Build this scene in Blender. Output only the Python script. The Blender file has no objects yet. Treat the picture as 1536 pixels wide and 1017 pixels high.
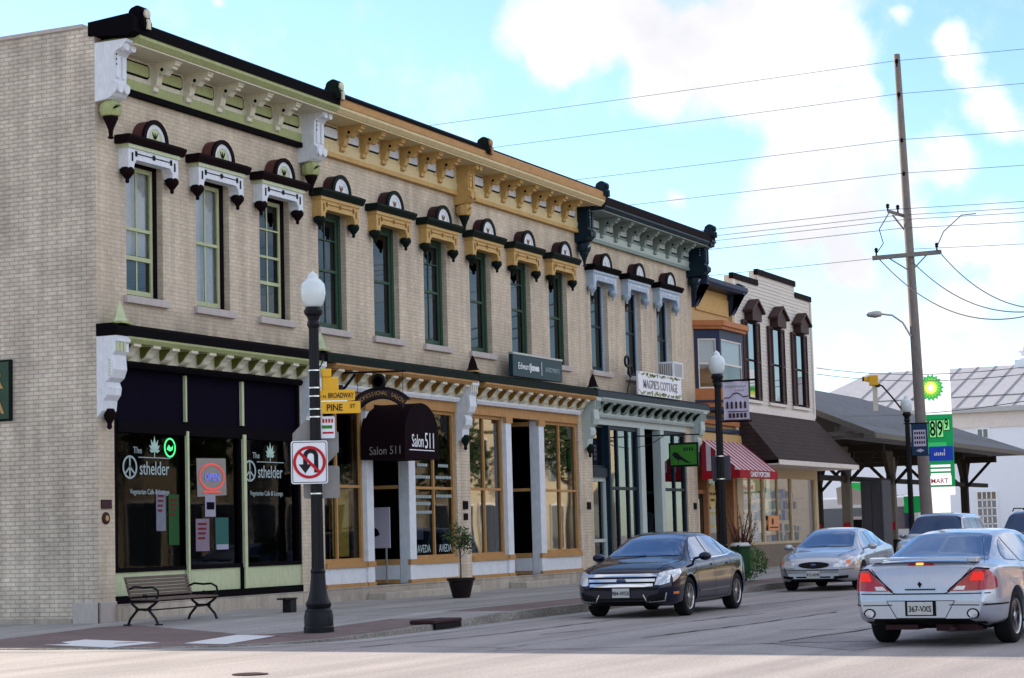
import bpy, math, random
from math import sin, cos, pi, radians, sqrt, atan2
from mathutils import Vector, Matrix
from mathutils.bvhtree import BVHTree
random.seed(7)
R = radians
scene = bpy.context.scene
COL = scene.collection

# ------------------------------------------------------------------ camera
CAMLOC = Vector((-30.03, -22.13, 1.46))
YAW, PITCH, ROLL, FPX = 1.13616, 0.0952962, -0.0270332, 3081.05
cd = bpy.data.cameras.new('camera')
cam = bpy.data.objects.new('camera', cd)
COL.objects.link(cam)
cd.sensor_width = 36.0
cd.lens = FPX / 1536.0 * 36.0
cd.clip_start = 0.1
cd.clip_end = 3000
_f = Vector((sin(YAW)*cos(PITCH), cos(YAW)*cos(PITCH), sin(PITCH)))
_r = Vector((cos(YAW), -sin(YAW), 0))
_u = _r.cross(_f)
_r2 = _r*cos(ROLL) + _u*sin(ROLL)
_u2 = -_r*sin(ROLL) + _u*cos(ROLL)
cam.matrix_world = Matrix(((_r2.x, _u2.x, -_f.x, CAMLOC.x), (_r2.y, _u2.y, -_f.y, CAMLOC.y),
                           (_r2.z, _u2.z, -_f.z, CAMLOC.z), (0, 0, 0, 1)))
scene.camera = cam

def raydir(px, py):
    "world direction through a pixel of the 1536x1017 photograph"
    d = _r2*((px-768)/FPX) - _u2*((py-508.5)/FPX) + _f
    return d.normalized()

# ------------------------------------------------------------------ light
SUN_AZ = atan2(7.4, 24.0)          # from +y towards +x
SUN_EL = R(23.5)
sd = bpy.data.lights.new('sun', 'SUN')
sd.energy = 4.0
sd.angle = R(0.5)
sd.color = (1.0, 0.88, 0.73)
sun = bpy.data.objects.new('sun', sd)
COL.objects.link(sun)
sdir = Vector((sin(SUN_AZ)*cos(SUN_EL), cos(SUN_AZ)*cos(SUN_EL), sin(SUN_EL)))
sun.rotation_euler = sdir.to_track_quat('Z', 'Y').to_euler()

scene.view_settings.view_transform = 'Standard'
scene.view_settings.look = 'None'
scene.view_settings.gamma = 1
scene.view_settings.use_curve_mapping = False
scene.view_settings.exposure = 1.33

W = bpy.data.worlds.new('World')
scene.world = W
W.use_nodes = True
def build_sky():
    nt = W.node_tree
    N = nt.nodes.new
    L = nt.links.new
    bg = nt.nodes['Background']
    bg.inputs[1].default_value = 0.1
    sk = N('ShaderNodeTexSky')
    sk.sky_type = 'NISHITA'
    sk.sun_disc = False
    sk.sun_elevation = SUN_EL
    sk.sun_rotation = SUN_AZ
    sk.air_density = 0.93
    sk.dust_density = 0.25
    sk.ozone_density = 2.0
    tint = N('ShaderNodeMix'); tint.data_type = 'RGBA'; tint.blend_type = 'MULTIPLY'
    tint.inputs[0].default_value = 1
    tint.inputs[7].default_value = (0.84, 0.93, 1.02, 1)
    L(sk.outputs[0], tint.inputs[6])
    tc = N('ShaderNodeTexCoord')
    # warped direction
    nz = N('ShaderNodeTexNoise'); nz.inputs['Scale'].default_value = 9; nz.inputs['Detail'].default_value = 5
    nz.inputs['Roughness'].default_value = 0.6
    L(tc.outputs['Generated'], nz.inputs['Vector'])
    sub = N('ShaderNodeVectorMath'); sub.operation = 'SUBTRACT'; sub.inputs[1].default_value = (.5, .5, .5)
    L(nz.outputs['Color'], sub.inputs[0])
    sc = N('ShaderNodeVectorMath'); sc.operation = 'SCALE'; sc.inputs['Scale'].default_value = 0.035
    L(sub.outputs[0], sc.inputs[0])
    add = N('ShaderNodeVectorMath'); add.operation = 'ADD'
    L(tc.outputs['Generated'], add.inputs[0]); L(sc.outputs[0], add.inputs[1])
    blobs = [(800, 40, 62), (860, 50, 72), (925, 35, 72), (835, 95, 42), (1000, 60, 72), (975, 140, 48), (1060, 110, 90), (1130, 50, 100),
             (1210, 40, 90), (1270, 95, 66), (1150, 140, 80), (1230, 170, 90), (1300, 180, 55), (1230, 250, 90), (1150, 275, 62), (1115, 330, 46),
             (1200, 335, 62), (1290, 300, 80), (1340, 240, 60), (1405, 235, 56), (1450, 245, 45), (1265, 392, 42), (1300, 400, 34), (1380, 320, 46),
             (1440, 355, 48), (1505, 335, 62), (1510, 410, 48), (1440, 445, 40), (1400, 475, 34), (1425, 62, 32), (1450, 100, 36), (1490, 150, 42),
             (1525, 185, 36), (1180, -60, 120), (900, -60, 90), (1345, 20, 20), (1290, 528, 34), (1240, 545, 22), (330, 2, 16), (1600, 210, 50), (1010, 292, 20)]
    prev = None
    for px, py, r in blobs:
        d = raydir(px, py)
        dist = N('ShaderNodeVectorMath'); dist.operation = 'DISTANCE'
        L(add.outputs[0], dist.inputs[0]); dist.inputs[1].default_value = d
        mr = N('ShaderNodeMapRange'); mr.inputs['From Min'].default_value = r/FPX*1.12
        mr.inputs['From Max'].default_value = r/FPX*0.25
        mr.inputs['To Min'].default_value = 0; mr.inputs['To Max'].default_value = 1
        L(dist.outputs['Value'], mr.inputs['Value'])
        if prev is None:
            prev = mr
        else:
            mx = N('ShaderNodeMath'); mx.operation = 'ADD'; mx.use_clamp = True
            L(prev.outputs[0], mx.inputs[0]); L(mr.outputs[0], mx.inputs[1]); prev = mx
    # loose clouds added to the unseen sky, for reflections and to light the shaded facade
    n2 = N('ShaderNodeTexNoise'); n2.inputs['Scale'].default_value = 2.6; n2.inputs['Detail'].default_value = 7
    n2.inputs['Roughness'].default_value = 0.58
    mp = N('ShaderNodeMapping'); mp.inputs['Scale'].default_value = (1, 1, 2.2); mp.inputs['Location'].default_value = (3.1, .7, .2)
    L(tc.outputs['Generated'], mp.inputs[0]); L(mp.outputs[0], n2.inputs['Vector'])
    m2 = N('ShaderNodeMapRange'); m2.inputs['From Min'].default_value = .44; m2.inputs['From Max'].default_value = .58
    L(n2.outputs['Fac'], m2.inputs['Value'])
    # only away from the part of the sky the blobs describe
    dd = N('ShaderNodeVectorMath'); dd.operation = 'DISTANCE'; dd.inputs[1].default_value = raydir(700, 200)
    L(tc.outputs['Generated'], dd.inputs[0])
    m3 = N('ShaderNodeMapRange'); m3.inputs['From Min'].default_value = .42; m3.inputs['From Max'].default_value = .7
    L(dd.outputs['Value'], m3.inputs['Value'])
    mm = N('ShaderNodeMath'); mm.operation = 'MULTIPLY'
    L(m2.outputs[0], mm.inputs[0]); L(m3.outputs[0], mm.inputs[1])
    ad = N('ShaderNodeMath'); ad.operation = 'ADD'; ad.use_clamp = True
    # fine break-up of the blob edge
    n3 = N('ShaderNodeTexNoise'); n3.inputs['Scale'].default_value = 15; n3.inputs['Detail'].default_value = 12
    n3.inputs['Roughness'].default_value = 0.66
    L(tc.outputs['Generated'], n3.inputs['Vector'])
    m4 = N('ShaderNodeMapRange'); m4.inputs['From Min'].default_value = .3; m4.inputs['From Max'].default_value = .7
    m4.inputs['To Min'].default_value = -.62; m4.inputs['To Max'].default_value = .55
    L(n3.outputs['Fac'], m4.inputs['Value'])
    a2 = N('ShaderNodeMath'); a2.operation = 'ADD'
    L(prev.outputs[0], a2.inputs[0]); L(m4.outputs[0], a2.inputs[1])
    m5 = N('ShaderNodeMapRange'); m5.interpolation_type = 'SMOOTHSTEP'
    m5.inputs['From Min'].default_value = -.08; m5.inputs['From Max'].default_value = 1.0
    L(a2.outputs[0], m5.inputs['Value'])
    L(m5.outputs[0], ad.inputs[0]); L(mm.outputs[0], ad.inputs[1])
    cr = N('ShaderNodeMapRange'); cr.inputs['From Min'].default_value = .36; cr.inputs['From Max'].default_value = .60
    cr.inputs['To Min'].default_value = 3.5; cr.inputs['To Max'].default_value = 4.4
    L(nz.outputs['Fac'], cr.inputs['Value'])
    # clouds facing the sun, on the far side of the sky, boosted to light the shaded facade
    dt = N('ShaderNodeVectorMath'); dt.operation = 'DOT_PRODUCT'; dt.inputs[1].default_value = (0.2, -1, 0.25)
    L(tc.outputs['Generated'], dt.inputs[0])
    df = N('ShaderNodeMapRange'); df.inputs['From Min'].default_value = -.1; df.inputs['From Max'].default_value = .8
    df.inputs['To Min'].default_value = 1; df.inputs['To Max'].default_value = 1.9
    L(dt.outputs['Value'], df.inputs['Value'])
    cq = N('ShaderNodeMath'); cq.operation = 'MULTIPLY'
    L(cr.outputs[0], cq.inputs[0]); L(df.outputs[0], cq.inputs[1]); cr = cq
    cc = N('ShaderNodeCombineColor')
    L(cr.outputs[0], cc.inputs[0]); L(cr.outputs[0], cc.inputs[1])
    cb = N('ShaderNodeMath'); cb.operation = 'MULTIPLY'; cb.inputs[1].default_value = 1.06
    L(cr.outputs[0], cb.inputs[0]); L(cb.outputs[0], cc.inputs[2])
    mix = N('ShaderNodeMix'); mix.data_type = 'RGBA'
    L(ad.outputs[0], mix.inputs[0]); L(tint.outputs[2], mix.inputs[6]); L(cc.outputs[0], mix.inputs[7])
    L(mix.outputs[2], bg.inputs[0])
build_sky()

# ------------------------------------------------------------------ materials
MATS = {}
def _new(name):
    m = bpy.data.materials.new(name)
    m.use_nodes = True
    return m, m.node_tree, m.node_tree.nodes['Principled BSDF']

def mat(name, col, rough=.6, metal=0, var=.12, scale=3, bump=0, bscale=40, coat=0, emit=None, es=0, spec=None):
    "painted / plain surface with a little dirt variation in object space"
    if name in MATS: return MATS[name]
    m, nt, p = _new(name)
    p.inputs['Roughness'].default_value = rough
    p.inputs['Metallic'].default_value = metal
    p.inputs['Specular IOR Level'].default_value = spec if spec is not None else (.5 if (coat or metal) else .18)
    p.inputs['Coat Weight'].default_value = coat
    p.inputs['Coat Roughness'].default_value = .03
    if emit:
        p.inputs['Emission Color'].default_value = (*emit, 1)
        p.inputs['Emission Strength'].default_value = es
    if var > 0:
        tc = nt.nodes.new('ShaderNodeTexCoord')
        nz = nt.nodes.new('ShaderNodeTexNoise')
        nz.inputs['Scale'].default_value = scale
        nz.inputs['Detail'].default_value = 6
        nz.inputs['Roughness'].default_value = .65
        nt.links.new(tc.outputs['Object'], nz.inputs['Vector'])
        rp = nt.nodes.new('ShaderNodeMapRange')
        rp.inputs['From Min'].default_value = .3
        rp.inputs['From Max'].default_value = .7
        rp.inputs['To Min'].default_value = 1-var
        rp.inputs['To Max'].default_value = 1+var
        mpn = nt.nodes.new('ShaderNodeMapping'); mpn.inputs['Scale'].default_value = (5, 5, 1.3)
        nt.links.new(tc.outputs['Object'], mpn.inputs[0])
        n2 = nt.nodes.new('ShaderNodeTexNoise'); n2.inputs['Scale'].default_value = scale*1.2; n2.inputs['Detail'].default_value = 5
        nt.links.new(mpn.outputs[0], n2.inputs['Vector'])
        av = nt.nodes.new('ShaderNodeMath'); av.operation = 'MULTIPLY_ADD'; av.inputs[1].default_value = .55
        nt.links.new(n2.outputs['Fac'], av.inputs[0])
        sb = nt.nodes.new('ShaderNodeMath'); sb.operation = 'MULTIPLY'; sb.inputs[1].default_value = .5
        nt.links.new(nz.outputs['Fac'], sb.inputs[0]); nt.links.new(sb.outputs[0], av.inputs[2])
        nt.links.new(av.outputs[0], rp.inputs['Value'])
        vm = nt.nodes.new('ShaderNodeVectorMath')
        vm.operation = 'SCALE'
        vm.inputs[0].default_value = col
        nt.links.new(rp.outputs[0], vm.inputs['Scale'])
        nt.links.new(vm.outputs[0], p.inputs['Base Color'])
    else:
        p.inputs['Base Color'].default_value = (*col, 1)
    if bump > 0:
        tc = nt.nodes.new('ShaderNodeTexCoord')
        nb = nt.nodes.new('ShaderNodeTexNoise')
        nb.inputs['Scale'].default_value = bscale
        nb.inputs['Detail'].default_value = 4
        nt.links.new(tc.outputs['Object'], nb.inputs['Vector'])
        b = nt.nodes.new('ShaderNodeBump')
        b.inputs['Strength'].default_value = bump
        b.inputs['Distance'].default_value = .02
        nt.links.new(nb.outputs['Fac'], b.inputs['Height'])
        nt.links.new(b.outputs[0], p.inputs['Normal'])
    MATS[name] = m
    return m

def mat_brick(name, c1, c2, mortar, bw=.215, bh=.078, ms=.011, stain=.25, stain_scale=.55, ground=False, bump=.5, rough=.9, squash=None):
    "masonry; u = x+y (one of them is constant on every axis-aligned wall), v = z; pavers use x, y"
    m, nt, p = _new(name)
    N = nt.nodes.new; L = nt.links.new
    g = N('ShaderNodeNewGeometry')
    sp = N('ShaderNodeSeparateXYZ'); L(g.outputs['Position'], sp.inputs[0])
    cb = N('ShaderNodeCombineXYZ')
    if ground:
        L(sp.outputs[0], cb.inputs[0]); L(sp.outputs[1], cb.inputs[1])
    else:
        ad = N('ShaderNodeMath'); ad.operation = 'ADD'
        L(sp.outputs[0], ad.inputs[0]); L(sp.outputs[1], ad.inputs[1])
        L(ad.outputs[0], cb.inputs[0]); L(sp.outputs[2], cb.inputs[1])
    bt = N('ShaderNodeTexBrick')
    L(cb.outputs[0], bt.inputs['Vector'])
    bt.inputs['Color1'].default_value = (*c1, 1); bt.inputs['Color2'].default_value = (*c2, 1)
    bt.inputs['Mortar'].default_value = (*mortar, 1)
    bt.inputs['Scale'].default_value = 1
    bt.inputs['Mortar Size'].default_value = ms
    bt.inputs['Mortar Smooth'].default_value = .3
    bt.inputs['Brick Width'].default_value = bw
    bt.inputs['Row Height'].default_value = bh
    nz = N('ShaderNodeTexNoise'); nz.inputs['Scale'].default_value = stain_scale; nz.inputs['Detail'].default_value = 8
    nz.inputs['Roughness'].default_value = .68
    L(g.outputs['Position'], nz.inputs['Vector'])
    mr = N('ShaderNodeMapRange'); mr.inputs['From Min'].default_value = .3; mr.inputs['From Max'].default_value = .7
    mr.inputs['To Min'].default_value = 1-stain; mr.inputs['To Max'].default_value = 1+stain*.5
    L(nz.outputs['Fac'], mr.inputs['Value'])
    n2 = N('ShaderNodeTexNoise'); n2.inputs['Scale'].default_value = 7; n2.inputs['Detail'].default_value = 5
    L(g.outputs['Position'], n2.inputs['Vector'])
    m2 = N('ShaderNodeMapRange'); m2.inputs['From Min'].default_value = .25; m2.inputs['From Max'].default_value = .75
    m2.inputs['To Min'].default_value = .88; m2.inputs['To Max'].default_value = 1.1
    L(n2.outputs['Fac'], m2.inputs['Value'])
    mu = N('ShaderNodeMath'); mu.operation = 'MULTIPLY'
    L(mr.outputs[0], mu.inputs[0]); L(m2.outputs[0], mu.inputs[1])
    if not ground:
        mp = N('ShaderNodeMapping'); mp.inputs['Scale'].default_value = (3.2, 3.2, .28)
        L(g.outputs['Position'], mp.inputs[0])
        n3 = N('ShaderNodeTexNoise'); n3.inputs['Scale'].default_value = 1; n3.inputs['Detail'].default_value = 6
        L(mp.outputs[0], n3.inputs['Vector'])
        m3 = N('ShaderNodeMapRange'); m3.inputs['From Min'].default_value = .36; m3.inputs['From Max'].default_value = .62
        m3.inputs['To Min'].default_value = .84; m3.inputs['To Max'].default_value = 1.06
        L(n3.outputs['Fac'], m3.inputs['Value'])
        mv = N('ShaderNodeMath'); mv.operation = 'MULTIPLY'; L(mu.outputs[0], mv.inputs[0]); L(m3.outputs[0], mv.inputs[1]); mu = mv
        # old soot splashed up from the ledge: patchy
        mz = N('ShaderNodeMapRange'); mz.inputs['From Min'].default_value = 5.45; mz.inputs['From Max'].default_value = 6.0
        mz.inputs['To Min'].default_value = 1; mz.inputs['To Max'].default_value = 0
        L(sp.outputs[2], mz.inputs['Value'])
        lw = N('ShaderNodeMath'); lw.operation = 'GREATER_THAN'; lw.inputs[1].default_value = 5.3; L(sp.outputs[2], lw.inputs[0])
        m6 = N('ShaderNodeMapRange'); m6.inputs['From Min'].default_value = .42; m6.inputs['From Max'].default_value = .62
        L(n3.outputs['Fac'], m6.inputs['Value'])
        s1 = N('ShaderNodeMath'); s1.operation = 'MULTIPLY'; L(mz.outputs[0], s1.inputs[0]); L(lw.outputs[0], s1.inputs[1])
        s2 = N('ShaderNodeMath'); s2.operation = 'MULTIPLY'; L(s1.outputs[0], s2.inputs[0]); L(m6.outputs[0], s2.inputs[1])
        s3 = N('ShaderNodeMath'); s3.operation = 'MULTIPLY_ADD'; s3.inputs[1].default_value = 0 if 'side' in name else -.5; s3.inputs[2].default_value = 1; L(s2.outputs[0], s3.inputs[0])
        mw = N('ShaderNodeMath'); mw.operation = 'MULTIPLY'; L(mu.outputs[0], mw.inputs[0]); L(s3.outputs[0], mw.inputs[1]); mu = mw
    vs = N('ShaderNodeVectorMath'); vs.operation = 'SCALE'
    L(bt.outputs['Color'], vs.inputs[0]); L(mu.outputs[0], vs.inputs['Scale'])
    L(vs.outputs[0], p.inputs['Base Color'])
    p.inputs['Roughness'].default_value = rough
    b = N('ShaderNodeBump'); b.inputs['Strength'].default_value = bump; b.inputs['Distance'].default_value = .012
    b.invert = True
    L(bt.outputs['Fac'], b.inputs['Height']); L(b.outputs[0], p.inputs['Normal'])
    MATS[name] = m
    return m

def mat_glass(name, tint=(.25, .28, .3), refl=.35, rough=.02, ior=1.5):
    "thin window pane: mostly mirror-like reflection over a dim view inside"
    m, nt, p = _new(name)
    nt.nodes.remove(p)
    N = nt.nodes.new; L = nt.links.new
    out = nt.nodes['Material Output']
    tr = N('ShaderNodeBsdfTransparent'); tr.inputs[0].default_value = (*tint, 1)
    gl = N('ShaderNodeBsdfGlossy'); gl.inputs['Roughness'].default_value = rough
    gl.inputs['Color'].default_value = (.9, .95, 1, 1)
    fr = N('ShaderNodeFresnel'); fr.inputs[0].default_value = ior
    mr = N('ShaderNodeMapRange'); mr.inputs['To Min'].default_value = refl; mr.inputs['To Max'].default_value = 1
    L(fr.outputs[0], mr.inputs['Value'])
    # slight waviness of old glass
    g = N('ShaderNodeNewGeometry')
    nz = N('ShaderNodeTexNoise'); nz.inputs['Scale'].default_value = .8; nz.inputs['Detail'].default_value = 1
    L(g.outputs['Position'], nz.inputs['Vector'])
    b = N('ShaderNodeBump'); b.inputs['Strength'].default_value = .06; b.inputs['Distance'].default_value = .03
    L(nz.outputs['Fac'], b.inputs['Height']); L(b.outputs[0], gl.inputs['Normal'])
    mx = N('ShaderNodeMixShader')
    L(mr.outputs[0], mx.inputs[0]); L(tr.outputs[0], mx.inputs[1]); L(gl.outputs[0], mx.inputs[2])
    L(mx.outputs[0], out.inputs['Surface'])
    MATS[name] = m
    return m

def mat_ground(name, col, dark, scale=1.2, rough=.85, spots=.25, joints=None):
    m, nt, p = _new(name)
    N = nt.nodes.new; L = nt.links.new
    g = N('ShaderNodeNewGeometry')
    mp = N('ShaderNodeMapping'); mp.inputs['Scale'].default_value = (.35, 1, 1)
    L(g.outputs['Position'], mp.inputs[0])
    n1 = N('ShaderNodeTexNoise'); n1.inputs['Scale'].default_value = scale; n1.inputs['Detail'].default_value = 8
    n1.inputs['Roughness'].default_value = .62
    L(mp.outputs[0], n1.inputs['Vector'])
    n2 = N('ShaderNodeTexNoise'); n2.inputs['Scale'].default_value = 28; n2.inputs['Detail'].default_value = 5
    L(g.outputs['Position'], n2.inputs['Vector'])
    r1 = N('ShaderNodeMapRange'); r1.inputs['From Min'].default_value = .32; r1.inputs['From Max'].default_value = .68
    L(n1.outputs['Fac'], r1.inputs['Value'])
    mx = N('ShaderNodeMix'); mx.data_type = 'RGBA'
    mx.inputs[6].default_value = (*dark, 1); mx.inputs[7].default_value = (*col, 1)
    L(r1.outputs[0], mx.inputs[0])
    r2 = N('ShaderNodeMapRange'); r2.inputs['From Min'].default_value = .3; r2.inputs['From Max'].default_value = .7
    r2.inputs['To Min'].default_value = 1-spots; r2.inputs['To Max'].default_value = 1+spots
    L(n2.outputs['Fac'], r2.inputs['Value'])
    mt = N('ShaderNodeMapping'); mt.inputs['Scale'].default_value = (.04, 1.25, 1)
    L(g.outputs['Position'], mt.inputs[0])
    n4 = N('ShaderNodeTexNoise'); n4.inputs['Scale'].default_value = 1; n4.inputs['Detail'].default_value = 4
    L(mt.outputs[0], n4.inputs['Vector'])
    r4 = N('ShaderNodeMapRange'); r4.inputs['From Min'].default_value = .38; r4.inputs['From Max'].default_value = .6
    r4.inputs['To Min'].default_value = .80; r4.inputs['To Max'].default_value = 1.06
    L(n4.outputs['Fac'], r4.inputs['Value'])
    n5 = N('ShaderNodeTexNoise'); n5.inputs['Scale'].default_value = 2.1; n5.inputs['Detail'].default_value = 9; n5.inputs['Roughness'].default_value = .7
    L(g.outputs['Position'], n5.inputs['Vector'])
    r5 = N('ShaderNodeMapRange'); r5.inputs['From Min'].default_value = .60; r5.inputs['From Max'].default_value = .70
    r5.inputs['To Min'].default_value = 1; r5.inputs['To Max'].default_value = .74
    L(n5.outputs['Fac'], r5.inputs['Value'])
    ma = N('ShaderNodeMath'); ma.operation = 'MULTIPLY'; L(r4.outputs[0], ma.inputs[0]); L(r5.outputs[0], ma.inputs[1])
    mc = N('ShaderNodeMath'); mc.operation = 'MULTIPLY'; L(ma.outputs[0], mc.inputs[0]); L(r2.outputs[0], mc.inputs[1])
    vs = N('ShaderNodeVectorMath'); vs.operation = 'SCALE'
    L(mx.outputs[2], vs.inputs[0]); L(mc.outputs[0], vs.inputs['Scale'])
    L(vs.outputs[0], p.inputs['Base Color'])
    p.inputs['Roughness'].default_value = rough
    b = N('ShaderNodeBump'); b.inputs['Strength'].default_value = .35; b.inputs['Distance'].default_value = .01
    L(n2.outputs['Fac'], b.inputs['Height']); L(b.outputs[0], p.inputs['Normal'])
    MATS[name] = m
    return m

def mat_paint(name, col, metal=.5, rough=.3):
    return mat(name, col, rough=rough, metal=metal, var=.05, scale=6, coat=1.0)

mat_brick('brick', (.655, .54, .40), (.585, .485, .36), (.53, .445, .34), stain=.2, bump=.6)
mat_brick('brick_side', (.69, .595, .475), (.59, .505, .405), (.44, .38, .31), stain=.28, stain_scale=.8, bump=.8)
mat_brick('brick_red', (.30, .12, .08), (.24, .10, .07), (.3, .27, .24), stain=.2)
mat_brick('pavers', (.155, .095, .092), (.19, .12, .11), (.17, .145, .14), bw=.22, bh=.11, ms=.012, ground=True, bump=.4, stain=.3)
mat_brick('shingle', (.034, .016, .013), (.045, .023, .018), (.015, .008, .007), bw=.3, bh=.14, ms=.014, stain=.2, rough=.9)
mat_brick('slate', (.075, .085, .105), (.09, .10, .125), (.045, .05, .065), bw=.3, bh=.16, ms=.012, stain=.2, rough=.85)
mat_brick('stone', (.46, .40, .32), (.42, .36, .29), (.30, .27, .22), bw=.9, bh=.4, ms=.012, stain=.3)
mat_glass('glass', (.35, .38, .4), .16)
mat_glass('glass_dark', (.22, .23, .24), .0)
mat_glass('glass_show', (.7, .72, .74), .03)
mat_glass('cafe_glass', (.55, .57, .6), .0, ior=1.16)
mat_glass('salon_glass', (.45, .47, .5), .0, ior=1.25)
mat_ground('road', (.34, .302, .287), (.27, .24, .232), .9)
mat_ground('walk', (.36, .34, .32), (.27, .255, .245), 1.4)
mat_ground('kerb_stone', (.34, .31, .27), (.16, .145, .125), 3.0, spots=.4)
mat('black_trim', (.0035, .0025, .004), .75, spec=.04)
mat('dark_brown', (.009, .004, .005), .7, spec=.05)
mat('maroon', (.10, .035, .033), .6)
mat('purple_brown', (.040, .014, .018), .55)
mat('navy_panel', (.0040, .0030, .0095), .75, spec=.03)
mat('white_paint', (.66, .68, .71), .6, var=.14, scale=4)
mat('cream', (.62, .58, .44), .6, var=.18, scale=4)
mat('green_trim', (.35, .38, .17), .55, var=.16)
mat('green_dark', (.10, .11, .018), .6, var=.2)
mat('green_pale', (.48, .52, .32), .55, var=.15)
mat('yellow', (.50, .315, .11), .6, var=.2, scale=4)
mat('yellow_dark', (.22, .11, .02), .6, var=.2)
mat('yellow_pale', (.62, .50, .27), .6, var=.16, scale=4)
mat('orange_trim', (.42, .225, .08), .6, var=.2, scale=4)
mat('sash_green', (.035, .070, .045), .5, var=.15)
mat('dark_green', (.006, .012, .009), .65, spec=.08)
mat('grey_green', (.22, .27, .24), .55, var=.1)
mat('grey_green_pale', (.44, .50, .47), .55, var=.1)
mat('teal_dark', (.004, .017, .028), .45)
mat('blue_grey', (.36, .44, .53), .55)
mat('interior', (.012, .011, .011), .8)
mat('interior_warm', (.10, .075, .05), .8)
mat('curtain', (.80, .78, .72), .8, var=.12, scale=8)
mat('curtain_blue', (.16, .18, .22), .8, var=.15, scale=8)
mat('black_iron', (.0035, .004, .0065), .42, var=.15, spec=.22)
mat('steel', (.62, .62, .60), .25, metal=1, var=.05)
mat('galv', (.45, .45, .44), .5, metal=.6, var=.1)
mat('concrete', (.42, .37, .30), .85, var=.18, bump=.3)
mat('wood_pole', (.21, .185, .17), .85, var=.2, scale=2, bump=.4)
mat('timber', (.022, .017, .015), .8, var=.2)
mat('timber_grey', (.14, .125, .11), .85, var=.2)
mat('bench_wood', (.12, .085, .07), .6, var=.3, scale=9)
mat('sign_white', (.80, .80, .84), .45, var=.03)
mat('sign_red', (.50, .012, .02), .4, var=.05)
mat('sign_black', (.01, .01, .014), .45, var=0)
mat('sign_yellow', (.78, .42, .03), .45, var=.06)
mat('sign_grey', (.25, .235, .225), .5, metal=.3, var=.1)
mat('teal_sign', (.004, .030, .042), .4, var=.05)
mat('gold', (.45, .27, .10), .45, var=.1)
mat('lettering', (.34, .42, .42), .5, var=.05)
mat('lime', (.045, .20, .025), .5, var=.15)
mat('leaf', (.045, .075, .02), .6, var=.4, scale=12)
mat('leaf_dry', (.10, .06, .03), .7, var=.4, scale=12)
mat('bark', (.09, .065, .045), .9, var=.2)
mat('pot', (.012, .006, .007), .45)
mat('tyre', (.009, .009, .010), .85, var=.1)
mat('rubber', (.012, .012, .013), .7, var=0)
mat('rim', (.45, .46, .48), .3, metal=.9, var=.1)
mat('chrome', (.75, .77, .8), .12, metal=1, var=0)
mat('car_glass', (.075, .125, .22), .04, metal=.9, var=0, spec=1.0, coat=1)
mat('lens_clear', (.55, .58, .62), .12, metal=.3, var=.25, scale=14, coat=1)
mat('lens_red', (.24, .006, .008), .15, var=.15, scale=14, coat=.6, emit=(1, .02, .02), es=.025)
mat('lens_amber', (.75, .16, .01), .25, var=0, coat=1)
mat('lamp_red_lit', (.4, .012, .01), .3, var=0, emit=(1, .04, .02), es=.22)
mat('seam', (.004, .004, .005), .7, var=0)
mat('plate', (.50, .49, .47), .5, var=.15, scale=30)
mat('neon_green', (.1, .6, .2), .4, var=0, emit=(.05, 1, .25), es=.4)
mat('neon_red', (.5, .08, .07), .4, var=0, emit=(1, .12, .10), es=.12)
mat('neon_blue', (.2, .2, .6), .4, var=0, emit=(.2, .25, 1), es=.10)
mat('bulb', (1, .7, .3), .4, var=0, emit=(1, .62, .2), es=2.5)
mat('globe', (.62, .68, .68), .25, var=.04, coat=.5)
mat('mark_white', (.66, .66, .66), .8, var=.1, scale=8)
mat('tar', (.035, .033, .033), .8)
mat('rust', (.035, .012, .014), .6, var=.3, scale=12)
mat('siding', (.60, .555, .50), .6, var=.06)
mat('siding_trim', (.70, .64, .59), .55)
mat('b5_yellow', (.50, .32, .13), .6, var=.08)
mat('b5_orange', (.42, .15, .05), .55)
mat('b5_blue', (.022, .032, .07), .5)
mat('cream_wall', (.52, .42, .27), .7)
mat('wine', (.14, .006, .012), .6, var=.1)
mat('barn_white', (.80, .83, .88), .7, var=.03)  # white with the blue of skylight mixed into the paint
mat('tin_roof', (.36, .36, .385), .6, metal=0, var=.12, scale=.6)
mat('bp_white', (.9, .9, .9), .4, var=0, emit=(1, 1, 1), es=.30)
mat('bp_green', (.01, .36, .11), .4, var=0, emit=(.01, .6, .15), es=.05)
mat('bp_lime', (.22, .75, .08), .4, var=0, emit=(.3, 1, .1), es=.12)
mat('bp_yellow', (.95, .85, .1), .4, var=0, emit=(1, .9, .2), es=.25)
mat('bp_blue', (.02, .07, .55), .4, var=0)
mat('price_green', (.35, .8, .3), .4, var=0, emit=(.3, .9, .3), es=.15)

mat('sash_pale', (.44, .47, .27), .55, var=.15)
mat('sill_stone', (.46, .41, .38), .8, var=.12)
mat('pinkish', (.50, .25, .40), .8)
mat('awn_red', (.28, .015, .03), .7); mat('awn_pink', (.55, .48, .50), .7); mat('wine_bright', (.32, .006, .014), .7)
mat('b5_orange2', (.40, .18, .08), .55)
mat('gold_bright', (.70, .55, .18), .45)
mat('riser_stone', (.20, .165, .13), .8, var=.2)
mat('shutter_brown', (.050, .024, .022), .6)
mat('glass_solid', (.02, .025, .03), .04, var=0, spec=1, coat=1)
mat('interior_lit', (.32, .23, .13), .8, emit=(1, .75, .42), es=.09)  # faint glow in the room's surfaces stands in for shop lighting
mat('poster_orange', (.75, .30, .12), .5)
mat('seam_grey', (.12, .12, .14), .6)
mat('navy_glass', (.01, .025, .09), .12, var=.1, coat=1)
mat('bp_lime2', (.03, .50, .12), .4, var=0, emit=(.1, .9, .25), es=.08)
mat('bp_green2', (.05, .55, .12), .4, var=0, emit=(.05, .8, .2), es=.10)
mat('cab_grey', (.06, .06, .075), .6)
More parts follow.
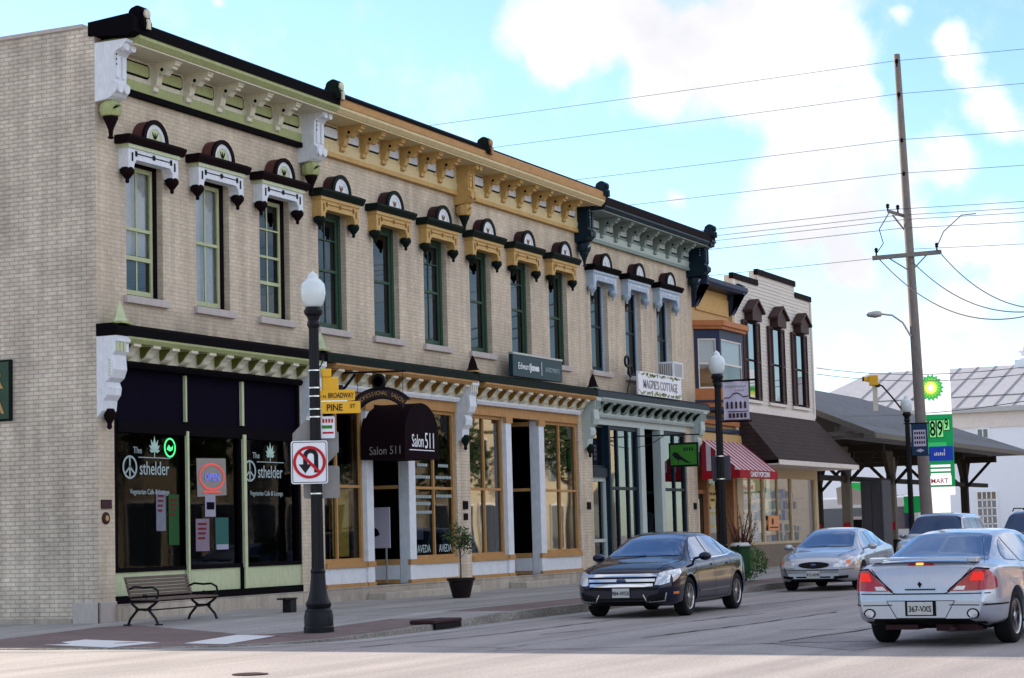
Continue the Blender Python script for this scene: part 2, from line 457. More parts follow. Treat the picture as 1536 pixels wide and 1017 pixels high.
mat('wire', (.09, .09, .10), .8, var=0, spec=0)
mat('banner_cloth', (.50, .46, .56), .7, var=.05); mat('banner_blue', (.012, .04, .09), .6); mat('post_cream', (.62, .58, .46), .6)
mat('bin_green', (.008, .045, .012), .5)
mat('leaf_bright', (.03, .11, .015), .6, var=.4, scale=12); mat('bark_red', (.09, .035, .03), .8)
mat('leaf_pale', (.42, .60, .52), .6); mat('sign_lilac', (.20, .15, .20), .6); mat('poster_teal', (.02, .10, .09), .6); mat('menu_green', (.012, .075, .02), .6); mat('notice_pale', (.30, .29, .36), .6)
mat('awning_maroon', (.009, .004, .006), .85, var=.2, spec=.05); mat('drape_yellow', (.75, .55, .08), .8, var=.3, scale=8); mat('sign_band', (.035, .022, .03), .5)
mat('paint_navy', (.003, .006, .022), rough=.12, metal=.1, var=.05, scale=6, coat=.35, spec=.25); mat('paint_navy_trim', (.004, .005, .012), .3, var=0, coat=1)
mat_paint('paint_silver', (.40, .42, .47), .65, .30); mat_paint('paint_silver2', (.42, .45, .52), .60, .30)
mat_paint('paint_suv', (.30, .34, .40), .6, .3); mat_paint('paint_dark', (.012, .016, .03), .4, .2)
mat('suv_glass', (.025, .045, .10), .06, metal=.75, var=0, coat=0, spec=.2)
mat('lamp_amber_lit', (1, .35, .1), .3, var=0, emit=(1, .30, .05), es=1.0)

# ------------------------------------------------------------------ mesh helper
class MB:
    def __init__(s):
        s.v = []; s.f = []; s.m = []
    def add(s, vs, fs, m=0):
        o = len(s.v)
        s.v += [tuple(p) for p in vs]
        s.f += [tuple(i+o for i in f) for f in fs]
        s.m += [m]*len(fs)
        return s
    def box(s, x0, x1, y0, y1, z0, z1, m=0):
        if x0 > x1: x0, x1 = x1, x0
        if y0 > y1: y0, y1 = y1, y0
        if z0 > z1: z0, z1 = z1, z0
        v = [(x0, y0, z0), (x1, y0, z0), (x1, y1, z0), (x0, y1, z0), (x0, y0, z1), (x1, y0, z1), (x1, y1, z1), (x0, y1, z1)]
        return s.add(v, [(0, 3, 2, 1), (4, 5, 6, 7), (0, 1, 5, 4), (1, 2, 6, 5), (2, 3, 7, 6), (3, 0, 4, 7)], m)
    def prism(s, poly, axis, a, b, m=0):
        "poly: (u,v) pairs; axis x -> (y,z), y -> (x,z), z -> (x,y)"
        n = len(poly)
        def P(u, v, t):
            return {'x': (t, u, v), 'y': (u, t, v), 'z': (u, v, t)}[axis]
        vs = [P(u, v, a) for u, v in poly] + [P(u, v, b) for u, v in poly]
        ar = sum(poly[i][0]*poly[(i+1) % n][1]-poly[(i+1) % n][0]*poly[i][1] for i in range(n))
        flip = (ar > 0) == (b > a)
        if axis == 'y': flip = not flip
        fs = [tuple(range(n)), tuple(range(2*n-1, n-1, -1))] + [(i, i+n, (i+1) % n+n, (i+1) % n) for i in range(n)]
        if not flip: fs = [tuple(reversed(f)) for f in fs]
        else: fs = fs
        # orientation: make the first cap face away from the second
        return s.add(vs, [tuple(reversed(f)) for f in fs], m)
    def cyl(s, p0, p1, r0, r1=None, n=12, m=0, caps=True):
        r1 = r0 if r1 is None else r1
        p0 = Vector(p0); p1 = Vector(p1)
        d = (p1-p0).normalized()
        a = d.orthogonal().normalized(); b = d.cross(a)
        vs = []
        for p, r in ((p0, r0), (p1, r1)):
            for i in range(n):
                t = 2*pi*i/n
                vs.append(p+a*(r*cos(t))+b*(r*sin(t)))
        fs = [(i, (i+1) % n, (i+1) % n+n, i+n) for i in range(n)]
        if caps: fs += [tuple(range(n-1, -1, -1)), tuple(range(n, 2*n))]
        return s.add(vs, fs, m)
    def tube(s, pts, r, n=8, m=0):
        pts = [Vector(p) for p in pts]
        rs = r if isinstance(r, (list, tuple)) else [r]*len(pts)
        vs = []; fs = []
        a = None
        for i, p in enumerate(pts):
            d = (pts[min(i+1, len(pts)-1)]-pts[max(i-1, 0)]).normalized()
            if a is None: a = d.orthogonal().normalized()
            else:
                a = (a-d*a.dot(d)).normalized()
            b = d.cross(a)
            for k in range(n):
                t = 2*pi*k/n
                vs.append(p+a*(rs[i]*cos(t))+b*(rs[i]*sin(t)))
        for i in range(len(pts)-1):
            for k in range(n):
                fs.append((i*n+k, i*n+(k+1) % n, (i+1)*n+(k+1) % n, (i+1)*n+k))
        fs.append(tuple(range(n-1, -1, -1)))
        fs.append(tuple(range((len(pts)-1)*n, len(pts)*n)))
        return s.add(vs, fs, m)
    def lathe(s, prof, c=(0, 0, 0), n=20, m=0, axis='z'):
        vs = []; fs = []
        for r, z in prof:
            for i in range(n):
                t = 2*pi*i/n
                if axis == 'z': q = (c[0]+r*cos(t), c[1]+r*sin(t), c[2]+z)
                elif axis == 'y': q = (c[0]+r*cos(t), c[1]+z, c[2]-r*sin(t))
                else: q = (c[0]+z, c[1]+r*cos(t), c[2]+r*sin(t))
                vs.append(q)
        for j in range(len(prof)-1):
            for i in range(n):
                fs.append((j*n+i, j*n+(i+1) % n, (j+1)*n+(i+1) % n, (j+1)*n+i))
        if prof[0][0] > 1e-4: fs.append(tuple(range(n-1, -1, -1)))
        if prof[-1][0] > 1e-4: fs.append(tuple(range((len(prof)-1)*n, len(prof)*n)))
        return s.add(vs, fs, m)
    def quad(s, a, b, c, d, m=0):
        return s.add([a, b, c, d], [(0, 1, 2, 3)], m)
    def xf(s, M):
        s.v = [tuple(M @ Vector(p)) for p in s.v]
        return s
    def build(s, name, mats, parent=None, smooth=None, origin=None, bevel=0):
        me = bpy.data.meshes.new(name)
        o = Vector(origin) if origin else (parent.get('_o') and Vector(parent['_o']) if parent else None)
        if o is None: o = Vector((0, 0, 0))
        me.from_pydata([tuple(Vector(p)-o) for p in s.v], [], s.f)
        if isinstance(mats, str): mats = [mats]
        for k in mats: me.materials.append(MATS[k])
        for p, k in zip(me.polygons, s.m): p.material_index = min(k, len(mats)-1)
        if smooth:
            me.shade_smooth()
            me.set_sharp_from_angle(angle=R(smooth))
        me.update()
        ob = bpy.data.objects.new(name, me)
        COL.objects.link(ob)
        if parent:
            ob.parent = parent
            if parent.type != 'EMPTY':
                pass
        else:
            ob.location = o
        if bevel:
            b = ob.modifiers.new('bevel', 'BEVEL'); b.width = bevel; b.segments = 1; b.limit_method = 'ANGLE'
        ob['_o'] = list(o)
        return ob

def tag(o, label=None, cat=None, group=None, kind=None):
    if label: o['label'] = label
    if cat: o['category'] = cat
    if group: o['group'] = group
    if kind: o['kind'] = kind
    return o

def thing(name, loc, label, cat, group=None, rz=0):
    o = bpy.data.objects.new(name, None)
    o.empty_display_size = .2
    o.location = loc
    o.rotation_euler = (0, 0, rz)
    COL.objects.link(o)
    o['_o'] = [float(c) for c in loc]
    return tag(o, label, cat, group)

def local_thing(name, loc, rz, label, cat, group=None):
    "a thing whose parts are modelled round the origin"
    o = thing(name, loc, label, cat, group, rz)
    o['_o'] = [0.0, 0.0, 0.0]
    return o

def kids(o): return [c for c in bpy.data.objects if c.parent == o]
def copy_tree(o, loc=None, rz=None, parent=None, label=None):
    c = o.copy()
    COL.objects.link(c)
    if parent: c.parent = parent
    if loc is not None: c.location = loc
    if rz is not None: c.rotation_euler = (0, 0, rz)
    if label: c['label'] = label
    for k in kids(o): copy_tree(k, parent=c)
    return c

_tc = {}
def text_mb(s, size, depth=.006, bold=0):
    "flat lettering as mesh data in the XZ plane, facing -y, baseline at z=0, centred on x"
    cu = bpy.data.curves.new('t', 'FONT')
    cu.body = s; cu.size = size; cu.extrude = depth/2; cu.offset = bold; cu.align_x = 'CENTER'
    cu.resolution_u = 3
    ob = bpy.data.objects.new('t', cu)
    COL.objects.link(ob)
    dg = bpy.context.evaluated_depsgraph_get()
    me = bpy.data.meshes.new_from_object(ob.evaluated_get(dg))
    mb = MB()
    mb.add([(v.co.x, -v.co.z-depth/2, v.co.y) for v in me.vertices], [tuple(p.vertices) for p in me.polygons])
    bpy.data.objects.remove(ob); bpy.data.curves.remove(cu); bpy.data.meshes.remove(me)
    return mb
def text(name, s, size, m, parent, loc, rz=0, sx=1, sz=1, bold=0, shear=0, depth=.006, local=False):
    mb = text_mb(s, size, depth, bold)
    M = Matrix.Translation(Vector(loc)) @ Matrix.Rotation(rz, 4, 'Z') @ Matrix(((sx, 0, shear, 0), (0, 1, 0, 0), (0, 0, sz, 0), (0, 0, 0, 1)))
    mb.xf(M)
    return mb.build(name, m, parent)
mat_ground('road_old', (.29, .25, .245), (.22, .19, .19), 6, spots=.35)

def walk_z(x):
    return max(0.012, min(.15, .15*(x+5.7)/7.7))

KERB = [(-5.9, 40), (-5.9, 0), (-5.85, -3.5), (-5.7, -5.0), (-5.3, -6.0), (-4.6, -6.75), (-3.8, -7.1), (-2.5, -7.2),
        (0, -7.1), (3, -7.0), (10, -6.95), (20, -6.9), (35, -6.9), (50, -6.9), (80, -6.9)]

def ground():
    m = MB(); E = 900
    m.quad((-E, -E, -.004), (E, -E, -.004), (E, E, -.004), (-E, E, -.004))
    tag(m.build('ground', 'road'), kind='structure')
    # road sheet with slight mesh
    m = MB()
    m.quad((-120, -60, 0), (160, -60, 0), (160, 80, 0), (-120, 80, 0))
    tag(m.build('road', 'road'), kind='structure')
    # sidewalk: strips in x so that its height can follow walk_z
    m = MB()
    xs = [-5.75, -5.6, -5.2, -4.6, -3.8, -2.5, -1, 0, 1, 2, 4, 10, 20, 35, 45, 60, 80]
    def yk(x):
        best = None
        for (a, b), (c, d) in zip(KERB[2:], KERB[3:]):
            if a <= x <= c and c > a:
                t = (x-a)/(c-a)
                return b+(d-b)*t
        return -4
    for a, b in zip(xs, xs[1:]):
        ya, yb = yk(a)+.14, yk(b)+.14
        top = 40 if b <= .2 else .5
        m.quad((a, ya, walk_z(a)), (b, yb, walk_z(b)), (b, top, walk_z(b)), (a, top, walk_z(a)))
    tag(m.build('sidewalk', 'walk'), kind='structure')
    # brick band behind the kerb, following it round the corner
    def offset(path, d):
        out = []
        for i, p in enumerate(path):
            a = Vector(path[max(i-1, 0)]); b = Vector(path[min(i+1, len(path)-1)])
            t = (b-a).normalized()
            n = Vector((-t.y, t.x))     # left of travel (towards the buildings)
            out.append((p[0]+n.x*d, p[1]+n.y*d))
        return out
    m = MB()
    inn = offset(KERB, .20); out = offset(KERB, 1.55)
    out2 = []
    for i, p in enumerate(out):
        if 2 <= i <= 7:
            w = [0, 0, 1.9, 2.6, 2.9, 2.7, 2.3, 1.7][i]
            q = offset(KERB, w)[i]
            out2.append(q)
        else: out2.append(p)
    for i in range(len(KERB)-1):
        a, b, c, d = inn[i], inn[i+1], out2[i+1], out2[i]
        m.quad(*[(p[0], p[1], walk_z(p[0])+.004) for p in (a, b, c, d)])
    P_ = [(-4.35, -.9), (-1.1, -.8), (-.7, -1.3), (-2.5, -4.2), (-3.8, -5.9), (-5.0, -5.6), (-5.35, -3)]
    m.add([(x, y, walk_z(x)+.006) for x, y in P_], [tuple(range(len(P_)))])
    tag(m.build('brick_paving', 'pavers'), kind='structure')
    # kerb
    m = MB()
    i2 = offset(KERB, .16)
    for i in range(len(KERB)-1):
        a, b = KERB[i], KERB[i+1]; c, d = i2[i+1], i2[i]
        za, zb = walk_z(a[0])+.008, walk_z(b[0])+.008
        m.quad((a[0], a[1], za), (b[0], b[1], zb), (c[0], c[1], walk_z(c[0])+.008), (d[0], d[1], walk_z(d[0])+.008))
        m.quad((a[0], a[1], -.002), (b[0], b[1], -.002), (b[0], b[1], zb), (a[0], a[1], za))
    tag(m.build('kerb', 'kerb_stone'), kind='structure')
    # gutter pan, a slightly different concrete
    m = MB()
    g = offset(KERB, -.55)
    for i in range(len(KERB)-1):
        m.quad((KERB[i][0], KERB[i][1], .004), (g[i][0], g[i][1], .004), (g[i+1][0], g[i+1][1], .004), (KERB[i+1][0], KERB[i+1][1], .004))
    tag(m.build('gutter', 'walk'), kind='structure')
    # pale bars of the crossing
    m = MB()
    for q in (((-4.9, -2.55), (-3.95, -2.65), (-4.55, -4.45), (-5.65, -4.35)), ((-4.75, -5.0), (-3.1, -4.85), (-3.35, -5.7), (-4.95, -5.85))):
        m.quad(*[(x, y, walk_z(x)+.010) for x, y in q])
    tag(m.build('crosswalk_marking', 'mark_white'), kind='structure')
    # sidewalk joints
    m = MB()
    for x in [1.5, 4.5, 7.5, 10.5, 13.5, 16.5, 19.5, 22.5, 25.5, 28.5, 31.5]:
        z = walk_z(x)+.003
        m.quad((x-.012, -5.45, z), (x+.012, -5.45, z), (x+.012, 0, z), (x-.012, 0, z))
    for y in (-1.8, -3.6):
        m.quad((2, y-.012, .1535), (40, y-.012, .1535), (40, y+.012, .1535), (2, y+.012, .1535))
    tag(m.build('sidewalk_joints', 'tar'), kind='structure')
    # cracks and tar seams in the road
    m = MB()
    def crack(pts, w):
        rnd = random.Random(int(pts[0][0]*100))
        fine = []
        for (a, b) in zip(pts, pts[1:]):
            n = max(2, int(Vector((b[0]-a[0], b[1]-a[1])).length/.35))
            for k in range(n):
                t = k/n
                fine.append((a[0]+(b[0]-a[0])*t+rnd.uniform(-.03, .03), a[1]+(b[1]-a[1])*t+rnd.uniform(-.03, .03)))
        fine.append(pts[-1])
        for i in range(len(fine)-1):
            a, b = Vector(fine[i]), Vector(fine[i+1])
            t = (b-a).normalized(); n = Vector((-t.y, t.x))
            w0 = w*rnd.uniform(.35, 1)
            p = [a-n*w0, b-n*w0, b+n*w0, a+n*w0]
            m.quad(*[(q.x, q.y, .008) for q in p])
    crack([(-4.4, -13.9), (-1.4, -14.25), (3, -14.4), (20, -14.3), (60, -14.3)], .03)
    crack([(1.5, -10.6), (4.2, -10.9)], .025)
    crack([(-2.4, -9.6), (-.9, -9.9)], .03)
    crack([(-5.4, -8.3), (-2.5, -8.8), (2, -8.95), (12, -9.9)], .03)
    crack([(-3.4, -11.6), (0, -11.9), (4.5, -12.1)], .03)
    crack([(-6.3, -10.6), (-4.9, -13.6), (-3.4, -17.6)], .035)
    crack([(-1.5, -13), (-.8, -15.5), (.6, -19)], .03)
    crack([(-8.5, -20), (-6.5, -13.6), (-5.2, -9.0)], .015)
    for x in (5, 12, 19, 26, 33):
        crack([(x, -7.6), (x+.1, -20)], .012)
    for y in (-10.6, ):
        crack([(-6, y), (60, y)], .012)
    tag(m.build('road_cracks', 'tar'), kind='structure')
    # rough patch of old brick paving showing in the road
    m = MB()
    m.quad((-6.2, -15.4, .004), (-4.6, -13.7, .004), (-2.6, -13.95, .004), (-4.2, -15.9, .004))
    tag(m.build('road_patch', 'road_old'), kind='structure')
ground()

def manhole(x, y, r, label):
    m = MB(); m.lathe([(r, .004), (r, .012), (r*.9, .013), (r*.88, .009), (0, .009)], n=28)
    m.xf(Matrix.Translation((x, y, 0)))
    tag(m.build('manhole_cover', 'rust', smooth=30, origin=(x, y, 0)), label, 'manhole cover', None)
manhole(-10.4, -9.7, .2, 'small round iron cover lying in the sunlit road')
def drain():
    t = thing('storm_drain', (-.55, -7.05, .13), 'dark brown cast iron storm drain inlet set into the kerb', 'storm drain')
    m = MB()
    m.box(-1.05, -.05, -7.19, -6.75, .10, .165)
    m.build('drain_hood', 'rust', t, bevel=.015)
    m = MB(); m.box(-1.0, -.1, -7.20, -7.16, .02, .10); m.build('drain_opening', 'seam', t)
drain()
# ================================================================== the brick block
def wall_face(mb, x0, x1, z0, z1, holes, y=0, depth=.28, m=0):
    "front wall in the plane y with rectangular openings (hx0,hx1,hz0,hz1) and their reveals"
    xs = sorted(set([x0, x1]+[h[0] for h in holes]+[h[1] for h in holes]))
    zs = sorted(set([z0, z1]+[h[2] for h in holes]+[h[3] for h in holes]))
    for a, b in zip(xs, xs[1:]):
        for c, d in zip(zs, zs[1:]):
            cx, cz = (a+b)/2, (c+d)/2
            if any(h[0] < cx < h[1] and h[2] < cz < h[3] for h in holes): continue
            mb.quad((a, y, c), (b, y, c), (b, y, d), (a, y, d), m)
    for h in holes:
        a, b, c, d = h
        mb.quad((a, y, c), (a, y, d), (a, y+depth, d), (a, y+depth, c), m)
        mb.quad((b, y, c), (b, y+depth, c), (b, y+depth, d), (b, y, d), m)
        mb.quad((a, y, d), (b, y, d), (b, y+depth, d), (a, y+depth, d), m)
        mb.quad((a, y, c), (a, y+depth, c), (b, y+depth, c), (b, y, c), m)

def upper_window(par, xc, w, z0, z1, fr, sash, rails, curtain=None, muntin=True, glass='glass_dark', lbl=None):
    a, b = xc-w/2, xc+w/2
    m = MB()
    # outer frame
    for u, v in ((a, a+.09), (b-.09, b)): m.box(u, v, .13, .27, z0, z1)
    m.box(a+.09, b-.09, .13, .27, z1-.12, z1)
    m.box(a+.09, b-.09, .12, .27, z0, z0+.05)
    win = m.build('window', fr, par)
    if lbl: win['label'] = lbl
    m = MB()
    a2, b2 = a+.09, b-.09
    zm = z0+(z1-z0)*.5
    for u, v in ((a2, a2+.07), (b2-.07, b2)): m.box(u, v, .17, .22, z0+.05, z1-.12)
    m.box(a2+.07, b2-.07, .17, .22, z1-.2, z1-.12)
    m.box(a2+.07, b2-.07, .17, .22, z0+.05, z0+.15)
    for r, t in rails: m.box(a2+.07, b2-.07, .165, .22, z0+(z1-z0)*r-t/2, z0+(z1-z0)*r+t/2)
    if muntin: m.box(xc-.018, xc+.018, .185, .21, z0+.15, z1-.2)
    m.build('sash', sash, win)
    m = MB(); m.quad((a2+.05, .20, z0+.1), (b2-.05, .20, z0+.1), (b2-.05, .20, z1-.15), (a2+.05, .20, z1-.15))
    m.build('glass', glass, win)
    if curtain:
        m = MB(); n = 22; zc = z0+(z1-z0)*curtain[1]
        pts = [(a2+(b2-a2)*i/n, .27+.012*sin(i*1.9)) for i in range(n+1)]
        for (p, q) in zip(pts, pts[1:]): m.quad((p[0], p[1], zc), (q[0], q[1], zc), (q[0], q[1], z1-.1), (p[0], p[1], z1-.1))
        m.build('curtain', curtain[0], win, smooth=60)
    # stone sill
    m = MB(); m.box(a-.1, b+.1, -.09, .13, z0-.14, z0)
    m.build('sill', 'siding_trim' if False else 'sill_stone', win, bevel=.01)
    return win

def hood(par, xc, z, body, ledge, arch_out, arch_rim, tymp, corbel, w=1.86, inner=None, lines='seam'):
    "bracketed lintel with a half-round crest, z = top of its ledge"
    hw = w/2
    m = MB()
    # stepped ledge flaring outwards
    m.prism([(-.0, z-.02), (-.34, z-.02), (-.34, z-.06), (-.27, z-.17), (0, z-.17)], 'x', xc-hw, xc+hw)
    m.box(xc-hw+.05, xc+hw-.05, -.30, 0, z-.02, z)
    h = m.build('window_hood', ledge, par)
    # body
    bw = hw-.13
    m = MB()
    m.box(xc-bw-.03, xc+bw+.03, -.25, 0, z-.24, z-.17)                     # pale moulding
    m.build('moulding', arch_out if inner is None else inner, h)
    m = MB()
    m.prism([(xc-bw, z-.24), (xc-bw, z-.62), (xc-bw+.17, z-.62), (xc-bw+.19, z-.53), (xc-bw+.26, z-.44), (xc+bw-.26, z-.44),
             (xc+bw-.19, z-.53), (xc+bw-.17, z-.62), (xc+bw, z-.62), (xc+bw, z-.24)], 'y', -.22, 0)
    bd = m.build('lintel', body, h)
    m = MB()
    m.box(xc-bw+.22, xc+bw-.22, -.232, -.22, z-.335, z-.318)
    for s in (-1, 1):
        m.box(xc+s*(bw-.24)-.03, xc+s*(bw-.24)+.03, -.232, -.22, z-.38, z-.28)
        m.box(xc+s*(bw-.12)-.02, xc+s*(bw-.12)+.02, -.232, -.22, z-.48, z-.32)
    m.lathe([(.05, 0), (.05, .012), (0, .012)], (xc, -.235, z-.325), n=10, axis='y')
    m.build('incised_line', lines, h)
    for s in (-1, 1):
        cx = xc+s*(bw-.085)
        m = MB()
        m.lathe([(.015, -.27), (.04, -.25), (.035, -.20), (.06, -.17), (.09, -.13), (.125, -.09), (.135, -.05), (.135, -.02), (.11, .02), (.08, .02)], (cx, -.13, z-.62), n=8)
        m.build('corbel', corbel, h, smooth=50)
    # crest
    rad = .385
    m = MB(); n = 16
    def arc(r, k=n): return [(xc+r*cos(pi*i/k), z-.01+r*sin(pi*i/k)) for i in range(k+1)]
    m.prism(arc(rad), 'y', -.22, 0)
    m.build('crest_barrel', arch_out, h, smooth=40)
    m = MB()
    o, i_ = arc(rad+.015), arc(rad-.07)
    ring = o+i_[::-1]
    for k in range(n):
        m.prism([o[k], o[k+1], i_[k+1], i_[k]], 'y', -.29, -.238)
    m.build('crest_rim', arch_rim, h, smooth=40)
    m = MB()
    o, i_ = arc(rad-.07), arc(rad-.15)
    for k in range(n): m.prism([o[k], o[k+1], i_[k+1], i_[k]], 'y', -.262, -.238)
    m.build('crest_moulding', 'white_paint', h, smooth=40)
    m = MB(); m.prism(arc(rad-.15), 'y', -.25, -.238); m.build('tympanum', tymp, h)
    m = MB()
    for dx, a in ((0, 0), (-.06, .6), (.06, -.6)):
        m.tube([(xc+dx*.3, -.256, z+.03), (xc+dx, -.256, z+.10), (xc+dx*1.3, -.256, z+.16)], [.012, .014, .003], 6)
    m.build('leaf_ornament', lines, h)
    return h

def scroll_profile(y_top, y_bot, z1, z0, n=14):
    "outline (y,z) of a scrolled bracket standing out from the wall"
    pts = [(0, z1), (-y_top, z1), (-y_top, z1-.06*(z1-z0)/.6)]
    H = z1-z0
    for i in range(n+1):
        t = i/n
        z = z1-.1*H-t*.85*H
        y = y_bot+(y_top*.92-y_bot)*(1-t)**1.6+.05*sin(t*pi*2.2)*H
        pts.append((-max(y, .04), z))
    pts += [(0, z0)]
    return pts

def roof_cornice(par, x0, x1, nb, cols, dark_base=True, side_return=False, base_z=9.78):
    """cols: crown, fascia(moulding under crown), soffit, frieze, panel, panel_rim, bracket, band, baseline"""
    z = base_z
    root = None
    m = MB()
    yo = -.88
    # sloped crown
    m.prism([(0, z+1.14), (yo+.14, z+1.14), (yo, z+1.06), (yo, z+.86), (0, z+.86)], 'x', x0, x1)
    root = m.build('roof_cornice', cols[0], par)
    m = MB()
    m.prism([(0, z+.86), (yo+.02, z+.86), (yo+.02, z+.80), (yo+.10, z+.72), (0, z+.72)], 'x', x0, x1)
    m.build('fascia_moulding', cols[1], root)
    m = MB(); m.box(x0, x1, -.76, 0, z+.69, z+.72); m.build('soffit', cols[2], root)
    m = MB(); m.box(x0, x1, -.10, 0, z+.27, z+.69); m.build('frieze', cols[3], root)
    m = MB(); m.prism([(0, z+.27), (-.12, z+.27), (-.12, z+.24), (-.095, z+.08), (0, z+.08)], 'x', x0, x1); m.build('architrave', cols[7], root)
    m = MB(); m.box(x0, x1, -.13, 0, z-.02, z+.08); m.build('base_moulding', cols[8], root)
    xa, xb = x0+.48, x1-.2
    pitch = (xb-xa)/nb
    for i in range(nb):
        xc = xa+pitch*(i+.42)
        # panel between the brackets
        pw = (pitch-.30)/2
        def octo(w, h, c): return [(xc-w, z+.50-h+c), (xc-w, z+.50+h-c), (xc-w+c, z+.50+h), (xc+w-c, z+.50+h), (xc+w, z+.50+h-c), (xc+w, z+.50-h+c), (xc+w-c, z+.50-h), (xc-w+c, z+.50-h)]
        m = MB(); m.prism(octo(pw, .135, .055), 'y', -.125, -.10); m.build('panel_rim', cols[5], root)
        m = MB(); m.prism(octo(pw-.032, .103, .04), 'y', -.135, -.10); m.build('panel', cols[4], root)
        # bracket
        bx = xa+pitch*(i+.92)
        if i == nb-1: continue
        prof = [(-.10, z+.69), (-.66, z+.69), (-.66, z+.61), (-.60, z+.585), (-.60, z+.55), (-.50, z+.53), (-.42, z+.45), (-.36, z+.44), (-.33, z+.50), (-.27, z+.47), (-.25, z+.36),
                (-.22, z+.28), (-.17, z+.24), (-.17, z+.17), (-.10, z+.14)]
        m = MB(); m.prism(prof, 'x', bx-.085, bx+.085)
        m.box(bx-.11, bx+.11, -.68, -.10, z+.655, z+.69)
        b = m.build('bracket', cols[6], root)
        m = MB()
        for s in (-1, 1):
            m.lathe([(.035, 0), (.035, .012), (0, .012)], (bx+s*.082 if s > 0 else bx-.094, -.36, z+.55), n=10, axis='x')
        m.build('boss', cols[5], root)
    return root

def end_console(par, x, z_top, cols, w=.42, name='cornice_console', depth=.64, h=1.0, ret=False):
    """tall console with urn drop: cols body, urn, tip, line"""
    z1 = z_top; z0 = z_top-h
    m = MB()
    prof = [(0, z1), (-depth-.06, z1), (-depth-.06, z1-.05), (-depth, z1-.07), (-depth+.02, z1-.13), (-depth+.16, z1-.19), (-depth+.22, z1-.25), (-depth+.23, z0+.30),
            (-depth+.14, z0+.22), (-depth+.16, z0+.12), (-depth+.26, z0+.02), (-depth+.36, z0-.03), (0, z0-.06)]
    m.prism(prof, 'x', x-w/2, x+w/2)
    c = m.build(name, cols[0], par)
    m = MB()
    for s in (-.09, .09):
        m.box(x+s-.05, x+s+.05, -depth+.19, -depth+.235, z0+.35, z1-.27)
    m.build('carving', cols[0], c)
    for s in (-.1, .1):
        m = MB()
        m.lathe([(.075, -.06), (.075, .06)], (x+s, -depth+.05, z1-.12), n=12, axis='y')
        m.build('scroll', cols[0], c, smooth=40)
        m = MB()
        m.lathe([(.08, -.08), (.08, .06)], (x+s, -depth+.22, z0+.15), n=12, axis='y')
        m.build('scroll', cols[0], c, smooth=40)
    m = MB()
    m.lathe([(.10, 0), (.17, .03), (.205, .12), (.19, .24), (.13, .30)], (x, -.20, z0-.34), n=8)
    m.build('urn', cols[1], c, smooth=30)
    m = MB()
    m.lathe([(.0, -.24), (.06, -.22), (.035, -.17), (.05, -.06), (.10, .06), (.14, .14), (.14, .18)], (x, -.20, z0-.50), n=8)
    m.build('drop', cols[2], c, smooth=30)
    m = MB()
    for k in range(3):
        m.tube([(x-w/2+.02, -.396, z0-.22), (x-.06+k*.06, -.40, z0-.12)], [.012, .004], 5)
    for k in range(3):
        m.box(x-w/2-.004, x-w/2, -.50, -.475, z1-.28-k*.09, z1-.25-k*.09)
    m.build('incised_ornament', cols[3], c)
    return c

def roof_finial(par, x, z, cols, ret=0):
    z -= .12
    m = MB()
    k = 14
    side = [(-.52, z), (-.96, z), (-.97, z+.10), (-.93, z+.20)]+[(-.80+.13*cos(a), z+.30+.12*sin(a)) for a in [R(200-200*i/k) for i in range(k+1)]]+[(-.62, z+.20), (-.55, z+.10)]
    m.prism(side, 'x', x-.12, x+.12)
    m.prism([(p[0]*.97, z+(p[1]-z)*.93) for p in side], 'x', x-.16, x-.12); m.prism([(p[0]*.97, z+(p[1]-z)*.93) for p in side], 'x', x+.12, x+.16)
    f = m.build('roof_finial', cols[0], par)
    m = MB()
    m.lathe([(.085, 0), (.085, -.04), (.04, -.06), (0, -.06)], (x, -.925, z+.27), n=12, axis='y')
    m.box(x-.045, x+.045, -1.0, -.96, z-.02, z+.16)
    m.build('rosette', cols[1], f)
    return f

def shop_cornice(par, x0, x1, nb, cols, z0=4.83):
    """cols: crown, moulding, frieze, bracket, shade(back colour), lower band"""
    m = MB()
    m.prism([(0, z0+.60), (-.36, z0+.60), (-.46, z0+.53), (-.46, z0+.38), (0, z0+.38)], 'x', x0, x1)
    c = m.build('shop_cornice', cols[0], par)
    m = MB(); m.prism([(0, z0+.38), (-.45, z0+.38), (-.45, z0+.34), (-.39, z0+.27), (0, z0+.27)], 'x', x0+.38, x1-.02)
    m.build('cornice_moulding', cols[1], c)
    m = MB(); m.box(x0+.05, x1-.05, -.06, 0, z0-.02, z0+.27); m.build('cornice_frieze', cols[2], c)
    pitch = (x1-x0-.55)/nb
    for i in range(nb):
        bx = x0+.42+pitch*(i+.5)
        prof = [(-.06, z0+.27), (-.38, z0+.27), (-.38, z0+.22), (-.31, z0+.19), (-.24, z0+.13), (-.20, z0+.06), (-.14, z0+.02), (-.06, z0-.02)]
        m = MB(); m.prism(prof, 'x', bx-.115, bx+.115)
        b = m.build('cornice_bracket', cols[3], c)
        # dark sheet on its cheek: shade between the brackets put in as colour
        m = MB()
        m.prism([(-.08, z0+.255), (-.33, z0+.255), (-.31, z0+.215), (-.25, z0+.17), (-.21, z0+.12), (-.17, z0+.07), (-.10, z0+.03), (-.08, z0+.10)], 'x', bx-.121, bx-.115)
        m.build('bracket_shade', cols[4], b)
    m = MB(); m.prism([(0, z0-.02), (-.12, z0-.02), (-.16, z0-.07), (-.12, z0-.14), (0, z0-.14)], 'x', x0+.5, x1-.42)
    m.build('cornice_band', cols[5], c)
    return c

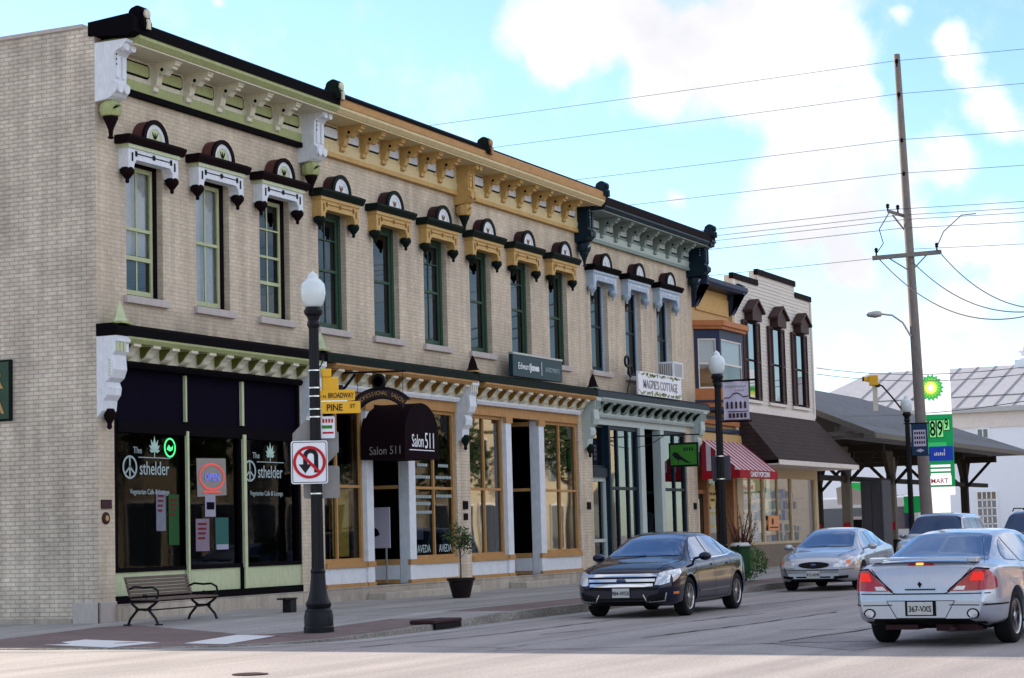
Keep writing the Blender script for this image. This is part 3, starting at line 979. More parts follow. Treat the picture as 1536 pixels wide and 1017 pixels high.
def shop_console(par, x, cols, w=.36, z1=5.2, z0=3.75, name='shop_console'):
    prof = [(0, z1), (-.44, z1), (-.44, z1-.1), (-.40, z1-.13), (-.40, z1-.28), (-.34, z1-.34), (-.36, z1-.6), (-.30, z1-.75), (-.20, z1-.82), (-.24, z1-.92), (-.22, z1-1.05), (-.14, z1-1.15), (-.12, z0+.12), (0, z0)]
    m = MB(); m.prism(prof, 'x', x-w/2, x+w/2)
    c = m.build(name, cols[0], par)
    m = MB()
    for k in range(3): m.box(x-w/2+.04+k*.1, x-w/2+.10+k*.1, -.425, -.40, z1-.27, z1-.10)
    for k in range(6): m.box(x-w/2-.006, x-w/2, -.30, -.26, z1-.45-k*.055, z1-.42-k*.055)
    m.build('carving', cols[1], c)
    m = MB()
    m.lathe([(0, -.16), (.05, -.12), (.04, -.05), (.09, .04), (.11, .16), (.08, .22)], (x, -.12, z0-.06), n=8)
    m.build('console_drop', cols[2], c, smooth=30)
    return c

def low_finial(par, x, cols):
    z = 5.43
    m = MB()
    m.lathe([(.17, 0), (.17, .06), (.13, .10), (.10, .22), (.06, .32), (.03, .38), (0, .42)], (x, -.30, z), n=4)
    f = m.build('acroterion', cols[0], par)
    m = MB(); m.box(x-.17, x+.17, -.47, -.14, z, z+.035); m.build('acroterion_foot', cols[1], f)

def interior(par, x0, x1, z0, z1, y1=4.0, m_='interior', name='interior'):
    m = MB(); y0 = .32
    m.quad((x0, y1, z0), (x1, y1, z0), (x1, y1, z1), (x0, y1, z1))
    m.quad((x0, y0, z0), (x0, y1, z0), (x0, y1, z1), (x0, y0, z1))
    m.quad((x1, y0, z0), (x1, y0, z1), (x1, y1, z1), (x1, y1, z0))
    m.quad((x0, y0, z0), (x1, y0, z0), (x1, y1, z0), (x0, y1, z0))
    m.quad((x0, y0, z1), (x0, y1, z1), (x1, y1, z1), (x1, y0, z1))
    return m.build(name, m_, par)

def shop_frame(par, x0, x1, z0, z1, frame, ver, hor, y=.10, t=.06, glass='glass', name='shop_window', yw=None):
    "timber framed pane: ver = x of mullions, hor = z of bars"
    m = MB()
    for a in (x0, x1-t*1.3): m.box(a, a+t*1.3, y-.04, y+.06, z0, z1)
    m.box(x0+t*1.3, x1-t*1.3, y-.04, y+.06, z1-t*1.3, z1)
    m.box(x0+t*1.3, x1-t*1.3, y-.04, y+.06, z0, z0+t*1.3)
    for v in ver: m.box(v-t/2, v+t/2, y-.03, y+.05, z0+t*1.3, z1-t*1.3)
    for h in hor: m.box(x0+t*1.3, x1-t*1.3, y-.025, y+.045, h-t/2, h+t/2)
    w = m.build(name, frame, par)
    m = MB(); m.quad((x0+.04, y+.02, z0+.04), (x1-.04, y+.02, z0+.04), (x1-.04, y+.02, z1-.04), (x0+.04, y+.02, z1-.04))
    m.build('glass', glass, w)
    return w

def recess(par, a, a2, b2, b, low, trim):
    "splayed sides of a recessed entrance: panelled below, glazed above"
    for x, x2 in ((a, a2), (b, b2)):
        s = 1 if x == a else -1
        def q(mb, z0, z1, o, y0=.22, y1=1.3):
            xa = x+(x2-x)*(y0-.22)/1.08+s*o; xb = x+(x2-x)*(y1-.22)/1.08+s*o
            mb.quad((xa, y0, z0), (xb, y1, z0), (xb, y1, z1), (xa, y0, z1))
        m = MB(); q(m, .44, .98, 0); w = m.build('recess_wall', low, par)
        m = MB(); q(m, .44, .53, .012); q(m, .86, .99, .012); q(m, 2.60, 2.68, .012); q(m, 4.30, 4.42, .012); q(m, .99, 4.30, .012, 1.22, 1.3); m.build('recess_trim', trim, w)
        m = MB(); q(m, .98, 4.4, 0); m.build('glass', 'salon_glass', w)

# ---- the four shops of the block
def shell(par, x0, x1, holes, side=None, back=16, ztop=10.86, wallmat='brick'):
    m = MB()
    wall_face(m, x0, x1, 0.0, ztop-.02, holes)
    zk = 5.8 if side else ztop  # corner shop: unseen back and roof lowered to keep their shadow short
    m.quad((x0, back, 0), (x1, back, 0), (x1, back, zk), (x0, back, zk))
    m.quad((x1, 0, 0), (x1, back, 0), (x1, back, zk), (x1, 0, ztop))
    if side is None: m.quad((x0, 0, 0), (x0, 0, ztop), (x0, back, ztop), (x0, back, 0))
    w = m.build('wall', wallmat, par)
    m = MB(); m.quad((x0, 0.3, ztop-.5), (x1, .3, ztop-.5), (x1, back, zk-.5), (x0, back, zk-.5))
    m.quad((x0, 0.02, ztop-.02), (x1, .02, ztop-.02), (x1, .3, ztop-.02), (x0, .3, ztop-.02))
    m.quad((x0, 0.3, ztop-.5), (x1, .3, ztop-.5), (x1, .3, ztop-.02), (x0, .3, ztop-.02))
    m.build('roof', 'tar', par)
    return w

XB = [0.0, 7.42, 14.70, 22.16, 31.25]
# shop one ------------------------------------------------------------
def shop_one():
    t = thing('brick_shop', (3.7, 0, .1), 'corner brick shop with green and white cornices and dark vegetarian cafe windows behind the bench', 'building')
    x0, x1 = XB[0], XB[1]
    wc = [1.505, 3.80, 6.11]; ww = 1.17
    holes = [(c-ww/2, c+ww/2, 6.03, 8.62) for c in wc]+[(.50, 7.02, .42, 4.85)]
    shell(t, x0, x1, holes, side=1, back=25)
    # side wall; its unseen rear parapet falls, shaped to set the shadow edge
    m = MB()
    n = 40
    for i in range(26):
        y0_, y1_ = i, i+1
        def zt(y): return 10.86 if y < 6 else 10.86-(y-6)*.262
        m.quad((0, y0_, 0), (0, y1_, 0), (0, y1_, zt(y1_)), (0, y0_, zt(y0_)))
        m.quad((.3, y0_, 0), (.3, y0_, zt(y0_)), (.3, y1_, zt(y1_)), (.3, y1_, 0))
        m.quad((0, y0_, zt(y0_)), (0, y1_, zt(y1_)), (.3, y1_, zt(y1_)), (.3, y0_, zt(y0_)))
    m.build('side_wall', 'brick_side', t)
    m = MB()
    m.prism([(0.25, 10.86), (6, 10.86), (25, 5.88), (25, 5.95), (6, 10.93), (.25, 10.93)], 'x', -.03, .33)
    m.build('coping', 'sill_stone', t)
    # stone foot of the wall
    m = MB(); m.box(-.035, .0, -.04, .55, .05, .48); m.box(-.035, .5, -.04, 0, .05, .48); m.build('corner_stone', 'sill_stone', t, bevel=.01)
    m = MB(); m.box(-.03, .0, .57, 24, .0, .20); m.build('footing', 'stone', t)
    cur = [('curtain', .0), ('curtain', .0), None]
    upper_window(t, wc[0], ww, 6.03, 8.62, 'dark_brown', 'sash_pale', [(.5, .06), (.29, .08)], ('curtain', .32), glass='glass_show', lbl='window with a blind drawn halfway')
    upper_window(t, wc[1], ww, 6.03, 8.62, 'dark_brown', 'sash_pale', [(.5, .06)], ('curtain', .03), glass='glass_show', lbl='window with pale curtains drawn')
    upper_window(t, wc[2], ww, 6.03, 8.62, 'dark_brown', 'sash_pale', [(.5, .05), (.29, .07), (.72, .03)], None, lbl='uncurtained dark window')
    for c in wc:
        hood(t, c, 8.97, 'white_paint', 'dark_brown', 'maroon', 'dark_brown', 'green_pale', 'dark_brown', inner='green_pale')
    roof_cornice(t, x0+.2, x1, 6, ['black_trim', 'green_trim', 'cream', 'cream', 'green_trim', 'black_trim', 'cream', 'green_trim', 'black_trim'])
    # cornice turns the corner
    m = MB(); m.prism([(.10, 10.68), (.10, 10.93), (-.78, 10.99), (-.89, 10.93), (-.89, 10.66), (-.74, 10.60)], 'x', -.06, .2); m.build('cornice_return', 'black_trim', t)
    end_console(t, .20, 10.55, ['white_paint', 'green_trim', 'dark_brown', 'black_trim'], w=.40, h=1.02)
    end_console(t, 7.30, 10.55, ['white_paint', 'green_trim', 'dark_brown', 'black_trim'], w=.42, h=1.05)
    roof_finial(t, .30, 10.88, ['black_trim', 'cream'])
    roof_finial(t, 7.36, 10.88, ['dark_green', 'cream'])
    shop_cornice(t, x0-.02, x1-.1, 11, ['black_trim', 'green_trim', 'cream', 'cream', 'green_dark', 'black_trim'])
    shop_console(t, .20, ['white_paint', 'green_pale', 'dark_brown'], w=.42)
    shop_console(t, 7.22, ['white_paint', 'green_pale', 'dark_brown'], w=.36)
    low_finial(t, .28, ['green_pale', 'green_trim'])
    low_finial(t, 7.38, ['green_pale', 'green_trim'])
    # shopfront
    m = MB()
    m.box(.5, 7.02, .02, .16, 4.70, 4.85)
    m.box(.5, .62, .02, .18, .98, 4.70); m.box(6.92, 7.02, .02, .18, .98, 4.70)
    m.box(.62, 6.92, .0, .18, 3.52, 3.74)
    m.box(.62, 6.92, .02, .18, .98, 1.06)
    m.box(.5, 7.02, -.01, .18, .42, .56)
    m.box(2.83, 2.90, .03, .17, 1.06, 3.52); m.box(4.70, 4.80, .03, .17, 1.06, 3.52)
    m.box(2.83, 2.90, .00, .17, .56, .98); m.box(4.70, 4.80, .0, .17, .56, .98)
    sf = m.build('shopfront', 'black_trim', t)
    m = MB()
    for a, b in ((.62, 2.76), (2.84, 4.76), (4.86, 6.92)):
        m = MB(); m.box(a, b, .06, .12, 3.74, 4.70); m.build('transom_panel', 'navy_panel', sf)
    for x, w in ((2.79, .06), (4.77, .10)):
        m = MB(); m.box(x, x+w*.8, .0, .06, 3.78, 4.66); m.build('transom_bar', 'green_pale', sf)
        m = MB()
        m.box(x, x+w, -.03, .03, 1.06, 3.60)
        m.box(x, x+w, -.03, .03, .56, 1.06)
        m.build('mullion', 'green_pale', sf)
    for a, b in ((.5, 2.83), (2.90, 4.70), (4.80, 7.02)):
        m = MB(); m.box(a, b, .05, .15, .56, .98); m.build('stall_panel', 'green_pale', sf)
    for i, (a, b) in enumerate(((.62, 2.83), (2.90, 4.70), (4.80, 6.92))):
        m = MB(); m.quad((a, .10, 1.06), (b, .10, 1.06), (b, .10, 3.52), (a, .10, 3.52)); m.build('glass', 'cafe_glass', sf)
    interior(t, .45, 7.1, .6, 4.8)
    # stone plinth and step
    m = MB(); m.box(.45, 7.1, -.10, .2, .05, .42); m.build('plinth', 'stone', t)
    return t
S1 = shop_one()

def shop_salon(x0, x1, label, wc, ww, cc, seed, roofcol, left, right, posts, frames, fin, kind):
    t = thing('brick_shop', ((x0+x1)/2, 0, .1), label, 'building')
    z0, z1 = .44, 4.69
    holes = [(c-ww/2, c+ww/2, 6.0, 8.60) for c in wc]+[(left, right, z0, z1)]
    shell(t, x0, x1, holes)
    sash = cc['sash']
    for i, c in enumerate(wc):
        upper_window(t, c, ww, 6.0, 8.60, cc['frame'], sash, [(.5, .06)]+([(.76, .03)] if (i+seed) % 2 == 0 else []), cc['curt'][i], muntin=cc['munt'][i])
        hood(t, c, 8.97, cc['hood'], cc['ledge'], 'purple_brown', cc['rim'], 'white_paint', cc['corbel'], inner=cc['hood'], lines=cc['lines'], w=cc.get('hw', 1.90))
    roof_cornice(t, x0, x1, cc.get('nb', 7), roofcol, base_z=cc.get('bz', 9.78))
    return t, z0, z1

Y1 = dict(sash='sash_green', frame='sash_green', hood='yellow', ledge='dark_green', rim='dark_green', corbel='dark_green', lines='yellow_dark')
crown2 = ['orange_trim', 'yellow_pale', 'yellow_pale', 'yellow_pale', 'white_paint', 'dark_green', 'yellow', 'yellow_pale', 'yellow']
def shop_two():
    cc = dict(Y1, curt=[('curtain_blue', .0), None, ('curtain_blue', .55)], munt=[True, False, True])
    t, z0, z1 = shop_salon(XB[1], XB[2], 'brick shop with yellow cornice under a black crown and maroon entrance awning', [8.48, 10.93, 13.38], 1.2, cc, 0, crown2, 7.95, 14.28, None, None, None, 2)
    m = MB(); m.prism([(0, 10.90), (-.75, 10.90), (-.90, 10.80), (-.90, 10.87), (-.76, 10.97), (0, 10.97)], 'x', XB[1]+.01, XB[2]-.01); m.build('crown_cap', 'black_trim', t)
    end_console(t, 14.62, 10.55, ['yellow', 'yellow', 'dark_green', 'yellow_dark'], w=.34, h=.96)
    roof_finial(t, 14.68, 10.86, ['dark_green', 'orange_trim'])
    shop_cornice(t, XB[1]+.0, XB[2]-.02, 11, ['dark_green', 'orange_trim', 'cream', 'cream', 'yellow_dark', 'white_paint'])
    shop_console(t, 14.55, ['white_paint', 'cream', 'dark_green'])
    low_finial(t, 14.68, ['dark_brown', 'yellow'])
    m = MB()
    m.box(7.95, 14.28, -.02, .16, 4.45, 4.69); m.build('shopfront_lintel', 'orange_trim', t)
    # windows either side of the recessed door
    for a, b, vs in ((7.97, 9.72, [8.62]), (12.02, 14.26, [13.20])):
        shop_frame(t, a, b, .98, 4.45, 'orange_trim', vs, [2.62], glass='salon_glass')
        m = MB(); m.box(a-.02, b+.0, .0, .2, .52, .86); p = m.build('stall_riser', 'white_paint', t)
        m = MB(); m.box(a-.02, b+.0, -.05, .2, .86, .98); m.box(a-.02, b+.0, -.05, .2, .44, .52); m.build('riser_moulding', 'orange_trim', p)
    for a, b in ((9.72, 10.02), (11.70, 12.02)):
        m = MB(); m.box(a, b, -.06, .22, .44, 4.45); p = m.build('pilaster', 'white_paint', t, bevel=.01)
        m = MB(); m.box(a-.02, b+.02, -.08, -.0, .86, .98); m.box(a-.02, b+.02, -.08, .0, .44, .52); m.box(a-.03, b+.03, -.09, 0, 4.3, 4.45); m.build('pilaster_moulding', 'orange_trim', p)
    # recess
    m = MB()
    recess(t, 10.02, 10.25, 11.50, 11.70, 'white_paint', 'orange_trim')
    d = shop_frame(t, 10.27, 11.48, .46, 4.4, 'orange_trim', [], [2.6], y=1.3, name='door', glass='glass')
    m = MB(); m.box(10.33, 11.42, 1.24, 1.34, .5, .95); m.build('kick_panel', 'orange_trim', d)
    m = MB(); m.tube([(11.30, 1.22, 1.25), (11.30, 1.18, 1.3), (11.30, 1.18, 1.6), (11.30, 1.22, 1.65)], .015); m.build('door_handle', 'steel', d)
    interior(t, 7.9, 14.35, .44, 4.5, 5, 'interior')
    m = MB(); m.box(7.45, 14.68, -.14, .25, .05, .44); m.build('plinth', 'stone', t)
    m = MB(); m.box(9.5, 14.2, -.62, -.14, .10, .30); m.build('step', 'concrete', t, bevel=.02)
    return t
S2 = shop_two()

crown3 = ['orange_trim', 'yellow_pale', 'yellow_pale', 'yellow_pale', 'white_paint', 'dark_green', 'yellow', 'yellow_pale', 'yellow']
def shop_three():
    cc = dict(Y1, curt=[None, None, None], munt=[False, False, False])
    t, z0, z1 = shop_salon(XB[2], XB[3], 'brick shop with yellow cornice and orange crown and tall reflecting shop windows', [15.84, 18.25, 20.66], 1.22, cc, 1, crown3, 15.0, 21.78, None, None, None, 3)
    m = MB(); m.box(XB[2]+.1, XB[3]-.1, -.76, .0, 10.921, 10.95); m.build('crown_cap', 'dark_brown', t)
    shop_cornice(t, XB[2]+.0, XB[3]-.05, 11, ['dark_green', 'orange_trim', 'cream', 'cream', 'yellow_dark', 'white_paint'])
    m = MB(); m.box(15.0, 21.78, -.02, .16, 4.45, 4.69); m.build('shopfront_lintel', 'orange_trim', t)
    for a, b, vs in ((15.02, 17.0, [15.95]), (19.35, 21.76, [20.62])):
        shop_frame(t, a, b, .98, 4.45, 'orange_trim', vs, [2.62])
        m = MB(); m.box(a-.02, b+.0, .0, .2, .52, .86); p = m.build('stall_riser', 'white_paint', t)
        m = MB(); m.box(a-.02, b+.0, -.05, .2, .86, .98); m.box(a-.02, b+.0, -.05, .2, .44, .52); m.build('riser_moulding', 'orange_trim', p)
    for a, b in ((17.0, 17.32), (19.02, 19.35)):
        m = MB(); m.box(a, b, -.06, .22, .44, 4.45); p = m.build('pilaster', 'white_paint', t, bevel=.01)
        m = MB(); m.box(a-.02, b+.02, -.08, -.0, .86, .98); m.box(a-.02, b+.02, -.08, .0, .44, .52); m.box(a-.03, b+.03, -.09, 0, 4.3, 4.45); m.build('pilaster_moulding', 'orange_trim', p)
    m = MB()
    recess(t, 17.32, 17.5, 18.85, 19.02, 'white_paint', 'orange_trim')
    d = shop_frame(t, 17.52, 18.83, .46, 4.4, 'orange_trim', [], [2.6], y=1.3, name='door')
    m = MB(); m.box(17.6, 18.75, 1.24, 1.34, .5, .95); m.build('kick_panel', 'orange_trim', d)
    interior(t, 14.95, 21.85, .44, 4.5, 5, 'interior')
    m = MB(); m.box(14.70, 22.1, -.14, .25, .05, .44); m.build('plinth', 'stone', t)
    m = MB(); m.box(16.8, 19.5, -.62, -.14, .10, .30); m.build('step', 'concrete', t, bevel=.02)
    return t
S3 = shop_three()

def shop_four():
    cc = dict(sash='teal_dark', frame='blue_grey', hood='blue_grey', ledge='black_trim', rim='dark_green', corbel='blue_grey', lines='white_paint',
              curt=[None, None, None], munt=[False]*3, hw=1.98, nb=8, bz=9.66)
    t, z0, z1 = shop_salon(XB[3], XB[4], 'brick shop with grey green cornices and pale blue window frames and lintels', [23.55, 26.15, 28.72], 1.25, cc, 1,
                           ['dark_brown', 'teal_dark', 'grey_green', 'grey_green', 'grey_green_pale', 'dark_green', 'grey_green', 'grey_green_pale', 'grey_green'], 22.72, 30.30, None, None, None, 3)
    end_console(t, 22.12, 10.6, ['teal_dark', 'teal_dark', 'teal_dark', 'grey_green_pale'], w=.40, h=1.05)
    end_console(t, 31.05, 10.55, ['teal_dark', 'teal_dark', 'teal_dark', 'grey_green_pale'], w=.40, h=1.05, depth=.85)
    roof_finial(t, 22.15, 10.86, ['teal_dark', 'teal_dark'])
    roof_finial(t, 31.05, 10.78, ['teal_dark', 'teal_dark'])
    shop_cornice(t, XB[3]+.0, XB[4]+.1, 13, ['teal_dark', 'grey_green_pale', 'grey_green_pale', 'grey_green', 'dark_green', 'grey_green_pale'])
    shop_console(t, 22.3, ['grey_green_pale', 'grey_green', 'dark_green'])
    shop_console(t, 30.95, ['grey_green_pale', 'grey_green', 'dark_green'])
    low_finial(t, 22.2, ['dark_brown', 'grey_green'])
    m = MB(); m.box(22.72, 30.30, -.02, .16, 4.5, 4.69); m.build('shopfront_lintel', 'grey_green_pale', t)
    # glazed door to the stairs on the left
    d = shop_frame(t, 22.78, 23.85, .5, 3.02, 'grey_green_pale', [], [1.25], y=.12, name='door', t=.09)
    m = MB(); m.box(22.72, 23.9, .0, .2, 3.02, 3.28); m.build('door_head', 'teal_dark', t)
    shop_frame(t, 22.78, 23.85, 3.28, 4.5, 'teal_dark', [], [], y=.12)
    shop_frame(t, 23.95, 26.3, .85, 4.5, 'teal_dark', [24.75, 25.55], [2.72], y=.08, t=.09, glass='glass')
    shop_frame(t, 28.25, 30.28, .85, 4.5, 'teal_dark', [29.35], [2.72], y=.08, t=.09, glass='glass')
    for a, b in ((26.3, 26.65), (27.95, 28.25), (23.85, 23.97)):
        m = MB(); m.box(a, b, -.05, .22, .44, 4.5); m.build('pilaster', 'grey_green_pale' if a > 24 else 'teal_dark', t, bevel=.01)
    recess(t, 26.65, 26.8, 27.8, 27.95, 'grey_green', 'teal_dark')
    shop_frame(t, 26.82, 27.78, .46, 4.4, 'teal_dark', [], [2.7], y=1.4, name='door')
    for a, b in ((23.9, 26.3), (28.25, 30.3)):
        m = MB(); m.box(a, b, .0, .2, .44, .85); m.build('stall_riser', 'grey_green_pale', t)
    interior(t, 22.75, 30.35, .44, 4.6, 4, 'interior')
    m = MB(); m.box(22.2, 31.2, -.12, .25, .05, .44); m.build('plinth', 'stone', t)
    # window air conditioner
    return t
S4 = shop_four()
# ================================================================== narrow yellow building, white clapboard building
def shop_five():
    t = thing('narrow_shop', (33.2, 0, .1), 'narrow yellow two storey shop with orange bay window and dark blue cornice', 'building')
    x0, x1 = 31.25, 35.35
    m = MB()
    m.box(x0+.02, x1, .06, 14, 4.2, 9.25)
    m.box(x0+.02, x1, .5, 14, 0, 4.2)
    m.build('wall', 'b5_yellow', t)
    m = MB()
    m.prism([(.06, 9.25), (-.45, 9.25), (-.55, 9.35), (-.55, 9.48), (.06, 9.48)], 'x', x0+.05, x1-.02)
    c = m.build('roof_cornice', 'b5_blue', t)
    for x in (x0+.12, x1-.42):
        m = MB(); m.prism([(.06, 9.25), (-.5, 9.25), (-.5, 9.55), (-.32, 9.64), (-.2, 9.55), (-.26, 9.2), (-.20, 8.9), (-.10, 8.6), (.06, 8.55)], 'x', x, x+.24); m.build('console', 'b5_blue', c)
    m = MB(); m.box(x0+.45, x1-.5, .0, .06, 8.50, 9.05); m.build('frieze_panel', 'yellow', t)
    m = MB(); m.box(x1-.32, x1-.04, -.06, .06, 4.6, 9.25); m.build('corner_board', 'cream_wall', t)
    # three sided bay
    bx0, bx1 = x0+.25, x1-.45
    def plan(o): return [(bx0-o, .06), (bx0+.55-o*.5, -.62-o), (bx1-.55+o*.5, -.62-o), (bx1+o, .06)]
    m = MB(); m.prism(plan(.02), 'z', 5.35, 5.95); b = m.build('bay_window', 'b5_orange', t)
    m = MB(); m.prism(plan(.0), 'z', 7.55, 7.85); m.build('bay_head', 'b5_blue', b)
    m = MB(); m.prism(plan(.20), 'z', 7.95, 8.12); m.prism(plan(.12), 'z', 7.85, 7.95); m.build('bay_cornice', 'b5_orange', b)
    m = MB(); m.prism(plan(.06), 'z', 5.5, 5.58); m.prism(plan(.06), 'z', 5.25, 5.35); m.build('bay_sill', 'b5_blue', b)
    P = plan(0)
    for i in range(3):
        a, c_ = Vector(P[i]), Vector(P[i+1])
        d = (c_-a); L_ = d.length; d.normalize(); n = Vector((d.y, -d.x))
        m = MB(); q = MB(); g = MB(); cu = MB()
        def pt(s, o, z): p = a+d*s+n*o; return (p.x, p.y, z)
        def bar(mb, s0, s1, z_0, z_1, o0=-.06, o1=.0):
            vs = [pt(s0, o0, z_0), pt(s1, o0, z_0), pt(s1, o1, z_0), pt(s0, o1, z_0), pt(s0, o0, z_1), pt(s1, o0, z_1), pt(s1, o1, z_1), pt(s0, o1, z_1)]
            mb.add(vs, [(0, 3, 2, 1), (4, 5, 6, 7), (0, 1, 5, 4), (1, 2, 6, 5), (2, 3, 7, 6), (3, 0, 4, 7)])
        bar(m, 0, .13, 5.95, 7.55); bar(m, L_-.13, L_, 5.95, 7.55)
        m.build('bay_frame', 'b5_blue', b)
        for s0, s1, z_0, z_1 in ((.13, .17, 5.95, 7.55), (L_-.17, L_-.13, 5.95, 7.55), (.17, L_-.17, 5.95, 6.0), (.17, L_-.17, 6.72, 6.78), (.17, L_-.17, 7.5, 7.55)):
            bar(q, s0, s1, z_0, z_1, -.05, -.015)
        q.build('bay_sash', 'siding_trim', b)
        g.quad(pt(.15, -.04, 5.97), pt(L_-.15, -.04, 5.97), pt(L_-.15, -.04, 7.53), pt(.15, -.04, 7.53)); g.build('glass', 'glass_show', b)
        cu.quad(pt(.17, -.10, 6.75), pt(L_-.17, -.10, 6.75), pt(L_-.17, -.10, 7.55), pt(.17, -.10, 7.55)); cu.build('blind', 'curtain' if i != 2 else 'pinkish', b)
    # bands above the shop
    m = MB(); m.box(x0+.1, x1-.05, -.06, .06, 5.0, 5.12); m.box(x0+.1, x1-.05, -.10, .06, 4.62, 4.74); m.build('band', 'b5_blue', t)
    m = MB(); m.box(x0+.1, x1-.05, -.10, .06, 4.86, 5.0); m.build('band_orange', 'b5_orange', t)
    m = MB(); m.prism([(.06, 4.62), (-.12, 4.55), (-.16, 4.2), (.06, 4.15)], 'x', x0+.1, x1-.05); m.build('shop_fascia', 'b5_yellow', t)
    # striped awning
    ya, yb = -.10, -1.35
    za, zb = 4.35, 3.32
    n = 18; w = (x1-.1-x0-.15)/n
    for mi, nm in ((0, 'awning_red'), (1, 'awning_white')): pass
    m = MB()
    for i in range(n):
        a = x0+.15+w*i
        m.quad((a, ya, za), (a+w, ya, za), (a+w, yb, zb), (a, yb, zb), 0 if i % 2 else 1)
    # striped cheek
    k = 8
    for i in range(k):
        s0, s1 = i/k, (i+1)/k
        X = x0+.15
        m.quad((X, ya+(yb-ya)*s0, zb), (X, ya+(yb-ya)*s1, zb), (X, ya+(yb-ya)*s1, za+(zb-za)*s1), (X, ya+(yb-ya)*s0, za+(zb-za)*s0), i % 2)
    m.box(x0+.15, x1-.1, yb-.012, yb, zb-.26, zb, 2)
    m.box(x0+.138, x0+.15, yb, ya, zb-.26, zb, 2)
    aw = m.build('striped_awning', ['awn_red', 'awn_pink', 'wine_bright'], t)
    aw['label'] = 'red and white striped awning with a red valance'
    text('awning_lettering', 'CANDY POPCORN', .23, 'sign_white', aw, ((x0+x1)/2+.1, yb-.016, zb-.20), bold=.004)
    # entrance
    m = MB()
    m.box(x0+.1, x0+.28, .1, .4, .2, 4.2); m.box(x0+1.18, x0+1.32, .1, .4, .2, 4.2); m.box(x1-.75, x1-.45, -.02, .4, .2, 4.2); m.box(x0+.28, x0+1.18, .2, .35, 2.62, 2.75); m.box(x0+1.32, x1-.75, .2, .35, .2, .85)
    m.build('door_frame', 'b5_orange2', t)
    m = MB(); m.box(x1-.45, x1-.02, -.06, .4, .1, 4.2); m.build('pier', 'cream_wall', t)
    m = MB(); m.box(x0+.30, x0+1.16, .26, .30, .25, 2.6); d = m.build('door', 'interior', t)
    m = MB(); m.quad((x0+.42, .25, .9), (x0+1.04, .25, .9), (x0+1.04, .25, 2.45), (x0+.42, .25, 2.45)); m.build('glass', 'glass', d)
    m = MB(); m.quad((x0+1.32, .3, .85), (x1-.75, .3, .85), (x1-.75, .3, 4.1), (x0+1.32, .3, 4.1)); m.build('glass', 'glass_dark', t)
    interior(t, x0+.1, x1-.1, .3, 4.2, 3)
    # oval shop sign on the glass
    m = MB(); m.prism([(x0+2.0+.34*cos(a), 2.55+.42*sin(a)) for a in [2*pi*i/28 for i in range(28)]], 'y', .24, .26)
    o = m.build('oval_sign', 'gold_bright', t)
    text('sign_lettering', 'POPCORN', .13, 'sign_black', o, (x0+2.0, .235, 2.58)); text('sign_lettering', 'CANDY', .13, 'sign_black', o, (x0+2.0, .235, 2.38))
    m = MB()
    for k in range(2):
        for j in range(8): m.box(x0+1.62+j*.095, x0+1.62+j*.095+.06, .27, .275, 1.95-k*.4, 2.03-k*.4)
    m.build('window_lettering', 'gold_bright', t)
shop_five()

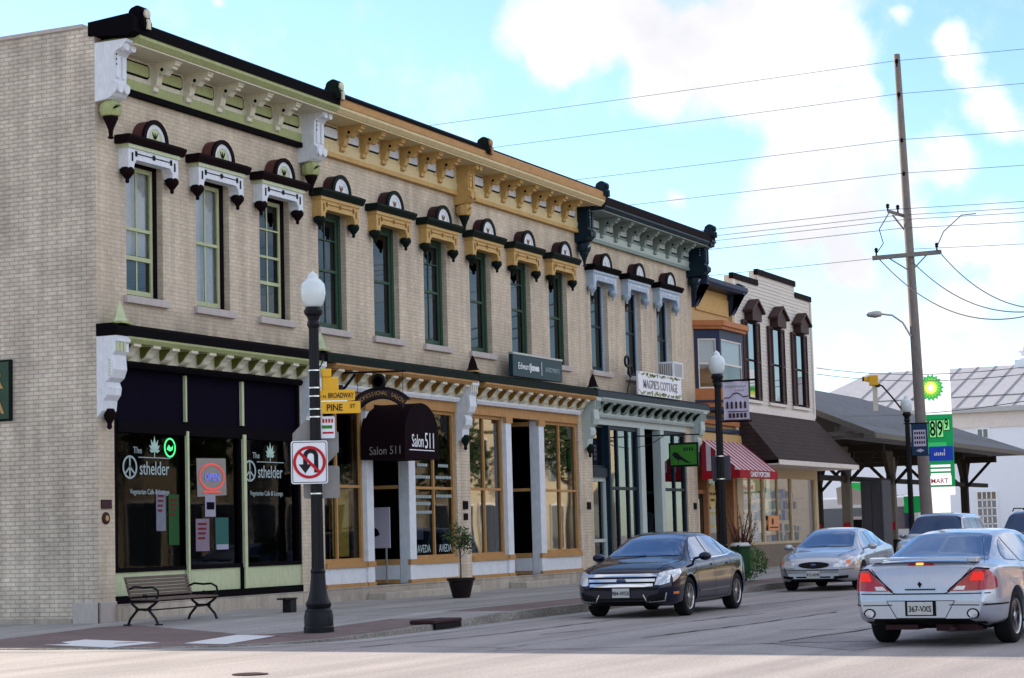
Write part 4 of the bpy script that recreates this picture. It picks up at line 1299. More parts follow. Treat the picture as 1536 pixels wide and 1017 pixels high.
def shop_six():
    t = thing('clapboard_shop', (39.9, 0, .1), 'white clapboard building with stepped parapet and brown shuttered windows', 'building')
    x0, x1 = 35.38, 44.4
    steps = [(x0, 38.05, 10.02), (38.05, 42.45, 10.42), (42.45, x1, 10.02)]
    m = MB()
    for a, b, zt in steps: m.box(a, b, .04, .3, 5.5, zt-.02)
    m.box(x0, x1, .3, 14, 4.9, 9.2)
    # lapped boards
    z = 5.5; h = .125
    while z < 10.3:
        for a, b, zt in steps:
            if z >= zt-.1: continue
            ze = min(z+h, zt-.02)
            m.quad((a, .016, z), (b, .016, z), (b, .034, ze), (a, .034, ze))
            m.quad((a, .016, z), (a, .04, z), (b, .04, z), (b, .016, z))
        z += h
    w = m.build('clapboard_wall', 'siding', t)
    m = MB()
    for a, b, zt in steps: m.box(a-.02, b+.02, -.03, .12, zt-.14, zt+.06)
    m.build('parapet_cap', 'dark_brown', t)
    m = MB(); m.box(x0, x0+.16, -.02, .04, 5.5, 9.86); m.box(x1-.12, x1+.02, -.02, .3, 5.5, 9.86); m.box(x0+.16, x1-.12, -.03, .04, 5.42, 5.64); m.build('trim_board', 'siding_trim', t)
    for i, xc in enumerate((37.05, 39.85, 42.6)):
        za, zb = 5.85, 8.55
        m = MB(); m.box(xc-.46, xc-.38, -.05, .04, za, zb); m.box(xc+.38, xc+.46, -.05, .04, za, zb); m.box(xc-.38, xc+.38, -.05, .04, za, za+.08); m.box(xc-.38, xc+.38, -.05, .04, 7.18, 7.24); m.box(xc-.38, xc+.38, -.05, .04, zb-.08, zb)
        win = m.build('window', 'siding_trim' if False else 'dark_brown', t)
        m = MB(); m.quad((xc-.4, -.01, za), (xc+.4, -.01, za), (xc+.4, -.01, zb), (xc-.4, -.01, zb)); m.build('glass', 'glass_solid', win)
        for s in (-1, 1):
            m = MB(); a = xc+s*.70-.22
            m.box(a, a+.05, -.07, -.0, za, zb); m.box(a+.39, a+.44, -.07, -.0, za, zb)
            for z_ in (za, 7.15, zb-.08): m.box(a+.05, a+.39, -.07, 0, z_, z_+.08)
            k = 0; z_ = za+.1
            while z_ < zb-.1:
                m.quad((a+.05, -.06, z_), (a+.39, -.06, z_), (a+.39, -.02, z_+.07), (a+.05, -.02, z_+.07)); z_ += .07
            m.build('shutter', 'shutter_brown', win)
        m = MB()
        m.prism([(xc-.5, zb+.0), (xc-.5, zb+.32), (xc, zb+.62), (xc+.5, zb+.32), (xc+.5, zb)], 'y', -.28, -.0)
        m.prism([(xc-.68, zb+.26), (xc, zb+.68), (xc, zb+.76), (xc-.72, zb+.34)], 'y', -.36, -.0)
        m.prism([(xc+.68, zb+.26), (xc+.72, zb+.34), (xc, zb+.76), (xc, zb+.68)], 'y', -.36, -.0)
        m.build('window_pediment', 'shutter_brown', win)
        m = MB(); m.box(xc-1.0, xc+1.0, -.06, .04, za-.10, za); m.build('sill', 'siding_trim', win)
    # shingled pent roof
    xe = x1+.55
    m = MB()
    A = [(x0-.1, -1.42, 3.72), (xe, -1.42, 3.72), (x1, -.02, 5.42), (x0+.1, -.02, 5.42)]
    m.quad(*A)
    m.quad((xe, -1.42, 3.72), (xe, 1.2, 3.72), (x1, 1.0, 5.42), (x1, -.02, 5.42))
    m.quad((x0-.1, -1.42, 3.72), (x0+.1, -.02, 5.42), (x0+.1, .02, 5.42), (x0-.1, .02, 3.72))
    m.build('pent_roof', 'shingle', t)
    m = MB(); m.box(x0-.1, xe, -1.44, -1.40, 3.56, 3.72); m.box(xe-.02, xe+.02, -1.40, 1.2, 3.56, 3.72); m.box(x0-.1, xe-.02, -1.40, .3, 3.56, 3.60)
    m.build('eave_board', 'siding_trim', t)
    # shop
    m = MB(); m.box(x0, x1, .02, .3, 3.30, 5.5); m.box(x0, x0+.35, .02, .3, .15, 3.3); m.box(x1-.3, x1, .02, .3, .15, 3.3); m.build('shop_wall', 'cream_wall', t)
    m = MB(); m.box(x0+.35, x1-.3, .0, .3, .15, .92); m.build('stall_riser', 'riser_stone', t)
    shop_frame(t, x0+.35, 38.0, .92, 3.3, 'cream_wall', [36.6], [], y=.08, t=.07, glass='glass_show')
    shop_frame(t, 38.0, 41.2, .92, 3.3, 'cream_wall', [39.6], [], y=.08, t=.07, glass='glass_show')
    shop_frame(t, 41.2, x1-.3, .92, 3.3, 'cream_wall', [], [], y=.08, t=.07, glass='glass_show')
    interior(t, x0+.3, x1-.2, .3, 3.4, 4, 'interior_lit')
    # goods on shelves seen through the glass
    m = MB(); rnd = random.Random(4)
    cols = ['curtain', 'teal_sign', 'cream', 'wine', 'white_paint', 'lime', 'bp_blue', 'b5_orange']
    for k in range(130):
        x = rnd.uniform(x0+.5, x1-.6); zz = rnd.choice([.97, 1.35, 1.75, 2.15, 2.55]); y = rnd.uniform(.5, 1.0)
        w_ = rnd.uniform(.1, .3); h_ = rnd.uniform(.14, .36)
        m.box(x, x+w_, y, y+.1, zz, zz+h_, rnd.randrange(len(cols)))
    for zz in (.95, 1.33, 1.73, 2.13, 2.53): m.box(x0+.5, x1-.4, .45, 1.1, zz-.02, zz, 0)
    tag(m.build('shelf_goods', cols, t), kind='stuff')
    m = MB(); m.box(38.35, 39.55, .02, .05, 1.38, 1.9); p = m.build('window_poster', 'poster_orange', t)
    m = MB(); m.lathe([(.12, 0), (.12, .004), (0, .004)], (38.8, .012, 1.7), n=14, axis='y'); m.box(38.5, 39.4, .014, .018, 1.47, 1.52); m.build('poster_print', 'sign_black', p)
    m = MB(); m.box(x0+.5, x1-.5, 3.0, 3.9, .3, .31); m.build('floor', 'bench_wood', t)
shop_six()

# ================================================================== depot canopy
def canopy():
    t = thing('depot_canopy', (58, 4, 0), 'open timber depot shelter with grey blue roof and braced dark posts beyond the clapboard building', 'shelter')
    xa, xb = 45.2, 78.0
    ye, yr, yk = -2.0, 4.2, 10.4
    ze, zr = 4.93, 7.55
    xh = 66.0   # where the ridge ends and the hip begins
    m = MB()
    m.quad((xa, ye, ze), (xb, ye, ze-.05), (xh, yr, zr), (xa, yr, zr))
    m.quad((xa, yr, zr), (xh, yr, zr), (xb, yk, ze), (xa, yk, ze))
    m.add([(xb, ye, ze-.05), (xb, yk, ze), (xh, yr, zr)], [(0, 1, 2)])
    m.build('roof', 'slate', t)
    m = MB()
    m.quad((xa, ye, ze-.12), (xa, yr, zr-.12), (xh, yr, zr-.12), (xb, ye, ze-.15))
    m.quad((xa, yr, zr-.12), (xa, yk, ze-.12), (xb, yk, ze-.12), (xh, yr, zr-.12))
    m.build('roof_boards', 'timber', t)
    m = MB()
    m.prism([(ye-.03, ze-.20), (ye-.03, ze+.02), (yr, zr+.03), (yk+.03, ze+.02), (yk+.03, ze-.20), (yr, zr-.20)], 'x', xa-.06, xa-.005)
    m.box(xa, xb, ye-.05, ye-.005, ze-.20, ze-.01)
    m.build('barge_board', 'timber_grey', t)
    m = MB()
    for x in (50.0, 57.0, 64.0, 71.0):
        m.box(x-.15, x+.15, ye+.9, yk-.9, ze-.55, ze-.25)
    m.box(46, 76, .35, .65, ze-.30, ze-.02); m.box(46, 76, 7.75, 8.05, ze-.30, ze-.02)
    m.box(46, 76, .40, .60, 3.25, 3.45)
    m.build('beam', 'timber', t)
    for x in (50.0, 57.0, 64.0, 71.0):
        for y in (.5, 7.9):
            m = MB()
            m.box(x-.17, x+.17, y-.17, y+.17, 0.3, ze-.3)
            p = m.build('post', 'timber' if x > 60 else 'timber_grey', t)
            m = MB()
            for s in (-1, 1):
                m.cyl((x, y, 3.1), (x+s*1.3, y, ze-.25), .10, n=4)
                m.cyl((x, y, 3.1), (x, y+s*1.5, ze-.3), .10, n=4)
            m.build('brace', 'timber', p)
            m = MB(); m.box(x-.24, x+.24, y-.24, y+.24, 0, .85); m.build('post_foot', 'seam', p)
            m = MB(); m.box(x-.178, x-.17, y-.14, y+.14, 1.25, 1.6); m.build('reflector', 'wine_bright', p)
    # gable end truss
    m = MB()
    m.cyl((xa+.3, ye+.5, ze-.1), (xa+.3, yk-.5, ze-.1), .13, n=4)
    for y in (ye+1.5, yr, yk-1.5): m.cyl((xa+.3, y, ze-.1), (xa+.3, y+.01, ze+ (.42 if y != yr else 2.2)), .10, n=4)
    m.cyl((xa+.3, ye+2.6, ze-.1), (xa+.3, yr, zr-.5), .10, n=4)
    m.cyl((xa+.3, ye+.9, ze+.0), (xa+.1, ye+2.4, ze+.0), .12, n=4); m.cyl((xa+.2, ye+1.8, ze-.5), (xa, ye+2.4, ze+.2), .09, n=4)
    m.build('gable_truss', 'timber_grey', t)
canopy()

# ================================================================== white barn with metal roof
def barn():
    t = thing('white_building', (98, 5, 0), 'long white building with pale metal roof and ventilator behind the fuel sign', 'building')
    X = 95.0
    m = MB()
    m.box(X, X+14, -18, 18.0, 0, 8.35)
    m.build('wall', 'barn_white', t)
    m = MB()
    m.quad((X-.5, -18.4, 8.4), (X-.5, 17.5, 8.4), (X+6.8, 13.3, 11.4), (X+6.8, -18.4, 11.4))
    m.quad((X+6.8, -18.4, 11.4), (X+6.8, 13.3, 11.4), (X+14.5, 17.5, 8.4), (X+14.5, -18.4, 8.4))
    m.add([(X-.5, 17.5, 8.4), (X+14.5, 17.5, 8.4), (X+6.8, 13.3, 11.4)], [(0, 1, 2)])
    m.build('metal_roof', 'tin_roof', t)
    m = MB()
    y = -18
    while y < 13:
        m.cyl((X-.5, y+1.1, 8.43), (X+6.8, y, 11.43), .022, n=4); y += 1.15
    m.cyl((X+1.4, -18, 9.22), (X+1.4, 16.0, 9.22), .03, n=4)
    m.build('roof_seam', 'seam_grey', t)
    m = MB(); m.box(X-.55, X-.35, -18.4, 17.5, 8.12, 8.42); m.build('gutter', 'galv', t)
    m = MB(); m.box(X-.12, X, -18, 18, 7.2, 8.12); m.build('frieze_board', 'siding_trim', t)
    m = MB(); m.box(X+6.2, X+7.3, 2.6, 3.7, 10.9, 11.7); m.lathe([(.55, 0), (.55, .1), (.38, .2), (.38, .45), (.62, .55), (.5, .75), (.2, .95), (0, 1.0)], (X+6.8, 3.15, 11.7), n=12)
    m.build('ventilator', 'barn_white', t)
    def window(ya, yb, za, zb, nx, nz):
        m = MB(); m.box(X-.08, X, ya-.12, yb+.12, za-.12, za); m.box(X-.08, X, ya-.12, yb+.12, zb, zb+.12); m.box(X-.08, X, ya-.12, ya, za, zb); m.box(X-.08, X, yb, yb+.12, za, zb)
        for i in range(1, nx): yy = ya+(yb-ya)*i/nx; m.box(X-.06, X, yy-.03, yy+.03, za, zb)
        for i in range(1, nz): zz = za+(zb-za)*i/nz; m.box(X-.06, X, ya, yb, zz-.03, zz+.03)
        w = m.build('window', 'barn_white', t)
        m = MB(); m.quad((X-.02, ya, za), (X-.02, yb, za), (X-.02, yb, zb), (X-.02, ya, zb)); m.build('glass', 'glass_solid', w)
    window(4.0, 5.1, .9, 3.3, 4, 5)
    window(4.3, 4.9, 6.6, 7.1, 2, 1)
    window(-3, -2, .9, 3.3, 4, 5)
    window(9.6, 10.6, .9, 3.3, 4, 5)
barn()

def far_bits():
    t = thing('cream_building', (104, 26, 0), 'cream brick building with a flat roof seen under the depot shelter', 'building')
    m = MB(); m.box(100, 112, 17.6, 34, 0, 7.0); m.build('wall', 'cream_wall', t)
    m = MB(); m.box(99.8, 112.2, 17.4, 34.2, 7.0, 7.3); m.build('parapet', 'b5_orange', t)
    for k in range(4):
        m = MB(); m.box(99.94, 100, 18.6+k*3, 19.8+k*3, 3.6, 5.2); w = m.build('window', 'glass_solid', t)
    # coach behind the posts
    t = thing('coach', (82, 6.4, 0), 'white coach with a long dark blue window band standing behind the shelter posts', 'bus')
    X = 80.0
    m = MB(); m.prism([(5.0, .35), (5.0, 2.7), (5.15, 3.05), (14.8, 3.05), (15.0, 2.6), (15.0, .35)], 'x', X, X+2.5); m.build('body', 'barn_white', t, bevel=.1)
    m = MB(); m.box(X-.01, X, 5.3, 14.7, 1.25, 2.45); m.build('window_band', 'navy_glass', t)
    for y in (6.8, 12.9):
        m = MB(); m.lathe([(.0, -.02), (.28, -.02), (.48, 0), (.5, .04), (.5, .26), (0, .28)], (X-.02, y, .5), n=20, axis='x'); m.build('wheel', 'tyre', t, smooth=40)
far_bits()

# ================================================================== fuel price sign
def fuel_sign():
    t = thing('fuel_sign', (48.0, -4.0, 0), 'tall white and green fuel price sign with a yellow green flower emblem', 'sign')
    rz = R(14)        # faces the road junction
    M = Matrix.Translation((48.0, -3.66, 0)) @ Matrix.Rotation(-R(90)+rz, 4, 'Z')
    def P(mb): return mb.xf(M)
    w = .62
    m = MB(); m.box(-w, w, -.16, .16, 2.55, 7.75); body = P(m).build('cabinet', 'bp_white', t, bevel=.03)
    m = MB(); m.box(-.42, .42, -.12, .12, 0, 2.55); P(m).build('pylon', 'bp_white', t)
    m = MB()
    m.box(-w+.0, w+.015, -.18, .18, 2.86, 5.62); P(m).build('green_panel', 'bp_green', body)
    m = MB(); m.box(-w+.1, w-.25, -.186, -.18, 4.05, 4.55); P(m).build('bright_panel', 'bp_lime2', body)
    # flower emblem
    z0 = 6.65
    for r1, r2, nn, mt_, y in ((.50, .40, 18, 'bp_green2', -.166), (.40, .31, 18, 'bp_lime', -.170), (.27, .20, 18, 'bp_yellow', -.174), (.13, .10, 18, 'bp_white', -.178)):
        m = MB(); pts = []
        for i in range(nn*2):
            a = pi*i/nn; r = r1 if i % 2 == 0 else r2
            pts.append((-.12+r*cos(a), z0+r*1.05*sin(a)))
        m.add([(-.12, y, z0)]+[(p[0], y, p[1]) for p in pts], [(0, i+1, (i+1) % (2*nn)+1) for i in range(2*nn)])
        P(m).build('flower_emblem', mt_, body)
    # price digits
    def TXT(nm, s, size, mt_, x, z, y=-.20, sx=1, bold=0):
        mb = text_mb(s, size, .008, bold)
        mb.xf(M @ Matrix.Translation((x, y, z)) @ Matrix.Diagonal((sx, 1, 1, 1)))
        mb.build(nm, mt_, body)
    for i, (s, x, z, h) in enumerate((('3', -.42, 4.72, .70), ('8', -.12, 4.72, .70), ('9', .16, 4.72, .70), ('9', .40, 4.98, .46))):
        m = MB(); m.box(x-.13, x+.13, -.19, -.182, z, z+h); P(m).build('price_tile', 'sign_black', body)
        m = MB(); m.box(x-.11, x+.11, -.194, -.19, z+.03, z+h-.03); P(m).build('price_tile_face', 'price_green', body)
        TXT('price_digit', s, h*1.15, 'dark_green', x, z+.09, bold=.012, sx=.55)
    m = MB(); m.box(-.30, w-.02, -.19, -.182, 3.85, 4.40); P(m).build('blue_panel', 'bp_blue', body)
    m = MB()
    for j in range(6): m.box(-.10+j*.07, -.055+j*.07, -.194, -.19, 4.05, 4.15+.03*(j % 2))
    m.box(.27, .30, -.194, -.19, 4.20, 4.30); P(m).build('panel_lettering', 'sign_white', body)
    for k in range(3):
        m = MB(); m.box(-.26, w-.14, -.19, -.182, 3.70-k*.16-.09, 3.70-k*.16); P(m).build('white_strip', 'bp_white', body)
    m = MB(); m.box(-.34, w-.12, -.19, -.182, 2.93, 3.28); P(m).build('mart_panel', 'bp_white', body)
    TXT('panel_lettering', 'MART', .26, 'sign_red', .05, 3.0, sx=.95, bold=.002)
fuel_sign()

def pump():
    t = local_thing('fuel_pump', (61.4, 3.1, 0), R(-78), 'white fuel pump under a green and white curved hood behind the shelter posts', 'fuel pump')
    m = MB(); m.box(-.55, .55, -.3, .3, .2, 1.9); m.build('cabinet', 'sign_white', t, bevel=.03)
    m = MB(); m.box(-.42, .42, -.32, -.3, 1.25, 1.75); m.build('display', 'seam', t)
    m = MB(); m.box(-.66, -.58, -.1, .1, 0, 2.5); m.box(.58, .66, -.1, .1, 0, 2.5); m.build('hood_post', 'sign_white', t)
    m = MB(); m.prism([(-1.0, 2.45), (-1.05, 3.2), (-.3, 3.4), (.6, 3.35), (1.0, 3.1), (1.0, 2.4)], 'y', -.35, .35); h = m.build('hood', 'sign_white', t)
    m = MB(); m.prism([(-.9, 3.25), (-.3, 3.43), (.6, 3.38), (1.03, 3.12), (1.03, 2.35), (.6, 2.35), (.3, 2.9), (-.2, 3.15)], 'y', -.36, .36); m.build('hood_stripe', 'bp_green2', h)
    m = MB(); m.lathe([(.12, 0), (.12, .01), (0, .01)], (-.45, -.372, 2.85), n=12, axis='y'); m.build('emblem', 'bp_green', h)
    m = MB(); m.tube([(.56, -.1, 1.5), (.75, -.15, 1.2), (.72, -.15, .8), (.57, -.1, .9)], .03); m.build('hose', 'rubber', t)
pump()
t = thing('street_bollard_sign', (63, 1.2, 0), 'small green square sign on a thin post beside the fuel sign', 'sign')
m = MB(); m.box(62.98, 63.02, 1.08, 1.12, 0, 2.6); m.build('post', 'galv', t)
m = MB(); m.box(62.93, 62.97, .75, 1.5, 2.0, 2.75); m.build('sign_board', 'bp_green', t)

# grey utility cabinet by the shelter
t = thing('utility_cabinet', (52, .3, 0), 'tall dark grey cabinet standing between the shelter posts', 'cabinet')
m = MB(); m.box(51.3, 52.7, -.6, .3, 0, 3.3); m.build('cabinet_body', 'cab_grey', t, bevel=.03)
m = MB(); m.box(51.26, 51.3, -.5, -.16, .2, 3.1); m.box(51.26, 51.3, -.14, .2, .2, 3.1); m.build('door', 'cab_grey', t)

# ================================================================== utility pole and wires
def pole():
    t = thing('utility_pole', (39.6, -5.2, 0), 'tall weathered wooden utility pole leaning slightly with one crossarm', 'utility pole')
    def at(px, py, dist):
        d = raydir(px, py); k = dist/sqrt(d.x**2+d.y**2); return CAMLOC+d*k
    top = Vector((40.9, -4.57, 18.1)); bot = Vector((40.83, -4.94, 0))
    m = MB(); m.tube([bot+(top-bot)*k/8 for k in range(9)], [.225-.115*k/8 for k in range(9)], 14); m.build('pole_shaft', 'wood_pole', t, smooth=40)
    def on(z): return bot+(top-bot)*(z/18.1)
    arms = MB()
    p = on(10.85); d = Vector((.35, -.94, 0)).normalized()
    arms.xf(Matrix.Identity(4))
    def beam(mb, a, b, h):
        a = Vector(a); b = Vector(b); mb.cyl(a, b, h, n=4)
    m = MB(); beam(m, p-d*1.25-Vector((.25, 0, .05)), p+d*1.15-Vector((.25, 0, -.08)), .10); m.build('crossarm', 'wood_pole', t)
    m = MB(); m.cyl(p-d*.7-Vector((.25, 0, .05)), on(10.3), .025, n=6); m.cyl(p+d*.7-Vector((.25, 0, -.05)), on(10.3), .025, n=6); m.build('arm_brace', 'galv', t)
    q = on(12.25); m = MB(); beam(m, q-Vector((.15, -.65, -.25)), q, .08); m.cyl(q-Vector((.1, -.5, -.1)), on(11.6), .03, n=6); m.build('stub_arm', 'wood_pole', t)
    ins = []
    for z in (17.75, 16.55, 14.9, 13.7): ins.append(on(z)+Vector((-.1, 0, 0)))
    ins += [q-Vector((.15, -.65, -.35)), q-Vector((.12, -.3, -.28)), q+Vector((0, 0, .2)), p-d*1.1+Vector((-.25, 0, .15)), p+d*1.0+Vector((-.25, 0, .25))]
    for i in ins:
        m = MB(); m.lathe([(.03, -.12), (.03, 0), (.07, .02), (.05, .06), (.07, .1), (.04, .16), (0, .16)], i, n=8); m.build('insulator', 'dark_brown', t, smooth=40)
    # street light arm
    a = on(8.0); m = MB()
    m.tube([a+Vector((-.2, .1, 0)), a+Vector((-.25, .35, .5)), a+Vector((-.3, .7, .78)), a+Vector((-.35, 1.1, .85))], .035, 8); arm = m.build('lamp_arm', 'galv', t, smooth=60)
    m = MB(); m.lathe([(0, -.28), (.10, -.2), (.13, 0), (.08, .25), (.03, .3)], a+Vector((-.37, 1.3, .85)), n=12, axis='y'); m.build('lamp_head', 'galv', arm, smooth=50)
    # cable loops at the crossarm
    m = MB()
    m.tube([q-Vector((.15, -.6, -.2)), q+Vector((-.3, .95, -.4)), p+Vector((-.3, .85, .5)), p-d*1.1+Vector((-.25, 0, .1))], .018, 5)
    m.build('jumper_cable', 'seam', t)
    m = MB(); m.tube([p+d*1.0+Vector((-.25, 0, .25)), p+d*1.25+Vector((-.2, 0, .8)), p+d*1.7+Vector((-.2, -.2, 1.35)), q+Vector((0, -2.4, -.1))], .018, 5)
    m.build('jumper_cable', 'seam', t)
    # line wires running both ways along the cross street
    def wire(a, b, sag, nm, lab, r=.009, grp='overhead wires'):
        a = Vector(a); b = Vector(b); n = 24
        pts = [a+(b-a)*k/n-Vector((0, 0, sag*4*(k/n)*(1-k/n))) for k in range(n+1)]
        m = MB(); m.tube(pts, r, 5)
        o = m.build(nm, 'wire', origin=a); tag(o, lab, 'wire', grp)
    levels = [(17.75, 'topmost'), (16.55, 'second from the top'), (14.9, 'third from the top'), (13.7, 'fourth from the top')]
    for z, lab in levels:
        p0 = on(z)+Vector((-.12, 0, .1))
        wire(p0, (41.5, 75, z+.1), .35, 'overhead_wire', 'thin dark overhead wire running left behind the rooftops, %s on the pole' % lab)
        wire(p0, (38, -75, z+.6), .9, 'overhead_wire', 'thin dark overhead wire running off to the right, %s on the pole' % lab)
    for k, (dz, dy) in enumerate(((.35, .65), (.12, .3), (-.05, 0), (-.35, .2))):
        p0 = q+Vector((-.12, dy, dz-.05))
        w = ('highest', 'second', 'third', 'lowest')[k]
        wire(p0, (41.5+k*.4, 75, 12.2+dz), .4, 'bundled_wire', '%s wire of the close bundle running left from the stub arm' % w, .010, 'bundle of wires')
        wire(p0, (38+k*.4, -75, 12.6+dz), .8, 'bundled_wire', '%s wire of the close bundle running right from the stub arm' % w, .010, 'bundle of wires')
    wire(on(10.9), (41.5, 75, 10.8), .4, 'overhead_wire', 'single wire running left just above the crossarm')
    wire(on(11.1), (36, -75, 11.6), 1.0, 'overhead_wire', 'single wire running right just above the crossarm')
    e = at(1560, 463, 58)
    wire(p+d*1.0+Vector((-.25, 0, .2)), e, .5, 'service_wire', 'service wire sloping down to the right from the crossarm tip', .02, 'service wires')
    wire(p+Vector((-.2, -.1, -.2)), e+Vector((0, 0, -.05)), .6, 'service_wire', 'service wire sloping down to the right from the middle of the crossarm', .02, 'service wires')
    wire(p-d*1.0+Vector((-.25, 0, -.1)), e+Vector((0, 0, -.1)), .9, 'service_wire', 'service wire sloping down to the right from the far crossarm tip', .02, 'service wires')
    for (pa, pb, lab) in (((1225, 552), (1600, 541), 'low cable crossing above the metal roof, upper one'), ((1225, 561), (1600, 552), 'low cable crossing above the metal roof, lower one'),
                          ((1190, 620), (1600, 590), 'slack low cable crossing in front of the metal roof')):
        wire(at(*pa, 84), at(*pb, 70), .35, 'low_cable', lab, .014, 'low cables by the shelter')
pole()
# ================================================================== street lamps
def lamp_proto(label):
    t = local_thing('street_lamp', (-2.58, -6.0, walk_z(-2.58)), 0, label, 'street lamp', 'black acorn street lamps along the kerb')
    m = MB()
    m.lathe([(.235, 0), (.235, .08), (.225, .10), (.225, .26), (.21, .30), (.21, .33), (.18, .37), (.195, .40), (.20, .44), (.165, .50), (.135, .62), (.115, .80), (.108, .90), (.12, .93), (.10, .97)], n=16)
    m.build('base', 'black_iron', t, smooth=25)
    m = MB()
    n = 16; vs = []
    prof = [(.100, .97), (.096, 1.2), (.088, 2.6), (.080, 4.1), (.075, 4.75)]
    for r, z in prof:
        for i in range(2*n):
            a = pi*i/n; rr = r*(1 if i % 2 == 0 else .90)
            vs.append((rr*cos(a), rr*sin(a), z))
    fs = []
    for j in range(len(prof)-1):
        for i in range(2*n): fs.append((j*2*n+i, j*2*n+(i+1) % (2*n), (j+1)*2*n+(i+1) % (2*n), (j+1)*2*n+i))
    m.add(vs, fs)
    m.build('shaft', 'black_iron', t)
    m = MB(); m.lathe([(.078, 4.68), (.10, 4.72), (.10, 4.76), (.085, 4.80), (.10, 4.86), (.14, 4.90), (.15, 4.95), (.13, 4.98), (.12, 5.02)], n=18); m.build('capital', 'black_iron', t, smooth=30)
    m = MB(); m.lathe([(.115, 5.00), (.15, 5.04), (.18, 5.12), (.196, 5.22), (.193, 5.29), (.18, 5.37), (.13, 5.43), (.085, 5.46), (.085, 5.49), (.06, 5.53), (.02, 5.56), (0, 5.58)], n=24); m.build('globe', 'globe', t, smooth=60)
    return t
lampA = lamp_proto('black street lamp with white globe on the corner, carrying the road signs')
lampB = copy_tree(lampA, (16.34, -5.97, .15), 0, label='black street lamp with a pale town banner, beyond the dark blue sedan')
lampC = copy_tree(lampA, (36.9, -5.35, .15), 0, label='black street lamp with a dark blue banner, in front of the timber shelter')

# iron arm for a hanging basket on the first lamp
def lamp_arm():
    t = lampA
    m = MB(); m.tube([(.08, 0, 4.05), (.16, -.02, 4.1), (.22, -.03, 4.2), (.2, -.03, 4.25)], .012, 6); m.build('basket_hook', 'black_iron', t)
lamp_arm()

LX, LY, LZ = -2.58, -6.0, walk_z(-2.58)
def facing(loc, yaw):
    "a frame whose -y looks along the horizontal direction yaw (degrees from -x towards -y)"
    return Matrix.Translation(loc) @ Matrix.Rotation(R(yaw), 4, 'Z')
# direction from the sign to the camera
to_cam = Vector((CAMLOC.x-LX, CAMLOC.y-LY, 0)).normalized()
RZ = atan2(to_cam.y, to_cam.x)+pi/2       # rotation so that local -y points to the camera

def rrect(w, h, r, cx=0, cz=0, n=5):
    pts = []
    for sx, sz, a0 in ((1, 1, 0), (-1, 1, 90), (-1, -1, 180), (1, -1, 270)):
        for k in range(n+1):
            a = R(a0+90*k/n)
            pts.append((cx+sx*(w/2-r)+r*cos(a), cz+sz*(h/2-r)+r*sin(a)))
    return pts
def ring(mb, r0, r1, y0, y1, cx=0, cz=0, n=48, a0=0, a1=2*pi):
    for i in range(n):
        a, b = a0+(a1-a0)*i/n, a0+(a1-a0)*(i+1)/n
        mb.prism([(cx+r0*cos(a), cz+r0*sin(a)), (cx+r1*cos(a), cz+r1*sin(a)), (cx+r1*cos(b), cz+r1*sin(b)), (cx+r0*cos(b), cz+r0*sin(b))], 'y', y0, y1)

def no_uturn():
    t = local_thing('road_sign', (LX, LY, 0), RZ, 'square white no U-turn sign with a red ring, strapped to the corner lamp', 'road sign')
    cx, cz = -.10, 2.66
    m = MB(); m.prism(rrect(.56, .66, .04, cx, cz), 'y', -.152, -.148); pl = m.build('plate', 'sign_white', t)
    m = MB()
    o = rrect(.525, .625, .035, cx, cz); i_ = rrect(.505, .605, .03, cx, cz)
    for k in range(len(o)):
        m.prism([o[k], o[(k+1) % len(o)], i_[(k+1) % len(o)], i_[k]], 'y', -.155, -.152)
    m.build('border', 'sign_black', pl)
    m = MB()   # the arrow
    w = .035
    ring(m, .085-w, .085+w*.9, -.156, -.152, cx+.02, cz+.09, 24, 0, pi)
    m.box(cx+.02+.085-w, cx+.02+.085+w*.9, -.156, -.152, cz-.16, cz+.09)
    m.box(cx+.02-.085-w*.9, cx+.02-.085+w, -.156, -.152, cz-.03, cz+.09)
    m.prism([(cx-.065-.10, cz-.03), (cx-.065, cz-.17), (cx-.065+.10, cz-.03)], 'y', -.156, -.152)
    m.build('u_turn_arrow', 'sign_black', pl)
    m = MB(); ring(m, .205, .25, -.160, -.156, cx, cz)
    a = R(135); p = Vector((cos(a), sin(a))); q = Vector((-p.y, p.x))*.022
    A = p*.21
    m.prism([(cx+A.x+q.x, cz+A.y+q.y), (cx+A.x-q.x, cz+A.y-q.y), (cx-A.x-q.x, cz-A.y-q.y), (cx-A.x+q.x, cz-A.y+q.y)], 'y', -.160, -.156)
    m.build('prohibition_ring', 'sign_red', pl)
    m = MB(); m.box(cx-.02, cx+.12, -.15, -.09, 2.80, 2.84); m.box(cx-.02, cx+.12, -.15, -.09, 2.5, 2.54); m.build('bracket', 'steel', t)
no_uturn()

def stop_back():
    t = local_thing('road_sign', (LX, LY, 0), RZ, 'grey back of an octagonal sign behind the no U-turn sign', 'road sign')
    m = MB(); r = .355/cos(pi/8)
    m.prism([(r*cos(pi/8+i*pi/4), 2.97+r*sin(pi/8+i*pi/4)) for i in range(8)], 'y', .12, .124); m.build('plate', 'sign_grey', t)
    m = MB(); m.box(-.03, .03, .10, .12, 2.6, 3.3); m.build('bracket', 'galv', t)
    t = local_thing('road_sign', (LX, LY, 0), RZ, 'grey back of a rectangular plate low behind the lamp post, under the octagon', 'road sign')
    m = MB(); m.prism(rrect(.56, .50, .04, .08, 2.36), 'y', .135, .139); m.build('plate', 'sign_grey', t)
    m = MB(); m.box(-.05, .1, .10, .135, 2.3, 2.34); m.build('bracket', 'galv', t)
stop_back()

def straps():
    for z in (3.30, 3.42, 3.62, 3.75, 4.02, 2.12):
        m = MB(); m.lathe([(.094, z-.010), (.102, z-.010), (.102, z+.010), (.094, z+.010)], n=20)
        m.build('strap', 'steel', lampA, smooth=30)
straps()

